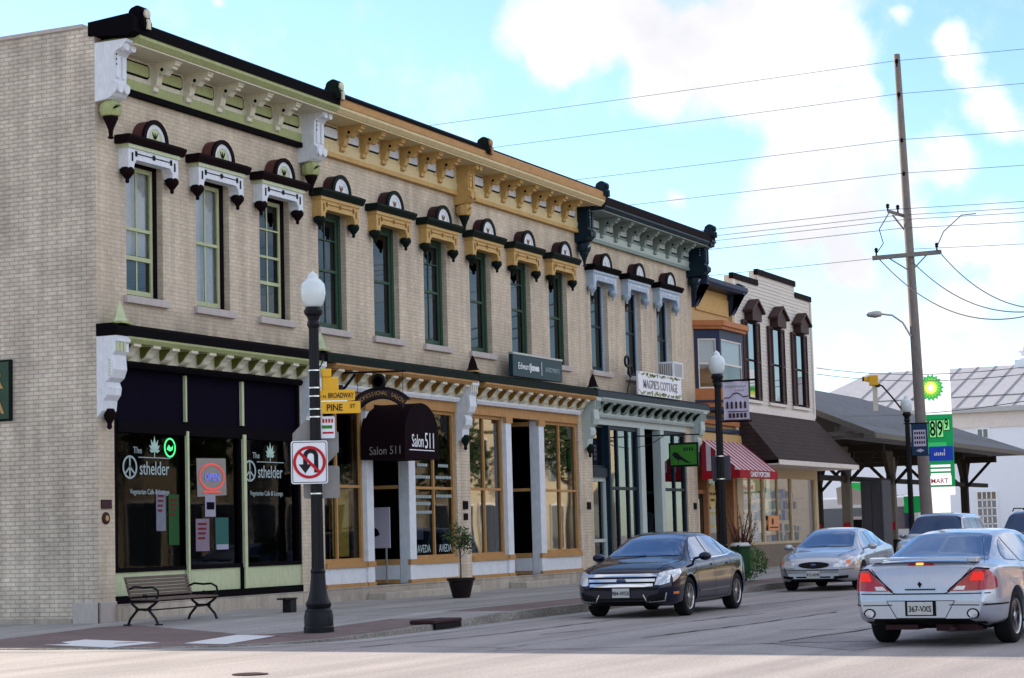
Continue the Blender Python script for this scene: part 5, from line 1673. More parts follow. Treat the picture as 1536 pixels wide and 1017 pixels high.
def street_names():
    # local x runs to the right as seen from the camera
    t = local_thing('street_name_sign', (LX, LY, 0), RZ, 'yellow street name plate reading PINE ST on the corner lamp', 'street sign')
    m = MB(); m.prism(rrect(.60, .185, .02, .40, 3.50), 'y', -.052, -.048); p = m.build('plate', 'sign_yellow', t)
    mb = text_mb('PINE', .145, .004, .002); mb.xf(Matrix.Translation((.30, -.055, 3.45)) @ Matrix.Diagonal((.85, 1, 1, 1))); mb.build('lettering', 'sign_black', p)
    mb = text_mb('ST', .085, .004, .001); mb.xf(Matrix.Translation((.58, -.055, 3.49)) @ Matrix.Diagonal((.9, 1, 1, 1))); mb.build('lettering', 'sign_black', p)
    t = local_thing('street_name_sign', (LX, LY, 0), RZ, 'yellow street name plate reading N BROADWAY just above the other plate', 'street sign')
    m = MB(); m.prism(rrect(.56, .17, .02, .34, 3.69), 'y', -.012, -.008); p = m.build('plate', 'sign_yellow', t)
    mb = text_mb('BROADWAY', .115, .004, .001); mb.xf(Matrix.Translation((.40, -.015, 3.65)) @ Matrix.Diagonal((.60, 1, 1, 1))); mb.build('lettering', 'sign_black', p)
    mb = text_mb('N', .07, .004, .0); mb.xf(Matrix.Translation((.15, -.015, 3.65))); mb.build('lettering', 'sign_black', p)
    m = MB(); m.box(.1, .5, -.03, -.0, 3.59, 3.61); m.build('clip', 'steel', t)
    # yellow signal housing, seen from its back corner
    t = local_thing('signal_housing', (LX, LY, 0), RZ, 'yellow metal signal housing fixed to the corner lamp above the street names', 'signal')
    m = MB(); m.box(.11, .37, .03, .30, 3.58, 3.98); m.box(.11, .26, .02, .28, 3.98, 4.11); m.build('housing', 'sign_yellow', t, bevel=.012)
    m = MB(); m.box(.37, .44, .08, .26, 3.76, 3.86); m.build('visor', 'sign_black', t, bevel=.01)
    m = MB(); m.box(.08, .12, .1, .2, 3.68, 3.72); m.build('bracket', 'steel', t)
    t = local_thing('parking_sign', (LX, LY, 0), RZ, 'small white parking plate with red print below the PINE ST plate', 'sign')
    m = MB(); m.prism(rrect(.22, .34, .02, .19, 3.20), 'y', .02, .024); p = m.build('plate', 'sign_white', t)
    m = MB()
    for k in range(4): m.box(.11+k*.045, .14+k*.045, .016, .02, 3.27, 3.33); 
    m.box(.11, .28, .016, .02, 3.10, 3.13); m.build('print', 'sign_red', p)
    m = MB(); m.box(.1, .26, .016, .02, 3.18, 3.23); m.build('print', 'lime', p)
street_names()

def banners():
    L = Vector((16.34, -5.97, 0)); rz = atan2(CAMLOC.y-L.y, CAMLOC.x-L.x)+pi/2
    t = local_thing('street_banner', tuple(L), rz, 'pale lilac banner with a dark drawing of an arched facade on the second lamp', 'banner')
    m = MB(); m.cyl((-.12, 0, 4.98), (.92, 0, 5.0), .025, n=8); m.cyl((-.05, 0, 4.02), (.78, 0, 4.02), .02, n=8); m.build('rod', 'dark_brown', t)
    m = MB()
    n = 8
    for i in range(n):
        a, b = .13+.60*i/n, .13+.60*(i+1)/n
        m.quad((a, .02*sin(i*1.1), 4.03), (b, .02*sin((i+1)*1.1), 4.03), (b, .02*sin((i+1)*1.1), 4.97), (a, .02*sin(i*1.1), 4.97))
    c = m.build('cloth', 'banner_cloth', t, smooth=60)
    m = MB()
    for i in range(5): 
        x = .19+i*.105; m.prism([(x, 4.32), (x+.05, 4.32), (x+.05, 4.46), (x+.025, 4.50), (x, 4.46)], 'y', -.034, -.028)
    pts = [(.14, 4.56), (.28, 4.57), (.36, 4.66), (.44, 4.68), (.52, 4.65), (.60, 4.58), (.72, 4.60)]
    for (a, b) in zip(pts, pts[1:]): m.prism([(a[0], a[1]), (b[0], b[1]), (b[0], b[1]+.025), (a[0], a[1]+.025)], 'y', -.034, -.028)
    m.box(.22, .70, -.034, -.028, 4.24, 4.26)
    for i in range(5): m.box(.24+i*.09, .30+i*.09, -.034, -.028, 4.10, 4.21)
    m.box(.14, .72, -.034, -.028, 4.03, 4.06)
    m.build('banner_drawing', 'purple_brown', c)
    m = MB()
    for i in range(9): m.box(.18+i*.055, .21+i*.055, -.034, -.028, 4.83, 4.87)
    for i in range(5): m.box(.40+i*.05, .43+i*.05, -.034, -.028, 4.74, 4.77)
    m.build('banner_print', 'sign_grey', c)
    # box on that lamp
    t = local_thing('control_box', tuple(L), rz, 'dark grey box strapped to the second lamp beside the striped awning', 'box')
    m = MB(); m.box(-.20, .24, .1, .32, 2.62, 3.22); m.build('case', 'cab_grey', t, bevel=.02)
    m = MB()
    for z in (2.66, 3.20): m.lathe([(.09, z-.012), (.10, z-.012), (.10, z+.012), (.09, z+.012)], n=20)
    m.build('strap', 'steel', t)
    L = Vector((36.9, -5.35, 0)); rz = atan2(CAMLOC.y-L.y, CAMLOC.x-L.x)+pi/2
    t = local_thing('street_banner', tuple(L), rz, 'dark blue banner with a pale lettered square on the third lamp', 'banner')
    m = MB(); m.cyl((-.12, 0, 4.78), (.70, 0, 4.78), .025, n=8); m.cyl((-.05, 0, 3.72), (.70, 0, 3.72), .02, n=8); m.build('rod', 'black_iron', t)
    m = MB(); m.box(.12, .64, -.006, .006, 3.73, 4.77); c = m.build('cloth', 'banner_blue', t)
    m = MB(); m.box(.18, .58, -.012, -.006, 4.02, 4.56); m.build('square', 'banner_cloth', c)
    for i, s in enumerate(('SHOP', 'HERE', 'TOWN')[:0]): pass
    m = MB()
    for j in range(3):
        for i in range(5): m.box(.21+i*.072, .26+i*.072, -.016, -.012, 4.10+j*.155, 4.19+j*.155)
    m.build('banner_print', 'purple_brown', c)
    m = MB(); m.prism([(.24, 3.88), (.38, 3.82), (.52, 3.88), (.38, 3.94)], 'y', -.012, -.006); m.build('emblem', 'banner_cloth', c)
    # outreach arm with the yellow signal
    t = local_thing('hanging_signal', tuple(L), rz, 'yellow signal head on a thin arm beside the third lamp, with a narrow plate below', 'signal')
    m = MB(); m.tube([(-.05, 0, 5.1), (-.4, 0, 5.6), (-.75, .0, 6.05), (-1.05, 0, 6.2)], .03, 6); m.build('arm', 'black_iron', t)
    m = MB(); m.box(-1.18, -.88, -.14, .14, 6.08, 6.42); m.prism([(-1.18, 6.2), (-1.36, 6.25), (-1.36, 6.36), (-1.18, 6.4)], 'y', -.1, .1); m.build('signal_head', 'sign_yellow', t, bevel=.02)
    m = MB(); m.box(-1.40, -1.34, -.1, .1, 6.24, 6.38); m.box(-.98, -.84, -.05, .05, 6.02, 6.08); m.build('visor', 'sign_black', t)
    m = MB(); m.box(-1.08, -.92, -.03, .03, 5.24, 6.08); m.build('hanging_plate', 'post_cream', t)
banners()

# ================================================================== bench
def bench():
    t = local_thing('park_bench', (.06, -1.56, walk_z(0)), R(3), 'slatted wooden bench with black iron scroll arms in front of the dark cafe windows', 'bench')
    for s in (-1, 1):
        x = s*.98
        m = MB()
        # back leg and back support, front leg, arm
        m.tube([(x, .32, 0), (x, .27, .12), (x, .14, .27), (x, .10, .30)], .024, 6)
        m.tube([(x, -.28, 0), (x, -.23, .12), (x, -.10, .27), (x, -.06, .30)], .024, 6)
        m.tube([(x, -.14, .29), (x, .16, .29)], .024, 6)
        m.tube([(x, -.08, .30), (x, -.20, .38), (x, -.26, .44)], .024, 6)
        m.tube([(x, .12, .30), (x, .22, .38), (x, .26, .44)], .024, 6)
        m.tube([(x, -.28, .44), (x, .24, .42), (x, .30, .60), (x, .37, .88)], .024, 6)
        m.tube([(x, .31, .66), (x, .18, .71), (x, .0, .69), (x, -.16, .70), (x, -.27, .64), (x, -.29, .54), (x, -.22, .46)], .022, 6)
        m.tube([(x, .05, .50), (x, .0, .56), (x, -.06, .54), (x, -.05, .49)], .014, 5)
        for y in (.33, -.29): m.box(x-.05, x+.05, y-.05, y+.05, 0, .025)
        m.build('end_frame', 'black_iron', t, smooth=50)
    for k in range(6):
        y0 = -.28+k*.088
        m = MB(); m.box(-1.02, 1.02, y0, y0+.066, .450+.002*k, .480+.002*k); m.build('seat_slat', 'bench_wood', t, bevel=.006)
    for k in range(6):
        z = .52+k*.063; y = .275+k*.0185
        m = MB(); m.prism([(y, z), (y+.012, z+.052), (y-.018, z+.057), (y-.03, z+.005)], 'x', -1.02, 1.02); m.build('back_slat', 'bench_wood', t, bevel=.004)
    m = MB(); m.tube([(-.98, 0, .27), (.98, 0, .27)], .014, 6); m.build('tie_rod', 'black_iron', t)
    t.scale = (1, 1, .92)
bench()

def leaves(mb, c, rad, n, size, rnd, m=0, squash=(1, 1, 1)):
    for _ in range(n):
        while True:
            p = Vector((rnd.uniform(-1, 1), rnd.uniform(-1, 1), rnd.uniform(-1, 1)))
            if .1 < p.length < 1: break
        p = Vector((p.x*rad*squash[0], p.y*rad*squash[1], p.z*rad*squash[2]))+Vector(c)
        d = Vector((rnd.uniform(-1, 1), rnd.uniform(-1, 1), rnd.uniform(-.4, 1))).normalized()
        s = d.orthogonal().normalized(); s.rotate(Matrix.Rotation(rnd.uniform(0, 6.28), 3, d)) if False else None
        L_ = size*rnd.uniform(.6, 1.3)
        a = p; b = p+d*L_; w = s*L_*.22
        mid = p+d*L_*.5
        mb.add([a, mid+w, b, mid-w], [(0, 1, 2, 3)], m)

def planter():
    t = local_thing('potted_tree', (9.85, -2.25, .15), 0, 'small leafy tree with a thin trunk in a dark round pot on the pavement', 'potted tree')
    m = MB(); m.lathe([(.17, 0), (.19, .02), (.25, .26), (.275, .36), (.31, .38), (.31, .43), (.27, .43), (.26, .38), (0, .38)], n=24); m.build('pot', 'pot', t, smooth=30)
    m = MB()
    m.tube([(0, 0, .36), (.01, .0, .7), (-.015, .01, 1.0), (.02, 0, 1.15)], [.018, .015, .013, .010], 6)
    rnd = random.Random(5)
    tips = []
    for k in range(9):
        a = rnd.uniform(0, 6.28); l = rnd.uniform(.12, .26); z = rnd.uniform(.85, 1.15)
        e = (l*cos(a), l*sin(a), z+rnd.uniform(.1, .35)); tips.append(e)
        m.tube([(0, 0, z), e], [.008, .004], 5)
    m.build('trunk', 'bark', t, smooth=60)
    m = MB()
    for e in tips: leaves(m, e, .15, 75, .075, rnd)
    leaves(m, (0, 0, 1.2), .26, 160, .07, rnd)
    m.build('foliage', 'leaf', t)
planter()

# ================================================================== litter bin and plants by the second lamp
def bin_():
    t = local_thing('litter_bin', (15.7, -6.6, .15), R(10), 'dark green litter bin between two black posts beside the lamp', 'litter bin')
    for s in (-1, 1):
        m = MB(); m.cyl((s*.27, 0, 0), (s*.27, 0, .95), .025, n=8); m.build('post', 'black_iron', t)
    m = MB(); m.lathe([(.20, .30), (.22, .33), (.23, .86), (.245, .88), (.245, .92), (.20, .92), (.19, .5), (0, .45)], n=20); m.build('bin_body', 'bin_green', t, smooth=30)
    m = MB(); m.lathe([(.25, .92), (.25, .94), (.18, 1.0), (.08, 1.0)], n=20); m.build('lid', 'galv', t, smooth=30)
bin_()
def bushes():
    rnd = random.Random(9)
    for (x, y, r, h, mt, lab) in ((18.3, -5.75, .48, .80, 'leaf_bright', 'low bright green bush planted behind the litter bin'),
                                   (19.6, -5.4, .45, .75, 'leaf', 'darker low bush nearest the clapboard shop'),):
        t = local_thing('bush', (x, y, .15), 0, lab, 'bush')
        m = MB(); 
        for k in range(7): a = rnd.uniform(0, 6.28); m.tube([(0, 0, 0), (r*.6*cos(a), r*.6*sin(a), h*.8)], [.012, .005], 5)
        m.build('stem', 'bark', t)
        m = MB(); leaves(m, (0, 0, h*.6), r*1.3, 900, .09, rnd, squash=(1, 1, .75)); m.build('foliage', mt, t)
    t = local_thing('ornamental_shrub', (20.9, -4.9, .15), 0, 'tall bare reddish shrub with twisted stems in front of the shop window', 'shrub')
    m = MB()
    for k in range(26):
        a = rnd.uniform(0, 6.28); l = rnd.uniform(.2, .55); h = rnd.uniform(1.0, 2.0)
        p1 = (l*.4*cos(a), l*.4*sin(a), h*.5); p2 = (l*cos(a+.5), l*sin(a+.5), h)
        m.tube([(0, 0, 0), p1, p2], [.02, .014, .005], 5)
        for j in range(3):
            b = rnd.uniform(0, 6.28); m.tube([p1, (p1[0]+.25*cos(b), p1[1]+.25*sin(b), p1[2]+rnd.uniform(.2, .5))], [.009, .003], 4)
    m.build('stems', 'bark_red', t, smooth=60)
    m = MB(); leaves(m, (0, 0, 1.0), .6, 500, .06, rnd, squash=(.8, .8, 1.3)); m.build('foliage', 'leaf_dry', t)
    t = local_thing('flower_pot', (23.2, -5.6, .15), 0, 'dark round pot with small purple flowers by the clapboard shop', 'flower pot')
    m = MB(); m.lathe([(.2, 0), (.28, .3), (.3, .32), (0, .3)], n=16); m.build('pot', 'pot', t, smooth=30)
    m = MB(); leaves(m, (0, 0, .4), .28, 160, .08, rnd); m.build('foliage', 'leaf', t)
    m = MB(); leaves(m, (0, 0, .5), .22, 60, .06, rnd); m.build('blossoms', 'wine', t)
bushes()

# ================================================================== signs on the block
def block_signs():
    # green board on the side wall
    t = thing('wall_sign', (-.08, 3.0, 4.3), 'dark green wall sign with gold letters at the left edge on the side wall', 'sign')
    m = MB(); m.box(-.075, -.005, 1.86, 4.4, 3.78, 4.90); b = m.build('sign_board', 'dark_green', t, bevel=.01)
    m = MB(); m.box(-.085, -.075, 1.90, 4.36, 3.82, 4.86); m.build('sign_field', 'sash_green', b)
    for s, z in (('R', 4.38), ('A', 3.92)):
        mb = text_mb(s, .50, .006, .005); mb.xf(Matrix.Translation((-.09, 2.17, z)) @ Matrix.Rotation(-pi/2, 4, 'Z')); mb.build('lettering', 'gold', b)
    # plaques by the cafe
    t = thing('wall_plaque', (.22, -.03, 2.3), 'small rectangular bronze plaque on the corner pier of the cafe', 'plaque', None)
    m = MB(); m.box(.08, .38, -.03, -.002, 2.13, 2.29); m.build('plate', 'purple_brown', t, bevel=.005)
    t = thing('round_plaque', (.22, -.03, 2.0), 'small round bronze medallion below the rectangular plaque', 'plaque')
    m = MB(); m.lathe([(.11, 0), (.11, -.02), (.08, -.03), (0, -.03)], (.22, -.002, 1.96), n=20, axis='y'); m.build('disc', 'rust', t)
    m = MB(); m.lathe([(.05, 0), (.05, -.006), (0, -.006)], (.22, -.035, 1.96), n=12, axis='y'); m.build('boss', 'gold', t)
    for x, lab in ((14.68, 'small dark plaque on the pier between the two yellow shops'), (22.35, 'small dark plaque on the pier left of the glazed green door'), (30.9, 'small dark plaque on the pier right of the grey green shop')):
        t = thing('wall_plaque', (x, -.03, 2.2), lab, 'plaque', 'plaques on the brick piers')
        m = MB(); m.box(x-.12, x+.12, -.03, -.002, 2.12, 2.32); m.build('plate', 'dark_brown', t)
        if x < 15:
            m = MB(); m.box(x-.10, x+.10, -.03, -.002, 1.86, 2.02); m.build('plate', 'dark_brown', t)
    # cafe window lettering: peace-sign O, "sthelder", leaf
    for i, (cx, w) in enumerate(((1.68, 1.0), (5.75, 1.0))):
        t = thing('window_lettering', (cx, .09, 2.8), 'white Osthelder lettering with a peace sign O on the %s cafe pane' % ('left' if i == 0 else 'right'), 'lettering', 'cafe name painted on the glass')
        ox = cx-.60; oz = 2.89
        m = MB(); ring_o = []
        n = 32
        for k in range(n):
            a, b = 2*pi*k/n, 2*pi*(k+1)/n
            m.prism([(ox+.185*cos(a), oz+.18*sin(a)), (ox+.225*cos(a), oz+.215*sin(a)), (ox+.225*cos(b), oz+.215*sin(b)), (ox+.185*cos(b), oz+.18*sin(b))], 'y', .075, .08)
        m.box(ox-.02, ox+.02, .075, .08, oz-.19, oz+.19)
        for s in (-1, 1): m.prism([(ox, oz-.02), (ox+s*.15, oz-.14), (ox+s*.15, oz-.10), (ox, oz+.03)], 'y', .075, .08)
        m.build('peace_sign', 'lettering', t)
        mb = text_mb('sthelder', .36, .004, .001); mb.xf(Matrix.Translation((cx+.17, .078, 2.76)) @ Matrix.Diagonal((.80, 1, 1, 1))); mb.build('lettering', 'lettering', t)
        m = MB(); m.box(cx-.33, cx+.70, .075, .08, 3.07, 3.085); m.build('rule', 'lettering', t)
        mb = text_mb('The', .17, .004); mb.xf(Matrix.Translation((cx-.36, .078, 3.15))); mb.build('lettering', 'lettering', t)
        m = MB()
        lx = cx+.18; lz = 3.09
        m.box(lx-.008, lx+.008, .075, .08, lz, lz+.15)
        for k in range(7):
            a = R(90+(k-3)*27); l = .30-.045*abs(k-3)
            p = Vector((cos(a), sin(a))); q = Vector((-p.y, p.x))*.035
            c0 = Vector((lx, lz+.10)); mid = c0+p*l*.55; e = c0+p*l
            m.prism([tuple(c0), tuple(mid+q), tuple(e), tuple(mid-q)], 'y', .074, .079)
        m.build('leaf_drawing', 'leaf_pale', t)
        mb = text_mb('Vegetarian Cafe & Lounge', .135, .004); mb.xf(Matrix.Translation((cx+.02, .078, 2.40)) @ Matrix.Diagonal((.88, 1, 1, 1))); mb.build('lettering', 'lettering', t)
    t = thing('open_sign', (2.38, .13, 3.3), 'round glowing green neon sign hanging in the left cafe window', 'neon sign')
    m = MB(); ring(m, .155, .185, .085, .095, 2.38, 3.28, 24); m.prism([(2.28, 3.25), (2.34, 3.33), (2.42, 3.27), (2.48, 3.32), (2.46, 3.24), (2.38, 3.21)], 'y', .085, .095); m.build('neon_tube', 'neon_green', t)
    t = thing('open_sign', (3.75, .13, 2.75), 'grey framed neon OPEN sign with red and blue tubes in the middle cafe window', 'neon sign')
    m = MB(); m.prism([(3.28, 2.36), (4.30, 2.40), (4.28, 3.12), (3.26, 3.10)], 'y', .085, .095); p = m.build('backing', 'sign_grey', t)
    m = MB()
    for r0, r1 in ((.40, .45),):
        for k in range(28):
            a, b = 2*pi*k/28, 2*pi*(k+1)/28
            m.prism([(3.78+r0*cos(a), 2.75+r0*.55*sin(a)), (3.78+r1*cos(a), 2.75+r1*.6*sin(a)), (3.78+r1*cos(b), 2.75+r1*.6*sin(b)), (3.78+r0*cos(b), 2.75+r0*.55*sin(b))], 'y', .075, .083)
    m.box(3.45, 4.1, .075, .083, 2.44, 2.48)
    m.build('neon_tube', 'neon_red', p)
    mb = text_mb('OPEN', .20, .006, .006); mb.xf(Matrix.Translation((3.78, .078, 2.68))); mb.build('neon_lettering', 'neon_blue', p)
    for (x, z, w, h, mt, lab, cat) in ((3.72, 1.98, .36, .42, 'notice_pale', 'white notice with a dark block taped in the middle cafe window', 'notice'),
                                  (3.44, 1.32, .46, .62, 'sign_lilac', 'pale lilac poster at the lower left of the middle cafe window', 'poster'),
                                  (4.12, 1.34, .46, .62, 'poster_teal', 'teal poster with a white foot at the lower right of the middle cafe window', 'poster'),
                                  (2.48, 1.45, .34, .95, 'menu_green', 'green menu board standing in the left cafe window', 'board'),
                                  (2.06, 1.72, .30, .75, 'curtain_blue', 'blue grey poster hanging in the left cafe window', 'poster')):
        t = thing('window_'+cat, (x, .12, z), lab, cat)
        m = MB(); m.box(x-w/2, x+w/2, .083, .092, z, z+h); p = m.build('sheet', mt, t)
        m = MB()
        if cat == 'notice': m.box(x-.13, x+.13, .076, .082, z+.14, z+.28)
        elif mt == 'poster_teal': m.box(x-w/2+.02, x+w/2-.02, .076, .082, z, z+.10)
        else:
            for k in range(4): m.box(x-w*.35, x+w*.3-k*.02, .076, .082, z+h-.12-k*.09, z+h-.08-k*.09)
        m.build('print', 'navy_panel' if cat == 'notice' else ('notice_pale' if mt == 'poster_teal' else 'wine'), p)
block_signs()

def more_signs():
    # teal office sign over the third shop
    t = thing('shop_sign', (18.3, -.3, 5.6), 'dark teal office sign board standing above the third shop cornice', 'sign')
    x0, x1 = 16.75, 19.85
    m = MB(); m.box(x0, x1, -.42, -.30, 5.46, 6.02); b = m.build('sign_board', 'teal_sign', t, bevel=.01)
    m = MB(); m.box(x0-.01, x1+.01, -.43, -.29, 6.02, 6.07); m.build('trim', 'galv', b)
    text('lettering', 'Edward', .24, 'sign_white', b, (17.42, -.423, 5.66))
    text('lettering', 'Jones', .25, 'sign_white', b, (18.07, -.423, 5.66), bold=.008)
    m = MB(); m.box(18.50, 18.52, -.428, -.42, 5.56, 5.92); m.build('divider', 'sign_white', b)
    text('lettering', 'INVESTMENTS', .17, 'lettering', b, (19.19, -.423, 5.68), sx=.85)
    # white board of the fourth shop
    t = thing('shop_sign', (27, -.3, 5.6), 'white sign board with green leafy border reading MAGPIE\'S COTTAGE', 'sign')
    x0, x1 = 25.20, 28.75
    m = MB(); m.box(x0, x1, -.48, -.42, 5.42, 6.10); b = m.build('sign_board', 'sign_white', t)
    m = MB(); rnd = random.Random(3)
    for k in range(150):
        x = rnd.uniform(x0+.05, x1-.05); top = rnd.random() < .5
        z = 6.06-abs(rnd.gauss(0, .04)) if top else 5.46+abs(rnd.gauss(0, .04))
        a = rnd.uniform(0, 3.14); dx, dz = .06*cos(a), .035*sin(a)
        m.prism([(x-dx, z-dz), (x+dz, z-dx*.5), (x+dx, z+dz), (x-dz, z+dx*.5)], 'y', -.492, -.482)
    m.build('leaf_border', 'green_trim', b)
    text('lettering', "MAGPIE'S COTTAGE", .36, 'sign_grey', b, (26.98, -.486, 5.63), sx=.88, bold=.002)
    # iron glasses-shaped ornament
    t = thing('iron_ornament', (24.9, -.4, 5.4), 'black iron ornament of two joined rings on a thin bent rod above the fourth shop', 'ornament')
    m = MB()
    m.tube([(24.55, -.38, 5.42), (24.62, -.38, 5.6), (24.78, -.38, 5.75), (24.80, -.38, 5.92)], .018, 6)
    for cx, cz in ((24.60, 6.34), (24.86, 6.08)):
        m.tube([(cx+.15*cos(a), -.38, cz+.15*sin(a)) for a in [2*pi*k/20 for k in range(21)]], .035, 6)
    m.build('ring_pair', 'black_iron', t, smooth=60)
    # air conditioner
    t = thing('air_conditioner', (28.9, -.3, 6.1), 'white window air conditioner at the rightmost upper window of the grey green shop', 'air conditioner')
    m = MB(); m.box(28.30, 29.15, -.42, .12, 6.06, 6.58); c = m.build('case', 'white_paint', t, bevel=.015)
    m = MB()
    for k in range(7): m.box(28.38+k*.10, 28.43+k*.10, -.426, -.42, 6.12, 6.52)
    for k in range(6): m.box(28.294, 28.30, -.36+k*.07, -.32+k*.07, 6.12, 6.52)
    m.build('grille', 'sign_grey', c)
    # hanging green sign
    t = thing('hanging_sign', (26.3, -.9, 4.1), 'lime green hanging sign with a dark bird, on an iron bracket by the fourth shop', 'sign')
    X = 26.0
    m = MB(); m.box(X-.03, X+.03, -1.95, -1.05, 3.30, 4.00); b = m.build('sign_board', 'black_iron', t)
    m = MB(); m.box(X-.036, X-.03, -1.90, -1.10, 3.36, 3.94); m.build('sign_face', 'lime', b)
    m = MB()
    def yz(pts): return m.prism(pts, 'x', X-.046, X-.037)
    yz([(-1.22, 3.58), (-1.15, 3.66), (-1.22, 3.74), (-1.34, 3.70), (-1.40, 3.62), (-1.60, 3.48), (-1.72, 3.40), (-1.60, 3.42), (-1.45, 3.50), (-1.30, 3.52)]); m.box(X-.046, X-.037, -1.36, -1.34, 3.40, 3.54)
    for k in range(4): m.box(X-.046, X-.037, -1.56-k*.08, -1.52-k*.08, 3.76, 3.86)
    m.build('bird_drawing', 'sign_black', b)
    m = MB(); m.cyl((X, 0, 4.25), (X, -2.0, 4.22), .02, n=6); m.tube([(X, 0, 3.9), (X, -.5, 4.0), (X, -.9, 4.22)], .012, 5); m.cyl((X, -1.2, 4.22), (X, -1.2, 4.0), .008, n=5); m.cyl((X, -1.8, 4.22), (X, -1.8, 4.0), .008, n=5)
    m.build('bracket', 'black_iron', t)
    # maroon barrel awning over the salon entrance
    t = thing('barrel_awning', (10.9, -.5, 3.6), 'maroon barrel awning with white Salon 511 lettering over the second shop door', 'awning')
    ax0, ax1, yo = 9.58, 11.20, -1.10
    zb, zs = 3.20, 3.72
    def arc(o=0, n=16): return [(ax0-o, zb)]+[((ax0+ax1)/2-(ax1-ax0+2*o)/2*cos(pi*k/n), zs+(.72+o)*sin(pi*k/n)) for k in range(n+1)]+[(ax1+o, zb)]
    m = MB(); A = arc()
    m.prism(A[::-1], 'y', yo, 0)
    b = m.build('canvas', 'awning_maroon', t, smooth=35)
    text('lettering', 'Salon', .40, 'sign_white', b, (10.18, yo-.004, 3.46), sx=.66, sz=1.0)
    text('lettering', '511', .50, 'sign_white', b, (10.76, yo-.004, 3.44), sx=.68)
    m = MB(); m.box(9.78, 10.98, yo-.006, yo-.001, 3.38, 3.40); m.build('underline', 'sign_white', b)
    mb = text_mb('Salon 511', .26, .004); mb.xf(Matrix.Translation((ax0-.004, -.62, 3.30)) @ Matrix.Rotation(-pi/2, 4, 'Z') @ Matrix.Diagonal((.8, 1, 1, 1))); mb.build('lettering', 'sign_grey', b)
    # projecting arched sign on an iron arm
    t = thing('projecting_sign', (8.6, -.7, 4.3), 'arched dark sign with gilt lettering hanging from an iron arm left of the maroon awning', 'sign')
    X = 8.6
    m = MB()
    cy, cz, r0, r1 = -1.05, 3.68, .80, .99
    n = 18
    def pt(a, r): return (cy+r*cos(a), cz+r*sin(a))
    for k in range(n):
        a, b_ = R(48+84*k/n), R(48+84*(k+1)/n)
        m.prism([pt(a, r0), pt(a, r1), pt(b_, r1), pt(b_, r0)], 'x', X-.03, X+.03)
    b = m.build('sign_board', 'sign_band', t)
    m = MB()
    for k in range(n):
        a, b_ = R(46+88*k/n), R(46+88*(k+1)/n)
        for ra, rb in ((r1, r1+.035), (r0-.035, r0)):
            m.prism([pt(a, ra), pt(a, rb), pt(b_, rb), pt(b_, ra)], 'x', X-.04, X+.04)
    m.lathe([(.17, -.03), (.17, .03), (.11, .035), (.11, -.035), (.17, -.03)], (X, cy+.03, 4.82), n=20, axis='x')
    m.prism([(cy-.19, 4.64), (cy+.25, 4.64), (cy+.13, 4.72), (cy-.09, 4.72)], 'x', X-.03, X+.03)
    m.build('iron_rim', 'black_iron', b)
    m = MB(); m.lathe([(.11, -.02), (.11, .02)], (X, cy+.03, 4.82), n=20, axis='x'); m.build('medallion', 'purple_brown', b)
    word = 'PROFESSIONAL SALON'
    for k, ch in enumerate(word):
        if ch == ' ': continue
        a = R(52+76*k/(len(word)-1))
        p = pt(a, r0+.05)
        mb = text_mb(ch, .12, .004); mb.xf(Matrix.Translation((X-.034, cy-(p[0]-cy), p[1])) @ Matrix.Rotation(-pi/2, 4, 'Z') @ Matrix.Rotation(-(a-pi/2), 4, 'Y') if False else Matrix.Translation((X-.034, p[0], p[1])) @ Matrix.Rotation(-pi/2, 4, 'Z') @ Matrix.Rotation((a-pi/2), 4, 'Y'))
        mb.build('lettering', 'gold', b)
    m = MB(); m.cyl((X, 0, 5.06), (X, -1.7, 5.01), .022, n=6); m.tube([(X, 0, 4.62), (X, -.2, 4.75), (X, -.45, 5.02)], .03, 6)
    m.tube([(X, 0, 4.6), (X, .0, 4.4), (X, -.18, 4.35), (X, -.25, 4.5)], .016, 6)
    m.cyl((X, -.5, 5.03), (X, -.5, 4.45), .007, n=4); m.cyl((X, -1.6, 5.0), (X, -1.6, 4.45), .007, n=4)
    m.build('iron_arm', 'black_iron', t)
    # salon window contents
    t = thing('window_lettering', (13.1, .1, 1.2), 'white AVEDA lettering low on the salon window panes', 'lettering')
    for x in (12.62, 13.72): text('lettering', 'AVEDA', .26, 'lettering', t, (x, .075, 1.12), sx=.80)
    m = MB()
    for (x, z, w) in ((12.62, 3.12, .5), (13.7, 3.12, .5), (12.6, 2.84, .8), (13.7, 2.84, .8), (12.6, 2.38, .85), (12.6, 2.22, .8), (13.7, 2.40, .8), (12.6, 2.02, .85)):
        k = x-w/2
        while k < x+w/2: m.box(k, k+.05, .07, .075, z, z+.07); k += .075
    m.build('small_lettering', 'lettering', t)
    t = thing('window_picture', (12.75, .3, 1.5), 'white framed picture leaning in the salon window', 'picture')
    m = MB(); m.box(12.55, 12.95, .25, .28, 1.42, 1.92); m.build('picture', 'curtain_blue', t)
    t = thing('door_poster', (10.7, .9, 1.7), 'pale blue poster board on a stand in the salon doorway', 'board')
    m = MB(); m.box(11.50, 11.53, .36, 1.0, 1.25, 2.18); m.build('poster', 'banner_cloth', t)
    m = MB(); m.box(11.50, 11.53, .45, .48, .46, 1.25); m.box(11.50, 11.53, .88, .91, .46, 1.25); m.build('stand', 'galv', t)
    m = MB(); m.prism([(.62, 1.55), (.78, 1.5), (.84, 1.62), (.74, 1.72), (.66, 1.66)], 'x', 11.492, 11.50); m.build('poster_print', 'navy_panel', t)
    t = thing('window_display', (9.1, .7, 1.1), 'hanging yellow drapes behind the left salon window', 'drape')
    m = MB()
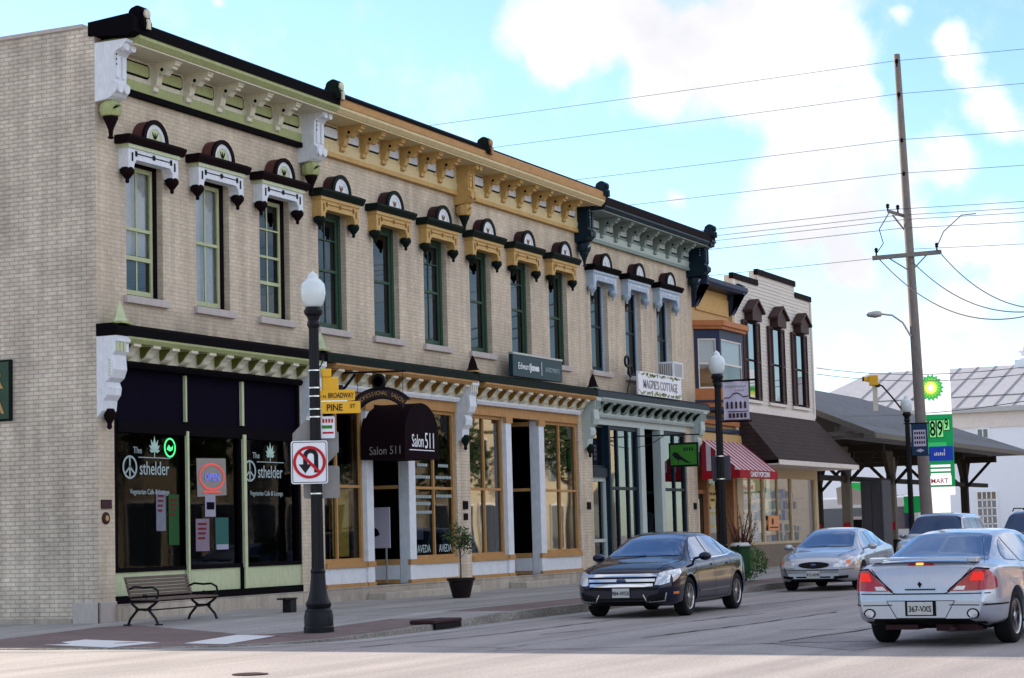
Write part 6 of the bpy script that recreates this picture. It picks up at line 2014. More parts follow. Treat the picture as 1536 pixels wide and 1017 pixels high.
    for k in range(8): m.quad((8.75+k*.09, .28+.05*(k % 2), 1.1), (8.84+k*.09, .33-.05*(k % 2), 1.1), (8.84+k*.09, .33-.05*(k % 2), 2.55), (8.75+k*.09, .28+.05*(k % 2), 2.55))
    m.build('drape_cloth', 'drape_yellow', t)
    t = thing('wall_lamp', (8.6, .8, 3.4), 'small lit bulb glowing inside the left salon window', 'lamp')
    m = MB(); m.lathe([(0, -.05), (.04, -.02), (.04, .03), (0, .05)], (8.62, .7, 3.42), n=10); m.build('bulb', 'bulb', t)
    t = thing('wall_lamp', (4.45, .2, 2.9), 'small lit bulb glowing right of the neon sign in the cafe', 'lamp')
    m = MB(); m.lathe([(0, -.05), (.03, -.02), (.03, .03), (0, .05)], (4.45, .3, 2.9), n=10); m.build('bulb', 'bulb', t)
    # dresses in the fourth shop's window
    rnd = random.Random(8)
    for x, mt, lab in ((23.3, 'banner_cloth', 'pale dress on a stand behind the glazed green door'), (24.4, 'wine', 'dark red garment on a stand in the left window of the fourth shop'), (25.3, 'pinkish', 'pink garment on a stand in the left window of the fourth shop'), (28.75, 'curtain_blue', 'grey outfit on a stand in the right window of the fourth shop')):
        t = local_thing('dress_form', (x, .75, .55), 0, lab, 'dress form')
        m = MB(); m.lathe([(.30, .45), (.22, .8), (.15, 1.05), (.17, 1.25), (.19, 1.42), (.10, 1.5), (.05, 1.52)], n=14); m.build('garment', mt, t, smooth=50)
        m = MB(); m.cyl((0, 0, 0), (0, 0, 1.62), .018, n=6); m.lathe([(.2, 0), (.2, .02), (0, .03)], n=12); m.build('stand', 'black_iron', t)
    t = thing('flower_display', (25, .4, 1.0), 'mass of pink flowers along the foot of the fourth shop window', 'flowers')
    m = MB(); 
    for k in range(9): leaves(m, (24.1+k*.27, .4, 1.15+.1*(k % 3)), .2, 40, .07, rnd)
    leaves(m, (29.2, .4, 1.1), .3, 80, .07, rnd)
    m.build('blossoms', 'pinkish', t)
    # sandbag-like black box by the step
    t = local_thing('ash_bin', (3.0, -2.1, .15), 0, 'small black box standing on the pavement between bench and lamp', 'box')
    m = MB(); m.box(-.11, .11, -.09, .09, 0, .24); m.build('box', 'black_iron', t, bevel=.01)
    m = MB(); m.box(-.28, .12, -.10, .10, .24, .27); m.build('lid', 'black_iron', t)
more_signs()

# ================================================================== sunlit buildings across the street (seen only as reflections)
def across():
    for i, (xa, xb, h, wm, lab) in enumerate(((34, 50, 8.5, 'cream_wall', 'cream plastered building across the street, nearest of the facing row'),
                                          (50, 68, 10, 'brick', 'buff brick building across the street, in the middle of the facing row'),
                                          (68, 96, 8, 'cream_wall', 'long cream building across the street, farthest of the facing row'),
                                          (12, 34, 9, 'brick_red', 'red brick building across the street, opposite the yellow shops'))):
        t = thing('facing_building', ((xa+xb)/2, -33, 0), lab, 'building', 'buildings across the street')
        m = MB(); m.box(xa, xb, -42, -29, 0, h); m.box(xa-.1, xb-.0, -29, -28.7, h-.5, h+.2); m.build('wall', wm, t)
        n = int((xb-xa)/3.2)
        for k in range(n):
            x = xa+1.2+k*3.2
            for (za, zb, w_) in ((.6, 3.2, 2.2), (4.8, 7.0, 1.1)):
                m = MB(); m.box(x, x+w_, -28.99, -28.93, za, zb); w = m.build('window', 'glass_solid', t)
                m = MB(); m.box(x-.1, x, -29, -28.88, za, zb); m.box(x+w_, x+w_+.1, -29, -28.88, za, zb); m.box(x-.1, x+w_+.1, -29, -28.88, zb, zb+.12); m.build('window_frame', 'siding_trim', w)
across()
def far_trees():
    rnd = random.Random(21)
    for i, (x, h, r) in enumerate(((29, 8.5, 2.6), (41, 8, 2.5), (53, 9, 2.9), (66, 8.4, 2.6), (81, 9, 3.0))):
        t = local_thing('street_tree', (x, -25.8, 0), 0, 'leafy street tree in front of the buildings across the street, number %d from the junction' % (i+1) if False else
                        ('leafy street tree across the street, ' + ('nearest the junction', 'second from the junction', 'third from the junction', 'fourth from the junction', 'farthest from the junction')[i]), 'tree', 'street trees across the road')
        m = MB(); m.tube([(0, 0, 0), (.05, 0, h*.4), (0, .1, h*.75)], [.18, .13, .05], 8)
        for k in range(8):
            a = rnd.uniform(0, 6.28); z = rnd.uniform(.4, .65)*h
            m.tube([(0, 0, z), (r*.6*cos(a), r*.6*sin(a), z+rnd.uniform(.8, 1.8))], [.07, .02], 5)
        m.build('trunk', 'bark', t)
        m = MB()
        for k in range(12):
            a = rnd.uniform(0, 6.28); d = rnd.uniform(0, r*.75)
            leaves(m, (d*cos(a), d*sin(a), h*rnd.uniform(.5, .92)), r*.42, 120, .42, rnd)
        m.build('crown', 'leaf', t)
far_trees()
# ================================================================== vehicles
def lerp_list(pts, x):
    if x <= pts[0][0]: return pts[0][1]
    for (a, u), (b, v) in zip(pts, pts[1:]):
        if x <= b:
            return u+(v-u)*(x-a)/(b-a)
    return pts[-1][1]
def smooth_list(pts, x, r=.06):
    return sum(lerp_list(pts, x+r*k/2)*w for k, w in ((-2, 1), (-1, 2), (0, 3), (1, 2), (2, 1)))/9
def chaikin(p, it=2):
    for _ in range(it):
        q = [p[0]]
        for a, b in zip(p, p[1:]):
            q.append((a[0]*.75+b[0]*.25, a[1]*.75+b[1]*.25)); q.append((a[0]*.25+b[0]*.75, a[1]*.25+b[1]*.75))
        q.append(p[-1]); p = q
    return p

class Car:
    """+x is the front; side outline from key points; body is one lofted shell, everything else is laid on it"""
    def __init__(s, root, P):
        s.root = root; s.P = P
        s.L = P['L']; s.Wd = P['W']
        s.build_body()
    def section(s, x):
        P = s.P
        L2 = s.L/2
        zt = smooth_list(P['top'], x, .05)
        zb = smooth_list(P['belt'], x, .05)
        zb = min(zb, zt-.012)
        w = s.Wd/2
        fx = max(0, (x-(L2-P['nose']))/P['nose']); rx = max(0, (-x-(L2-P['tail']))/P['tail'])
        k = 1-P.get('nw', .30)*fx**2.4-P.get('tw', .22)*rx**2.4
        w *= k
        belt_in = P.get('belt_in', .07)
        wr = smooth_list(P['roofw'], x, .08)*k
        z0 = P['floor']+.10*fx**2+.10*rx**2
        wl = w*.955; 
        pts = [(0, z0), (wl*.80, z0), (wl, z0+.04), (w*.992, z0+.18), (w, .52), (w*.992, (zb-.52)*.55+.52), (w-.012-belt_in*.35, zb-.035), (w-belt_in, zb),
               (wr+(w-belt_in-wr)*.10, zb+(zt-zb)*.72), (wr*.93, zb+(zt-zb)*.93), (wr*.62, zt-.008*1), (0, zt)]
        if zt-zb < .12:
            pts[8] = (w-belt_in-.08, zb+(zt-zb)*.45); pts[9] = (w*.72, zb+(zt-zb)*.75); pts[10] = (w*.42, zb+(zt-zb)*.95)
        # wheel arches
        out = []
        for i, (y, z) in enumerate(pts):
            for xw in P['wheels']:
                R_ = P['arch']
                if abs(x-xw) < R_:
                    za = P['wr']+sqrt(R_*R_-(x-xw)**2)*.99
                    if z < za and i < 8: z = za if i < 7 else z
            out.append((y, z))
        out = [out[0]]+out[1:]
        res = chaikin(out[1:], 2)
        return [out[0]]+res
    def build_body(s):
        P = s.P; L2 = s.L/2
        xs = set()
        n = 64
        for i in range(n+1): xs.add(round(-L2+s.L*i/n, 4))
        for xw in P['wheels']:
            for k in range(0, 19): xs.add(round(xw-P['arch']*cos(pi*k/18), 4))
            xs.add(round(xw-P['arch']-.004, 4)); xs.add(round(xw+P['arch']+.004, 4))
        for e in (.01, .03, .06, .10, .15, .2): xs.add(round(L2-e, 4)); xs.add(round(-L2+e, 4))
        xs = sorted(xs)
        secs = [s.section(x) for x in xs]
        k = len(secs[0])
        mb = MB()
        vs = []; fs = []; ms = []
        for x, sec in zip(xs, secs):
            for y, z in sec: vs.append((x, y, z))
            for y, z in sec[1:-1]: vs.append((x, -y, z))
        row = k+(k-2)
        def idx(i, j, side):
            if side > 0 or j == 0 or j == k-1: return i*row+j
            return i*row+k+(j-1)
        for i in range(len(xs)-1):
            for j in range(k-1):
                a, b, c, d = (idx(i, j, 1), idx(i+1, j, 1), idx(i+1, j+1, 1), idx(i, j+1, 1))
                fs.append((a, d, c, b)); ms.append(1 if j < 1 else 0)
                a, b, c, d = (idx(i, j, -1), idx(i+1, j, -1), idx(i+1, j+1, -1), idx(i, j+1, -1))
                fs.append((a, b, c, d)); ms.append(1 if j < 1 else 0)
        for i in (0, len(xs)-1):
            for j in range(k-1):
                a, b, c, d = idx(i, j, 1), idx(i, j+1, 1), idx(i, j+1, -1), idx(i, j, -1)
                f = tuple(dict.fromkeys((a, b, c, d)))
                if i == 0: f = tuple(reversed(f))
                fs.append(f); ms.append(0)
        mb.v = vs; mb.f = fs; mb.m = ms
        s.bvh = BVHTree.FromPolygons([Vector(v) for v in vs], fs)
        s.body = mb.build('body', [P['paint'], 'seam'], s.root, smooth=38)
    def hit(s, p, axis, off):
        if axis == 'left': o, d = Vector((p[0], 3, p[1])), Vector((0, -1, 0))
        elif axis == 'right': o, d = Vector((p[0], -3, p[1])), Vector((0, 1, 0))
        elif axis == 'front': o, d = Vector((5, p[0], p[1])), Vector((-1, 0, 0))
        elif axis == 'rear': o, d = Vector((-5, p[0], p[1])), Vector((1, 0, 0))
        elif axis == 'top': o, d = Vector((p[0], p[1], 4)), Vector((0, 0, -1))
        h, nrm, _, _ = s.bvh.ray_cast(o, d)
        if h is None:
            h2, n2, _, _ = s.bvh.find_nearest(o+d*2.2)
            h, nrm = h2, n2
        if nrm.dot(d) > 0: nrm = -nrm
        return h+nrm*off
    def patch(s, name, lo, hi, axis, m, off=.006, rows=6, cols=14, parent=None, thick=0):
        "ruled patch between polylines lo and hi laid on the body"
        def samp(pl, t):
            n = len(pl)-1; f = min(t*n, n-1e-6); i = int(f); u = f-i
            return (pl[i][0]+(pl[i+1][0]-pl[i][0])*u, pl[i][1]+(pl[i+1][1]-pl[i][1])*u)
        mb = MB(); vs = []; fs = []
        for j in range(rows+1):
            for i in range(cols+1):
                a, b = samp(lo, i/cols), samp(hi, i/cols); t = j/rows
                vs.append(s.hit((a[0]+(b[0]-a[0])*t, a[1]+(b[1]-a[1])*t), axis, off))
        for j in range(rows):
            for i in range(cols): fs.append((j*(cols+1)+i, j*(cols+1)+i+1, (j+1)*(cols+1)+i+1, (j+1)*(cols+1)+i))
        mb.add(vs, fs)
        return mb.build(name, m, parent or s.root, smooth=60)
    def line(s, name, pts, axis, w=.010, m='seam', off=.0035, parent=None, n=10):
        fine = []
        for a, b in zip(pts, pts[1:]):
            for k in range(n): fine.append((a[0]+(b[0]-a[0])*k/n, a[1]+(b[1]-a[1])*k/n))
        fine.append(pts[-1])
        mb = MB()
        L_ = []; R_ = []
        for i, p in enumerate(fine):
            a = Vector(fine[max(i-1, 0)]); b = Vector(fine[min(i+1, len(fine)-1)])
            t = (b-a).normalized(); nn = Vector((-t.y, t.x))*w/2
            L_.append(s.hit((p[0]+nn.x, p[1]+nn.y), axis, off)); R_.append(s.hit((p[0]-nn.x, p[1]-nn.y), axis, off))
        vs = L_+R_; k = len(L_)
        mb.add(vs, [(i, i+1, k+i+1, k+i) for i in range(k-1)])
        return mb.build(name, m, parent or s.root, smooth=60)
    def wheel(s, x, side, spokes=7):
        P = s.P; r = P['wr']; yo = s.Wd/2-.025
        y = side*yo
        mb = MB()
        w = .215
        prof = [(r*.64, -w), (r*.90, -w), (r*.985, -w+.025), (r, -w+.06), (r, -.05), (r*.985, -.018), (r*.93, -.0), (r*.78, .006), (r*.69, -.004), (r*.66, -.02)]
        mb.lathe([(a, side*b) for a, b in prof], (x, y, r), n=32, axis='y')
        t = mb.build('wheel', 'tyre', s.root, smooth=40)
        mb = MB()
        mb.lathe([(a, side*b) for a, b in [(r*.67, -.02), (r*.66, -.0), (r*.62, -.012), (r*.60, -.06), (r*.60, -.15)]], (x, y, r), n=32, axis='y')
        for k in range(spokes):
            a = 2*pi*k/spokes+.2
            for da in (-.10, .10):
                u0, u1 = Vector((cos(a), sin(a))), Vector((cos(a+da), sin(a+da)))
                n_ = Vector((-u1.y, u1.x))
                p0, p1 = u0*r*.12, u1*r*.63
                q = [p0+n_*.028, p0-n_*.028, p1-n_*.015, p1+n_*.015]
                vs = [(x+v.x, y-side*.02, r+v.y) for v in q]+[(x+v.x, y-side*.06, r+v.y) for v in q]
                mb.add(vs, [(0, 1, 2, 3), (0, 4, 5, 1), (1, 5, 6, 2), (2, 6, 7, 3), (3, 7, 4, 0)])
        mb.lathe([(0, side*-.008), (r*.12, side*-.010), (r*.19, side*-.03), (r*.19, side*-.07)], (x, y, r), n=20, axis='y')
        mb.build('rim', 'rim', t, smooth=35)
        mb = MB(); mb.lathe([(0, -side*.085), (r*.6, -side*.085)], (x, y, r), n=24, axis='y'); mb.build('brake_disc', 'seam', t)
    def wheels(s, spokes=7):
        for x in s.P['wheels']:
            for sd_ in (1, -1): s.wheel(x, sd_, spokes)
        P = s.P; m = MB()
        m.box(P['wheels'][0]-.5, P['wheels'][1]+.5, -s.Wd/2+.26, s.Wd/2-.26, .2, .62)
        m.cyl((P['wheels'][0], -.7, P['wr']), (P['wheels'][0], .7, P['wr']), .05, n=6)
        m.build('underbody', 'seam', s.root)
    def mirror_glass(s, x, z, m):
        for sd_ in (1, -1):
            y = sd_*(s.Wd/2-.05)
            mb = MB()
            mb.tube([(x, y-sd_*.06, z-.02), (x-.01, y+sd_*.04, z)], .025, 8)
            mb.lathe([(0, -.07), (.055, -.06), (.082, -.02), (.09, .04), (.085, .07), (0, .075)], (0, 0, 0), n=14, axis='x')
            k = len(mb.v)-14*6
            for i in range(k, len(mb.v)):
                v = mb.v[i]; mb.v[i] = (x-v[0], y+sd_*.13+v[1]*1.25, z+.02+v[2]*.85)
            mb.build('side_mirror', m, s.root, smooth=50)
    def plate(s, end, z, txt, tint='plate', w=.31, h=.155):
        sg = 1 if end == 'front' else -1
        p = s.hit((0, z), end, .01)
        X = p.x+sg*.012
        t = MB(); t.box(X-.008, X+.008, -w/2, w/2, z-h/2, z+h/2); pl = t.build('licence_plate', tint, s.root, bevel=.004)
        mb = text_mb(txt, .098, .003, .001)
        rz = pi/2 if sg > 0 else -pi/2
        mb.xf(Matrix.Translation((X+sg*.010, 0, z-.038)) @ Matrix.Rotation(rz, 4, 'Z') @ Matrix.Diagonal((.80, 1, 1, 1)))
        mb.build('plate_lettering', 'sign_black', pl)
        return pl

SEDAN_F = dict(L=4.83, W=1.84, floor=.19, nose=.55, tail=.95, wheels=(-1.31, 1.42), wr=.335, arch=.385, nw=.26, tw=.34, belt_in=.075,
    top=[(-2.415, .55), (-2.40, .80), (-2.36, .98), (-2.25, 1.055), (-1.75, 1.10), (-1.62, 1.13), (-1.0, 1.375), (-.55, 1.44), (-.05, 1.455), (.30, 1.43), (.62, 1.34), (1.18, 1.055), (1.30, 1.01), (1.9, .93), (2.20, .84), (2.33, .74), (2.40, .60), (2.415, .50)],
    belt=[(-2.415, .50), (-2.38, .80), (-2.25, .94), (-1.8, 1.00), (-1.2, .985), (0, .94), (1.1, .90), (1.5, .88), (2.0, .82), (2.25, .74), (2.36, .64), (2.415, .46)],
    roofw=[(-2.4, .62), (-1.75, .66), (-1.5, .62), (-1.0, .56), (-.3, .575), (.3, .57), (.8, .64), (1.2, .72), (2.4, .66)])

def side_windows(c, polys, trim='black_trim', glass='car_glass'):
    for ax in ('left', 'right'):
        for lo, hi in polys:
            g = c.patch('side_window', lo, hi, ax, glass, .006, 5, 12)
def blue_sedan():
    root = local_thing('sedan', (5.1, -8.80, 0), pi+R(1.5), 'glossy dark blue four door sedan with chrome bar grille, parked at the kerb', 'car', 'cars parked along the kerb')
    c = Car(root, dict(SEDAN_F, paint='paint_navy'))
    c.wheels(7)
    # windscreen, rear window
    c.patch('windscreen', [(1.20, -.66), (1.235, -.3), (1.245, 0), (1.235, .3), (1.20, .66)], [(.47, -.55), (.455, -.3), (.45, 0), (.455, .3), (.47, .55)], 'top', 'car_glass', .006, 8, 16)
    c.patch('rear_window', [(-1.66, -.60), (-1.68, 0), (-1.66, .60)], [(-.98, -.50), (-.97, 0), (-.98, .50)], 'top', 'car_glass', .006, 8, 14)
    side_windows(c, [([(.10, .985), (1.02, .955)], [(.10, 1.35), (.40, 1.34), (.55, 1.29), (1.0, 1.0)]),
                     ([(-.82, 1.01), (.04, .987)], [(-.82, 1.335), (-.4, 1.36), (.04, 1.352)]),
                     ([(-1.36, 1.08), (-.88, 1.015)], [(-1.30, 1.12), (-1.12, 1.22), (-.88, 1.315)])])
    for ax in ('left', 'right'):
        c.line('window_trim', [(1.06, .945), (0, .975), (-.9, 1.0), (-1.42, 1.06)], ax, .022, 'chrome', .008)
        c.line('door_seam', [(1.02, .90), (1.0, .55), (.92, .30), (.0, .29), (-.03, .98)], ax)
        c.line('door_seam', [(-.03, .29), (-.72, .29), (-.86, .45), (-.98, .72), (-.95, 1.0)], ax)
        c.line('lower_trim', [(.92, .42), (-.75, .44)], ax, .03, 'paint_navy_trim', .012)
        for x in (.18, -.72): c.line('door_handle', [(x, .86), (x-.18, .865)], ax, .03, 'paint_navy', .022)
    c.mirror_glass(.86, .99, 'paint_navy')
    # grille: three chrome bars on black
    c.patch('grille', [(-.56, .50), (.56, .50)], [(-.62, .73), (.62, .73)], 'front', 'seam', .004, 5, 16)
    for z, w in ((.715, .63), (.635, .60), (.555, .57)):
        c.patch('grille_bar', [(-w, z-.024), (w, z-.024)], [(-w, z+.024), (w, z+.024)], 'front', 'chrome', .020, 2, 16)
    m = MB(); p = c.hit((0, .64), 'front', .03); m.lathe([(.085, 0), (.085, .015), (0, .02)], (0, 0, 0), n=20, axis='x'); m.v = [(v[0]+p.x, v[1], v[2]*.45+.64) for v in m.v]; m.build('oval_emblem', 'navy_glass', root)
    for sd_ in (1, -1):
        h = c.patch('headlight', [(sd_*.60, .56), (sd_*.70, .55), (sd_*.815, .60)], [(sd_*.64, .75), (sd_*.74, .79), (sd_*.825, .80)], 'front', 'lens_clear', .008, 6, 10)
        c.patch('fog_recess', [(sd_*.42, .28), (sd_*.72, .31)], [(sd_*.50, .38), (sd_*.76, .44)], 'front', 'seam', .006, 4, 8)
        c.line('fog_trim', [(sd_*.40, .40), (sd_*.46, .28), (sd_*.74, .30), (sd_*.77, .43)], 'front', .014, 'chrome', .014)
    for ax in ('left', 'right'):
        c.patch('side_marker', [(2.02, .40), (2.17, .40)], [(2.02, .44), (2.17, .44)], ax, 'lens_amber', .006, 2, 4)
        c.patch('headlight', [(2.18, .60), (2.0, .68), (1.84, .76)], [(2.16, .78), (2.0, .81), (1.84, .82)], ax, 'lens_clear', .007, 5, 10)
    c.patch('lower_intake', [(-.40, .24), (.40, .24)], [(-.44, .34), (.44, .34)], 'front', 'seam', .005, 3, 12)
    c.plate('front', .43, '984-WSX')
    c.line('bonnet_seam', [(1.28, -.74), (1.7, -.72), (2.22, -.60)], 'top'); c.line('bonnet_seam', [(1.28, .74), (1.7, .72), (2.22, .60)], 'top')
    c.line('wiper', [(1.26, -.50), (1.22, .05)], 'top', .02, 'seam', .015); c.line('wiper', [(1.27, .1), (1.22, .62)], 'top', .02, 'seam', .015)
    for sd_ in (1, -1): c.patch('tail_light', [(sd_*.55, .70), (sd_*.80, .70)], [(sd_*.55, .90), (sd_*.80, .92)], 'rear', 'lens_red', .008, 4, 6)
    c.plate('rear', .80, '')
MATS_ = None
blue_sedan()

SEDAN_T = dict(SEDAN_F, L=5.02, W=1.86, nose=.75, nw=.34,
    top=[(-2.51, .55), (-2.49, .80), (-2.44, .97), (-2.3, 1.03), (-1.85, 1.07), (-1.72, 1.10), (-1.05, 1.37), (-.55, 1.43), (-.0, 1.445), (.35, 1.41), (.68, 1.31), (1.30, 1.02), (1.45, .97), (2.0, .88), (2.30, .76), (2.42, .66), (2.50, .52), (2.51, .45)],
    belt=[(-2.51, .50), (-2.47, .80), (-2.3, .93), (-1.8, .98), (-1.2, .965), (0, .92), (1.1, .88), (1.6, .85), (2.1, .76), (2.35, .65), (2.46, .54), (2.51, .40)],
    wheels=(-1.30, 1.46), wr=.325, arch=.375)
def silver_sedan():
    root = local_thing('sedan', (18.1, -8.28, 0), pi+R(2), 'silver four door sedan with a small dark oval grille, parked by the shop window', 'car', 'cars parked along the kerb')
    c = Car(root, dict(SEDAN_T, paint='paint_silver'))
    c.wheels(7)
    c.patch('windscreen', [(1.32, -.66), (1.36, -.3), (1.37, 0), (1.36, .3), (1.32, .66)], [(.52, -.54), (.505, -.3), (.50, 0), (.505, .3), (.52, .54)], 'top', 'car_glass', .006, 8, 16)
    c.patch('rear_window', [(-1.74, -.60), (-1.76, 0), (-1.74, .60)], [(-1.03, -.50), (-1.02, 0), (-1.03, .50)], 'top', 'car_glass', .006, 8, 14)
    side_windows(c, [([(.12, .965), (1.08, .93)], [(.12, 1.34), (.42, 1.325), (.60, 1.27), (1.05, .98)]),
                     ([(-.82, .99), (.06, .967)], [(-.82, 1.32), (-.4, 1.35), (.06, 1.34)]),
                     ([(-1.40, 1.04), (-.88, .995)], [(-1.34, 1.09), (-1.12, 1.2), (-.88, 1.30)])])
    for ax in ('left', 'right'):
        c.line('door_seam', [(1.06, .88), (1.04, .55), (.95, .30), (.02, .29), (-.01, .96)], ax)
        c.line('door_seam', [(-.01, .29), (-.72, .29), (-.86, .45), (-.98, .72), (-.95, .98)], ax)
        c.line('side_moulding', [(1.0, .55), (-.85, .56)], ax, .05, 'paint_silver', .014)
        for x in (.20, -.70): c.line('door_handle', [(x, .84), (x-.17, .845)], ax, .03, 'paint_silver', .02)
        c.patch('headlight', [(2.16, .57), (2.02, .62), (1.92, .68)], [(2.14, .69), (2.02, .73), (1.92, .745)], ax, 'lens_clear', .007, 5, 8)
    c.mirror_glass(.92, .97, 'paint_silver')
    n = 20
    lo = [(-.36*cos(pi*k/n), .60-.085*sin(pi*k/n)) for k in range(n+1)]; hi = [(-.36*cos(pi*k/n), .60+.065*sin(pi*k/n)) for k in range(n+1)]
    c.patch('grille', lo, hi, 'front', 'seam', .008, 4, 20)
    m = MB(); p = c.hit((0, .60), 'front', .02); m.lathe([(.07, 0), (.07, .012), (0, .015)], (0, 0, 0), n=16, axis='x'); m.v = [(v[0]+p.x, v[1], v[2]*.45+.60) for v in m.v]; m.build('oval_emblem', 'navy_glass', root)
    for sd_ in (1, -1):
        c.patch('headlight', [(sd_*.45, .54), (sd_*.60, .53), (sd_*.76, .55)], [(sd_*.45, .63), (sd_*.62, .69), (sd_*.78, .71)], 'front', 'lens_clear', .009, 5, 10)
        c.patch('turn_light', [(sd_*.72, .61), (sd_*.80, .62)], [(sd_*.72, .69), (sd_*.80, .71)], 'front', 'lens_amber', .012, 3, 4)
        c.patch('fog_slot', [(sd_*.45, .28), (sd_*.75, .30)], [(sd_*.48, .345), (sd_*.76, .36)], 'front', 'seam', .008, 3, 8)
        c.patch('tail_light', [(sd_*.55, .70), (sd_*.80, .70)], [(sd_*.55, .90), (sd_*.80, .92)], 'rear', 'lens_red', .008, 4, 6)
    c.patch('lower_intake', [(-.40, .255), (.40, .255)], [(-.40, .34), (.40, .34)], 'front', 'seam', .006, 3, 12)
    c.line('bumper_seam', [(-.86, .50), (-.4, .485), (0, .48), (.4, .485), (.86, .50)], 'front', .012)
    c.plate('front', .385, '412-KHB')
    c.line('bonnet_seam', [(1.42, -.74), (1.8, -.70), (2.20, -.50)], 'top'); c.line('bonnet_seam', [(1.42, .74), (1.8, .70), (2.20, .50)], 'top')
    c.line('wiper', [(1.38, -.50), (1.34, .05)], 'top', .02, 'seam', .015); c.line('wiper', [(1.39, .1), (1.34, .62)], 'top', .02, 'seam', .015)
silver_sedan()

SEDAN_P = dict(SEDAN_F, L=4.73, W=1.80, nose=.6, tail=.50, tw=.17, nw=.30,
    top=[(-2.365, .60), (-2.35, .80), (-2.33, .90), (-2.27, 1.000), (-2.15, 1.02), (-1.78, 1.035), (-1.62, 1.06), (-.92, 1.34), (-.55, 1.385), (-.1, 1.40), (.25, 1.385), (.55, 1.30), (1.12, 1.02), (1.25, .98), (1.9, .88), (2.2, .76), (2.30, .66), (2.36, .5)],
    belt=[(-2.365, .50), (-2.34, .78), (-2.25, .93), (-1.9, .965), (-1.2, .955), (0, .91), (1.1, .87), (1.6, .84), (2.0, .78), (2.25, .65), (2.32, .52), (2.36, .40)],
    roofw=[(-2.36, .66), (-1.75, .68), (-1.55, .62), (-.95, .54), (-.3, .55), (.3, .55), (.8, .62), (1.2, .70), (2.36, .6)],
    wheels=(-1.36, 1.36), wr=.325, arch=.375, floor=.24)
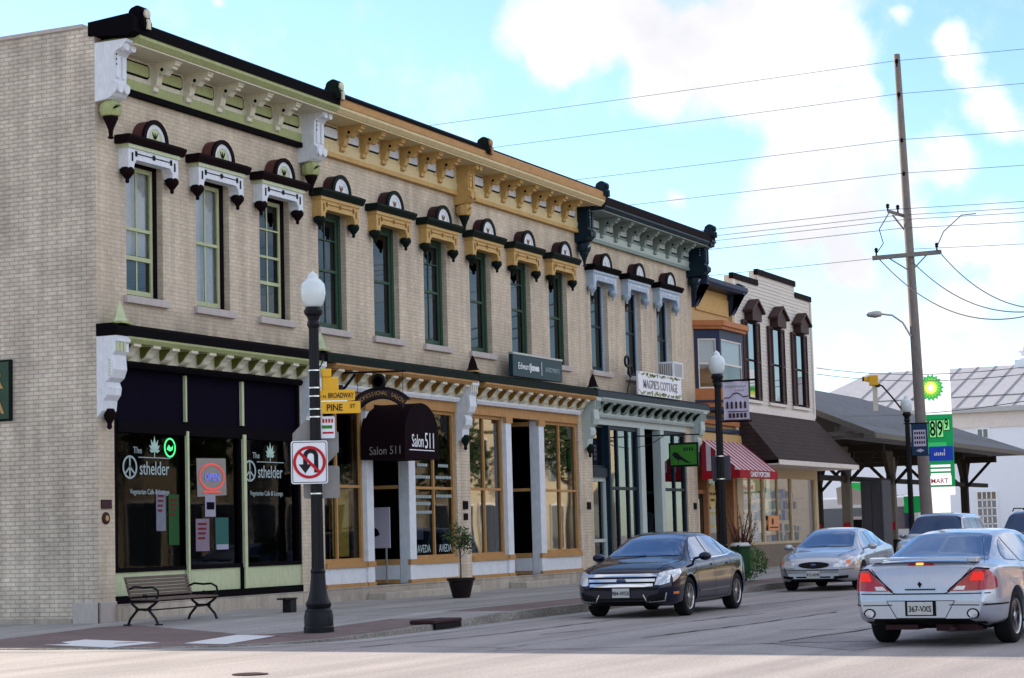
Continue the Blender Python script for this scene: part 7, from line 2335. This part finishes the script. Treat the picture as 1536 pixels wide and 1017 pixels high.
def rear_sedan():
    root = local_thing('sedan', (-3.2, -16.22, 0), R(-4), 'silver sedan seen from behind with lit red tail lights and a rear spoiler', 'car')
    c = Car(root, dict(SEDAN_P, paint='paint_silver2'))
    c.wheels(5)
    c.patch('rear_window', [(-1.72, -.66), (-1.76, -.3), (-1.77, 0), (-1.76, .3), (-1.72, .66)], [(-.93, -.50), (-.90, -.25), (-.89, 0), (-.90, .25), (-.93, .50)], 'top', 'car_glass', .006, 10, 18)
    c.patch('windscreen', [(1.14, -.62), (1.17, 0), (1.14, .62)], [(.42, -.5), (.40, 0), (.42, .5)], 'top', 'car_glass', .006, 8, 14)
    side_windows(c, [([(.05, .955), (.98, .925)], [(.05, 1.30), (.35, 1.29), (.5, 1.24), (.96, .97)]),
                     ([(-.80, .98), (-.02, .957)], [(-.80, 1.285), (-.4, 1.31), (-.02, 1.302)]),
                     ([(-1.32, 1.01), (-.88, .985)], [(-1.28, 1.06), (-1.08, 1.17), (-.88, 1.26)])])
    for ax in ('left', 'right'):
        c.line('door_seam', [(.98, .86), (.96, .55), (.90, .30), (.0, .29), (-.05, .95)], ax)
        c.line('door_seam', [(-.05, .29), (-.72, .30), (-.86, .45), (-.98, .72), (-.95, .97)], ax)
        c.line('bumper_crease', [(-2.33, .50), (-1.75, .50)], ax, .02, 'seam', .003)
        for x in (.10, -.75): c.line('door_handle', [(x, .83), (x-.17, .835)], ax, .03, 'paint_silver2', .02)
        c.line('side_moulding', [(.9, .48), (-.85, .48)], ax, .06, 'paint_silver2', .016)
    c.mirror_glass(.86, .95, 'paint_silver2')
    # spoiler
    m = MB()
    n = 14
    vs = []; fs = []
    for i in range(n+1):
        y = -.66+1.32*i/n
        e = 1-(abs(y)/.66)**4*.25
        xx = -2.20+.06*(abs(y)/.66)**2
        z = 1.045-.006*(abs(y)/.66)**2
        prof = [(xx-.10, z-.004), (xx-.09, z+.018), (xx, z+.028), (xx+.12, z+.008), (xx+.12, z-.006), (xx, z-.002)]
        for p in prof: vs.append((p[0], y, p[1]))
    for i in range(n):
        for j in range(6): fs.append((i*6+j, i*6+(j+1) % 6, (i+1)*6+(j+1) % 6, (i+1)*6+j))
    fs += [tuple(range(5, -1, -1)), tuple(range(n*6, n*6+6))]
    m.add(vs, fs)
    sp = m.build('spoiler', 'paint_silver2', root, smooth=40)
    for s in (-1, 1):
        m = MB(); m.box(-2.22, -2.06, s*.61-.06, s*.61+.06, 1.0, 1.058)
        m.build('spoiler_foot', 'paint_silver2', sp, bevel=.01)
    # tail lights: tall wedges
    for sd_ in (1, -1):
        lens = c.patch('tail_light', [(sd_*.36, .665), (sd_*.60, .665), (sd_*.82, .675)], [(sd_*.38, .675), (sd_*.66, .915), (sd_*.80, .90)], 'rear', 'lens_red', .010, 8, 14)
        c.patch('lamp_glow', [(sd_*.60, .78), (sd_*.75, .78)], [(sd_*.64, .875), (sd_*.75, .88)], 'rear', 'lamp_red_lit', .014, 4, 6, parent=lens)
        c.patch('reversing_light', [(sd_*.41, .675), (sd_*.54, .675)], [(sd_*.46, .72), (sd_*.56, .72)], 'rear', 'lens_clear', .014, 3, 5, parent=lens)
        c.line('lamp_edge', [(sd_*.34, .66), (sd_*.48, .78), (sd_*.66, .925), (sd_*.80, .91)], 'rear', .016, 'seam', .012, parent=lens)
        # lamp wraps round the corner
        c.patch('tail_light', [(-2.30, .675), (-2.18, .675), (-2.10, .70)], [(-2.30, .905), (-2.18, .89), (-2.10, .80)], 'left' if sd_ > 0 else 'right', 'lens_red', .008, 6, 8)
        n = 16
        cc = (sd_*.635, .40)
        lo = [(cc[0]-.075*cos(pi*k/n), cc[1]-.06*sin(pi*k/n)) for k in range(n+1)]; hi = [(cc[0]-.075*cos(pi*k/n), cc[1]+.06*sin(pi*k/n)) for k in range(n+1)]
        c.patch('fog_surround', lo, hi, 'rear', 'seam', .004, 4, 16)
        lo = [(cc[0]-.055*cos(pi*k/n), cc[1]-.044*sin(pi*k/n)) for k in range(n+1)]; hi = [(cc[0]-.055*cos(pi*k/n), cc[1]+.044*sin(pi*k/n)) for k in range(n+1)]
        c.patch('rear_fog_light', lo, hi, 'rear', 'lens_clear', .008, 4, 16)
    m = c.patch('brake_light', [(-.17, .968), (.17, .968)], [(-.14, .99), (.14, .99)], 'rear', 'lens_red', .008, 2, 10)
    c.patch('brake_glow', [(-.03, .968), (.06, .968)], [(-.03, .99), (.06, .99)], 'rear', 'lamp_amber_lit', .011, 2, 4, parent=m)
    c.line('boot_seam', [(-.62, .93), (-.36, .655), (-.30, .635), (.30, .635), (.36, .655), (.62, .93)], 'rear', .010)
    c.line('bumper_seam', [(-.82, .635), (-.4, .63), (.4, .63), (.82, .635)], 'rear', .012)
    c.line('bumper_crease', [(-.80, .495), (-.35, .50)], 'rear', .012, 'seam', .002); c.line('bumper_crease', [(.80, .495), (.35, .50)], 'rear', .012, 'seam', .002)
    c.line('plate_recess', [(-.42, .55), (.42, .55), (.30, .345), (-.30, .345), (-.42, .55)], 'rear', .008)
    c.patch('valance', [(-.72, .245), (.72, .245)], [(-.74, .30), (.74, .30)], 'rear', 'seam', .006, 2, 14)
    c.patch('plate_frame', [(-.19, .37), (.19, .37)], [(-.19, .55), (.19, .55)], 'rear', 'seam', .006, 3, 6)
    c.plate('rear', .46, '367-VXS')
    m = MB(); p = c.hit((0, .74), 'rear', .01); m.prism([(-.025, .75), (0, .705), (.025, .75), (0, .78)], 'x', p.x-.006, p.x); m.build('emblem', 'seam', root)
    m = MB(); p = c.hit((0, .685), 'rear', .01)
    for k in range(14): m.box(p.x-.005, p.x, -.19+k*.027, -.172+k*.027, .676, .694)
    m.build('boot_lettering', 'seam', root)
    m = MB(); m.cyl((-2.30, -.35, .21), (-2.0, -.35, .23), .035, n=10); m.box(-2.1, -1.7, -.6, -.1, .18, .28); m.box(-2.2, -1.9, .1, .5, .2, .26); m.build('exhaust', 'rust', root)
    m = MB(); m.cyl((-2.0, -.70, .97), (-2.05, -.70, 1.28), .003, n=4); m.build('aerial', 'seam', root)
rear_sedan()

SUV = dict(L=4.75, W=1.86, floor=.28, nose=.50, tail=.35, wheels=(-1.38, 1.36), wr=.37, arch=.43, nw=.20, tw=.10, belt_in=.06,
    top=[(-2.375, .7), (-2.36, 1.1), (-2.28, 1.5), (-2.10, 1.70), (-1.6, 1.76), (0, 1.78), (.40, 1.75), (.62, 1.68), (1.15, 1.20), (1.28, 1.12), (2.0, 1.04), (2.25, .95), (2.34, .80), (2.375, .6)],
    belt=[(-2.375, .6), (-2.34, 1.02), (-2.2, 1.12), (0, 1.08), (1.2, 1.05), (2.0, .98), (2.25, .88), (2.33, .74), (2.375, .5)],
    roofw=[(-2.37, .70), (-2.1, .68), (0, .68), (.6, .68), (1.15, .78), (2.37, .72)])
def suv(loc, rz, paint, label, bump):
    root = local_thing('suv', loc, rz, label, 'car')
    c = Car(root, dict(SUV, paint=paint))
    c.wheels(5)
    c.patch('windscreen', [(1.13, -.76), (1.17, 0), (1.13, .76)], [(.60, -.63), (.58, 0), (.60, .63)], 'top', 'suv_glass', .006, 8, 14)
    side_windows(c, glass='suv_glass', polys=[([(.05, 1.13), (.98, 1.11)], [(.05, 1.62), (.55, 1.60), (.95, 1.18)]), ([(-.95, 1.14), (-.02, 1.13)], [(-.95, 1.62), (-.02, 1.62)]), ([(-1.95, 1.15), (-1.03, 1.14)], [(-1.90, 1.58), (-1.03, 1.62)])])
    c.mirror_glass(.80, 1.12, paint)
    c.patch('grille', [(-.42, .68), (.42, .68)], [(-.46, .90), (.46, .90)], 'front', 'seam', .006, 4, 12)
    c.patch('grille_bar', [(-.44, .78), (.44, .78)], [(-.44, .81), (.44, .81)], 'front', 'chrome', .014, 1, 12)
    for sd_ in (1, -1): c.patch('headlight', [(sd_*.50, .70), (sd_*.78, .72)], [(sd_*.50, .88), (sd_*.80, .92)], 'front', 'lens_clear', .008, 5, 8)
    c.patch('lower_intake', [(-.6, .38), (.6, .38)], [(-.6, .52), (.6, .52)], 'front', 'seam', .006, 3, 12)
    c.plate('front', .56, '')
    for ax in ('left', 'right'):
        c.line('door_seam', [(1.0, 1.05), (.95, .45), (.02, .42), (0, 1.1)], ax)
        c.line('door_seam', [(0, .42), (-.85, .42), (-1.0, .8), (-1.0, 1.1)], ax)
    if bump:
        m = MB()
        for s in (-1, 1): m.tube([(.3, s*.60, 1.75), (.1, s*.60, 1.83), (-1.5, s*.60, 1.83), (-1.7, s*.60, 1.75)], .02, 6)
        m.box(-.4, .1, -.35, .35, 1.78, 1.84); m.build('roof_rack', 'seam', root, bevel=.01)
    return root
suv((28.8, -8.3, 0), pi+R(1), 'paint_suv', 'pale silver blue sport utility car parked beyond the silver sedan', False)
suv((27.5, -11.2, 0), pi+R(2), 'paint_dark', 'dark blue sport utility car with a roof rack at the right edge', True)
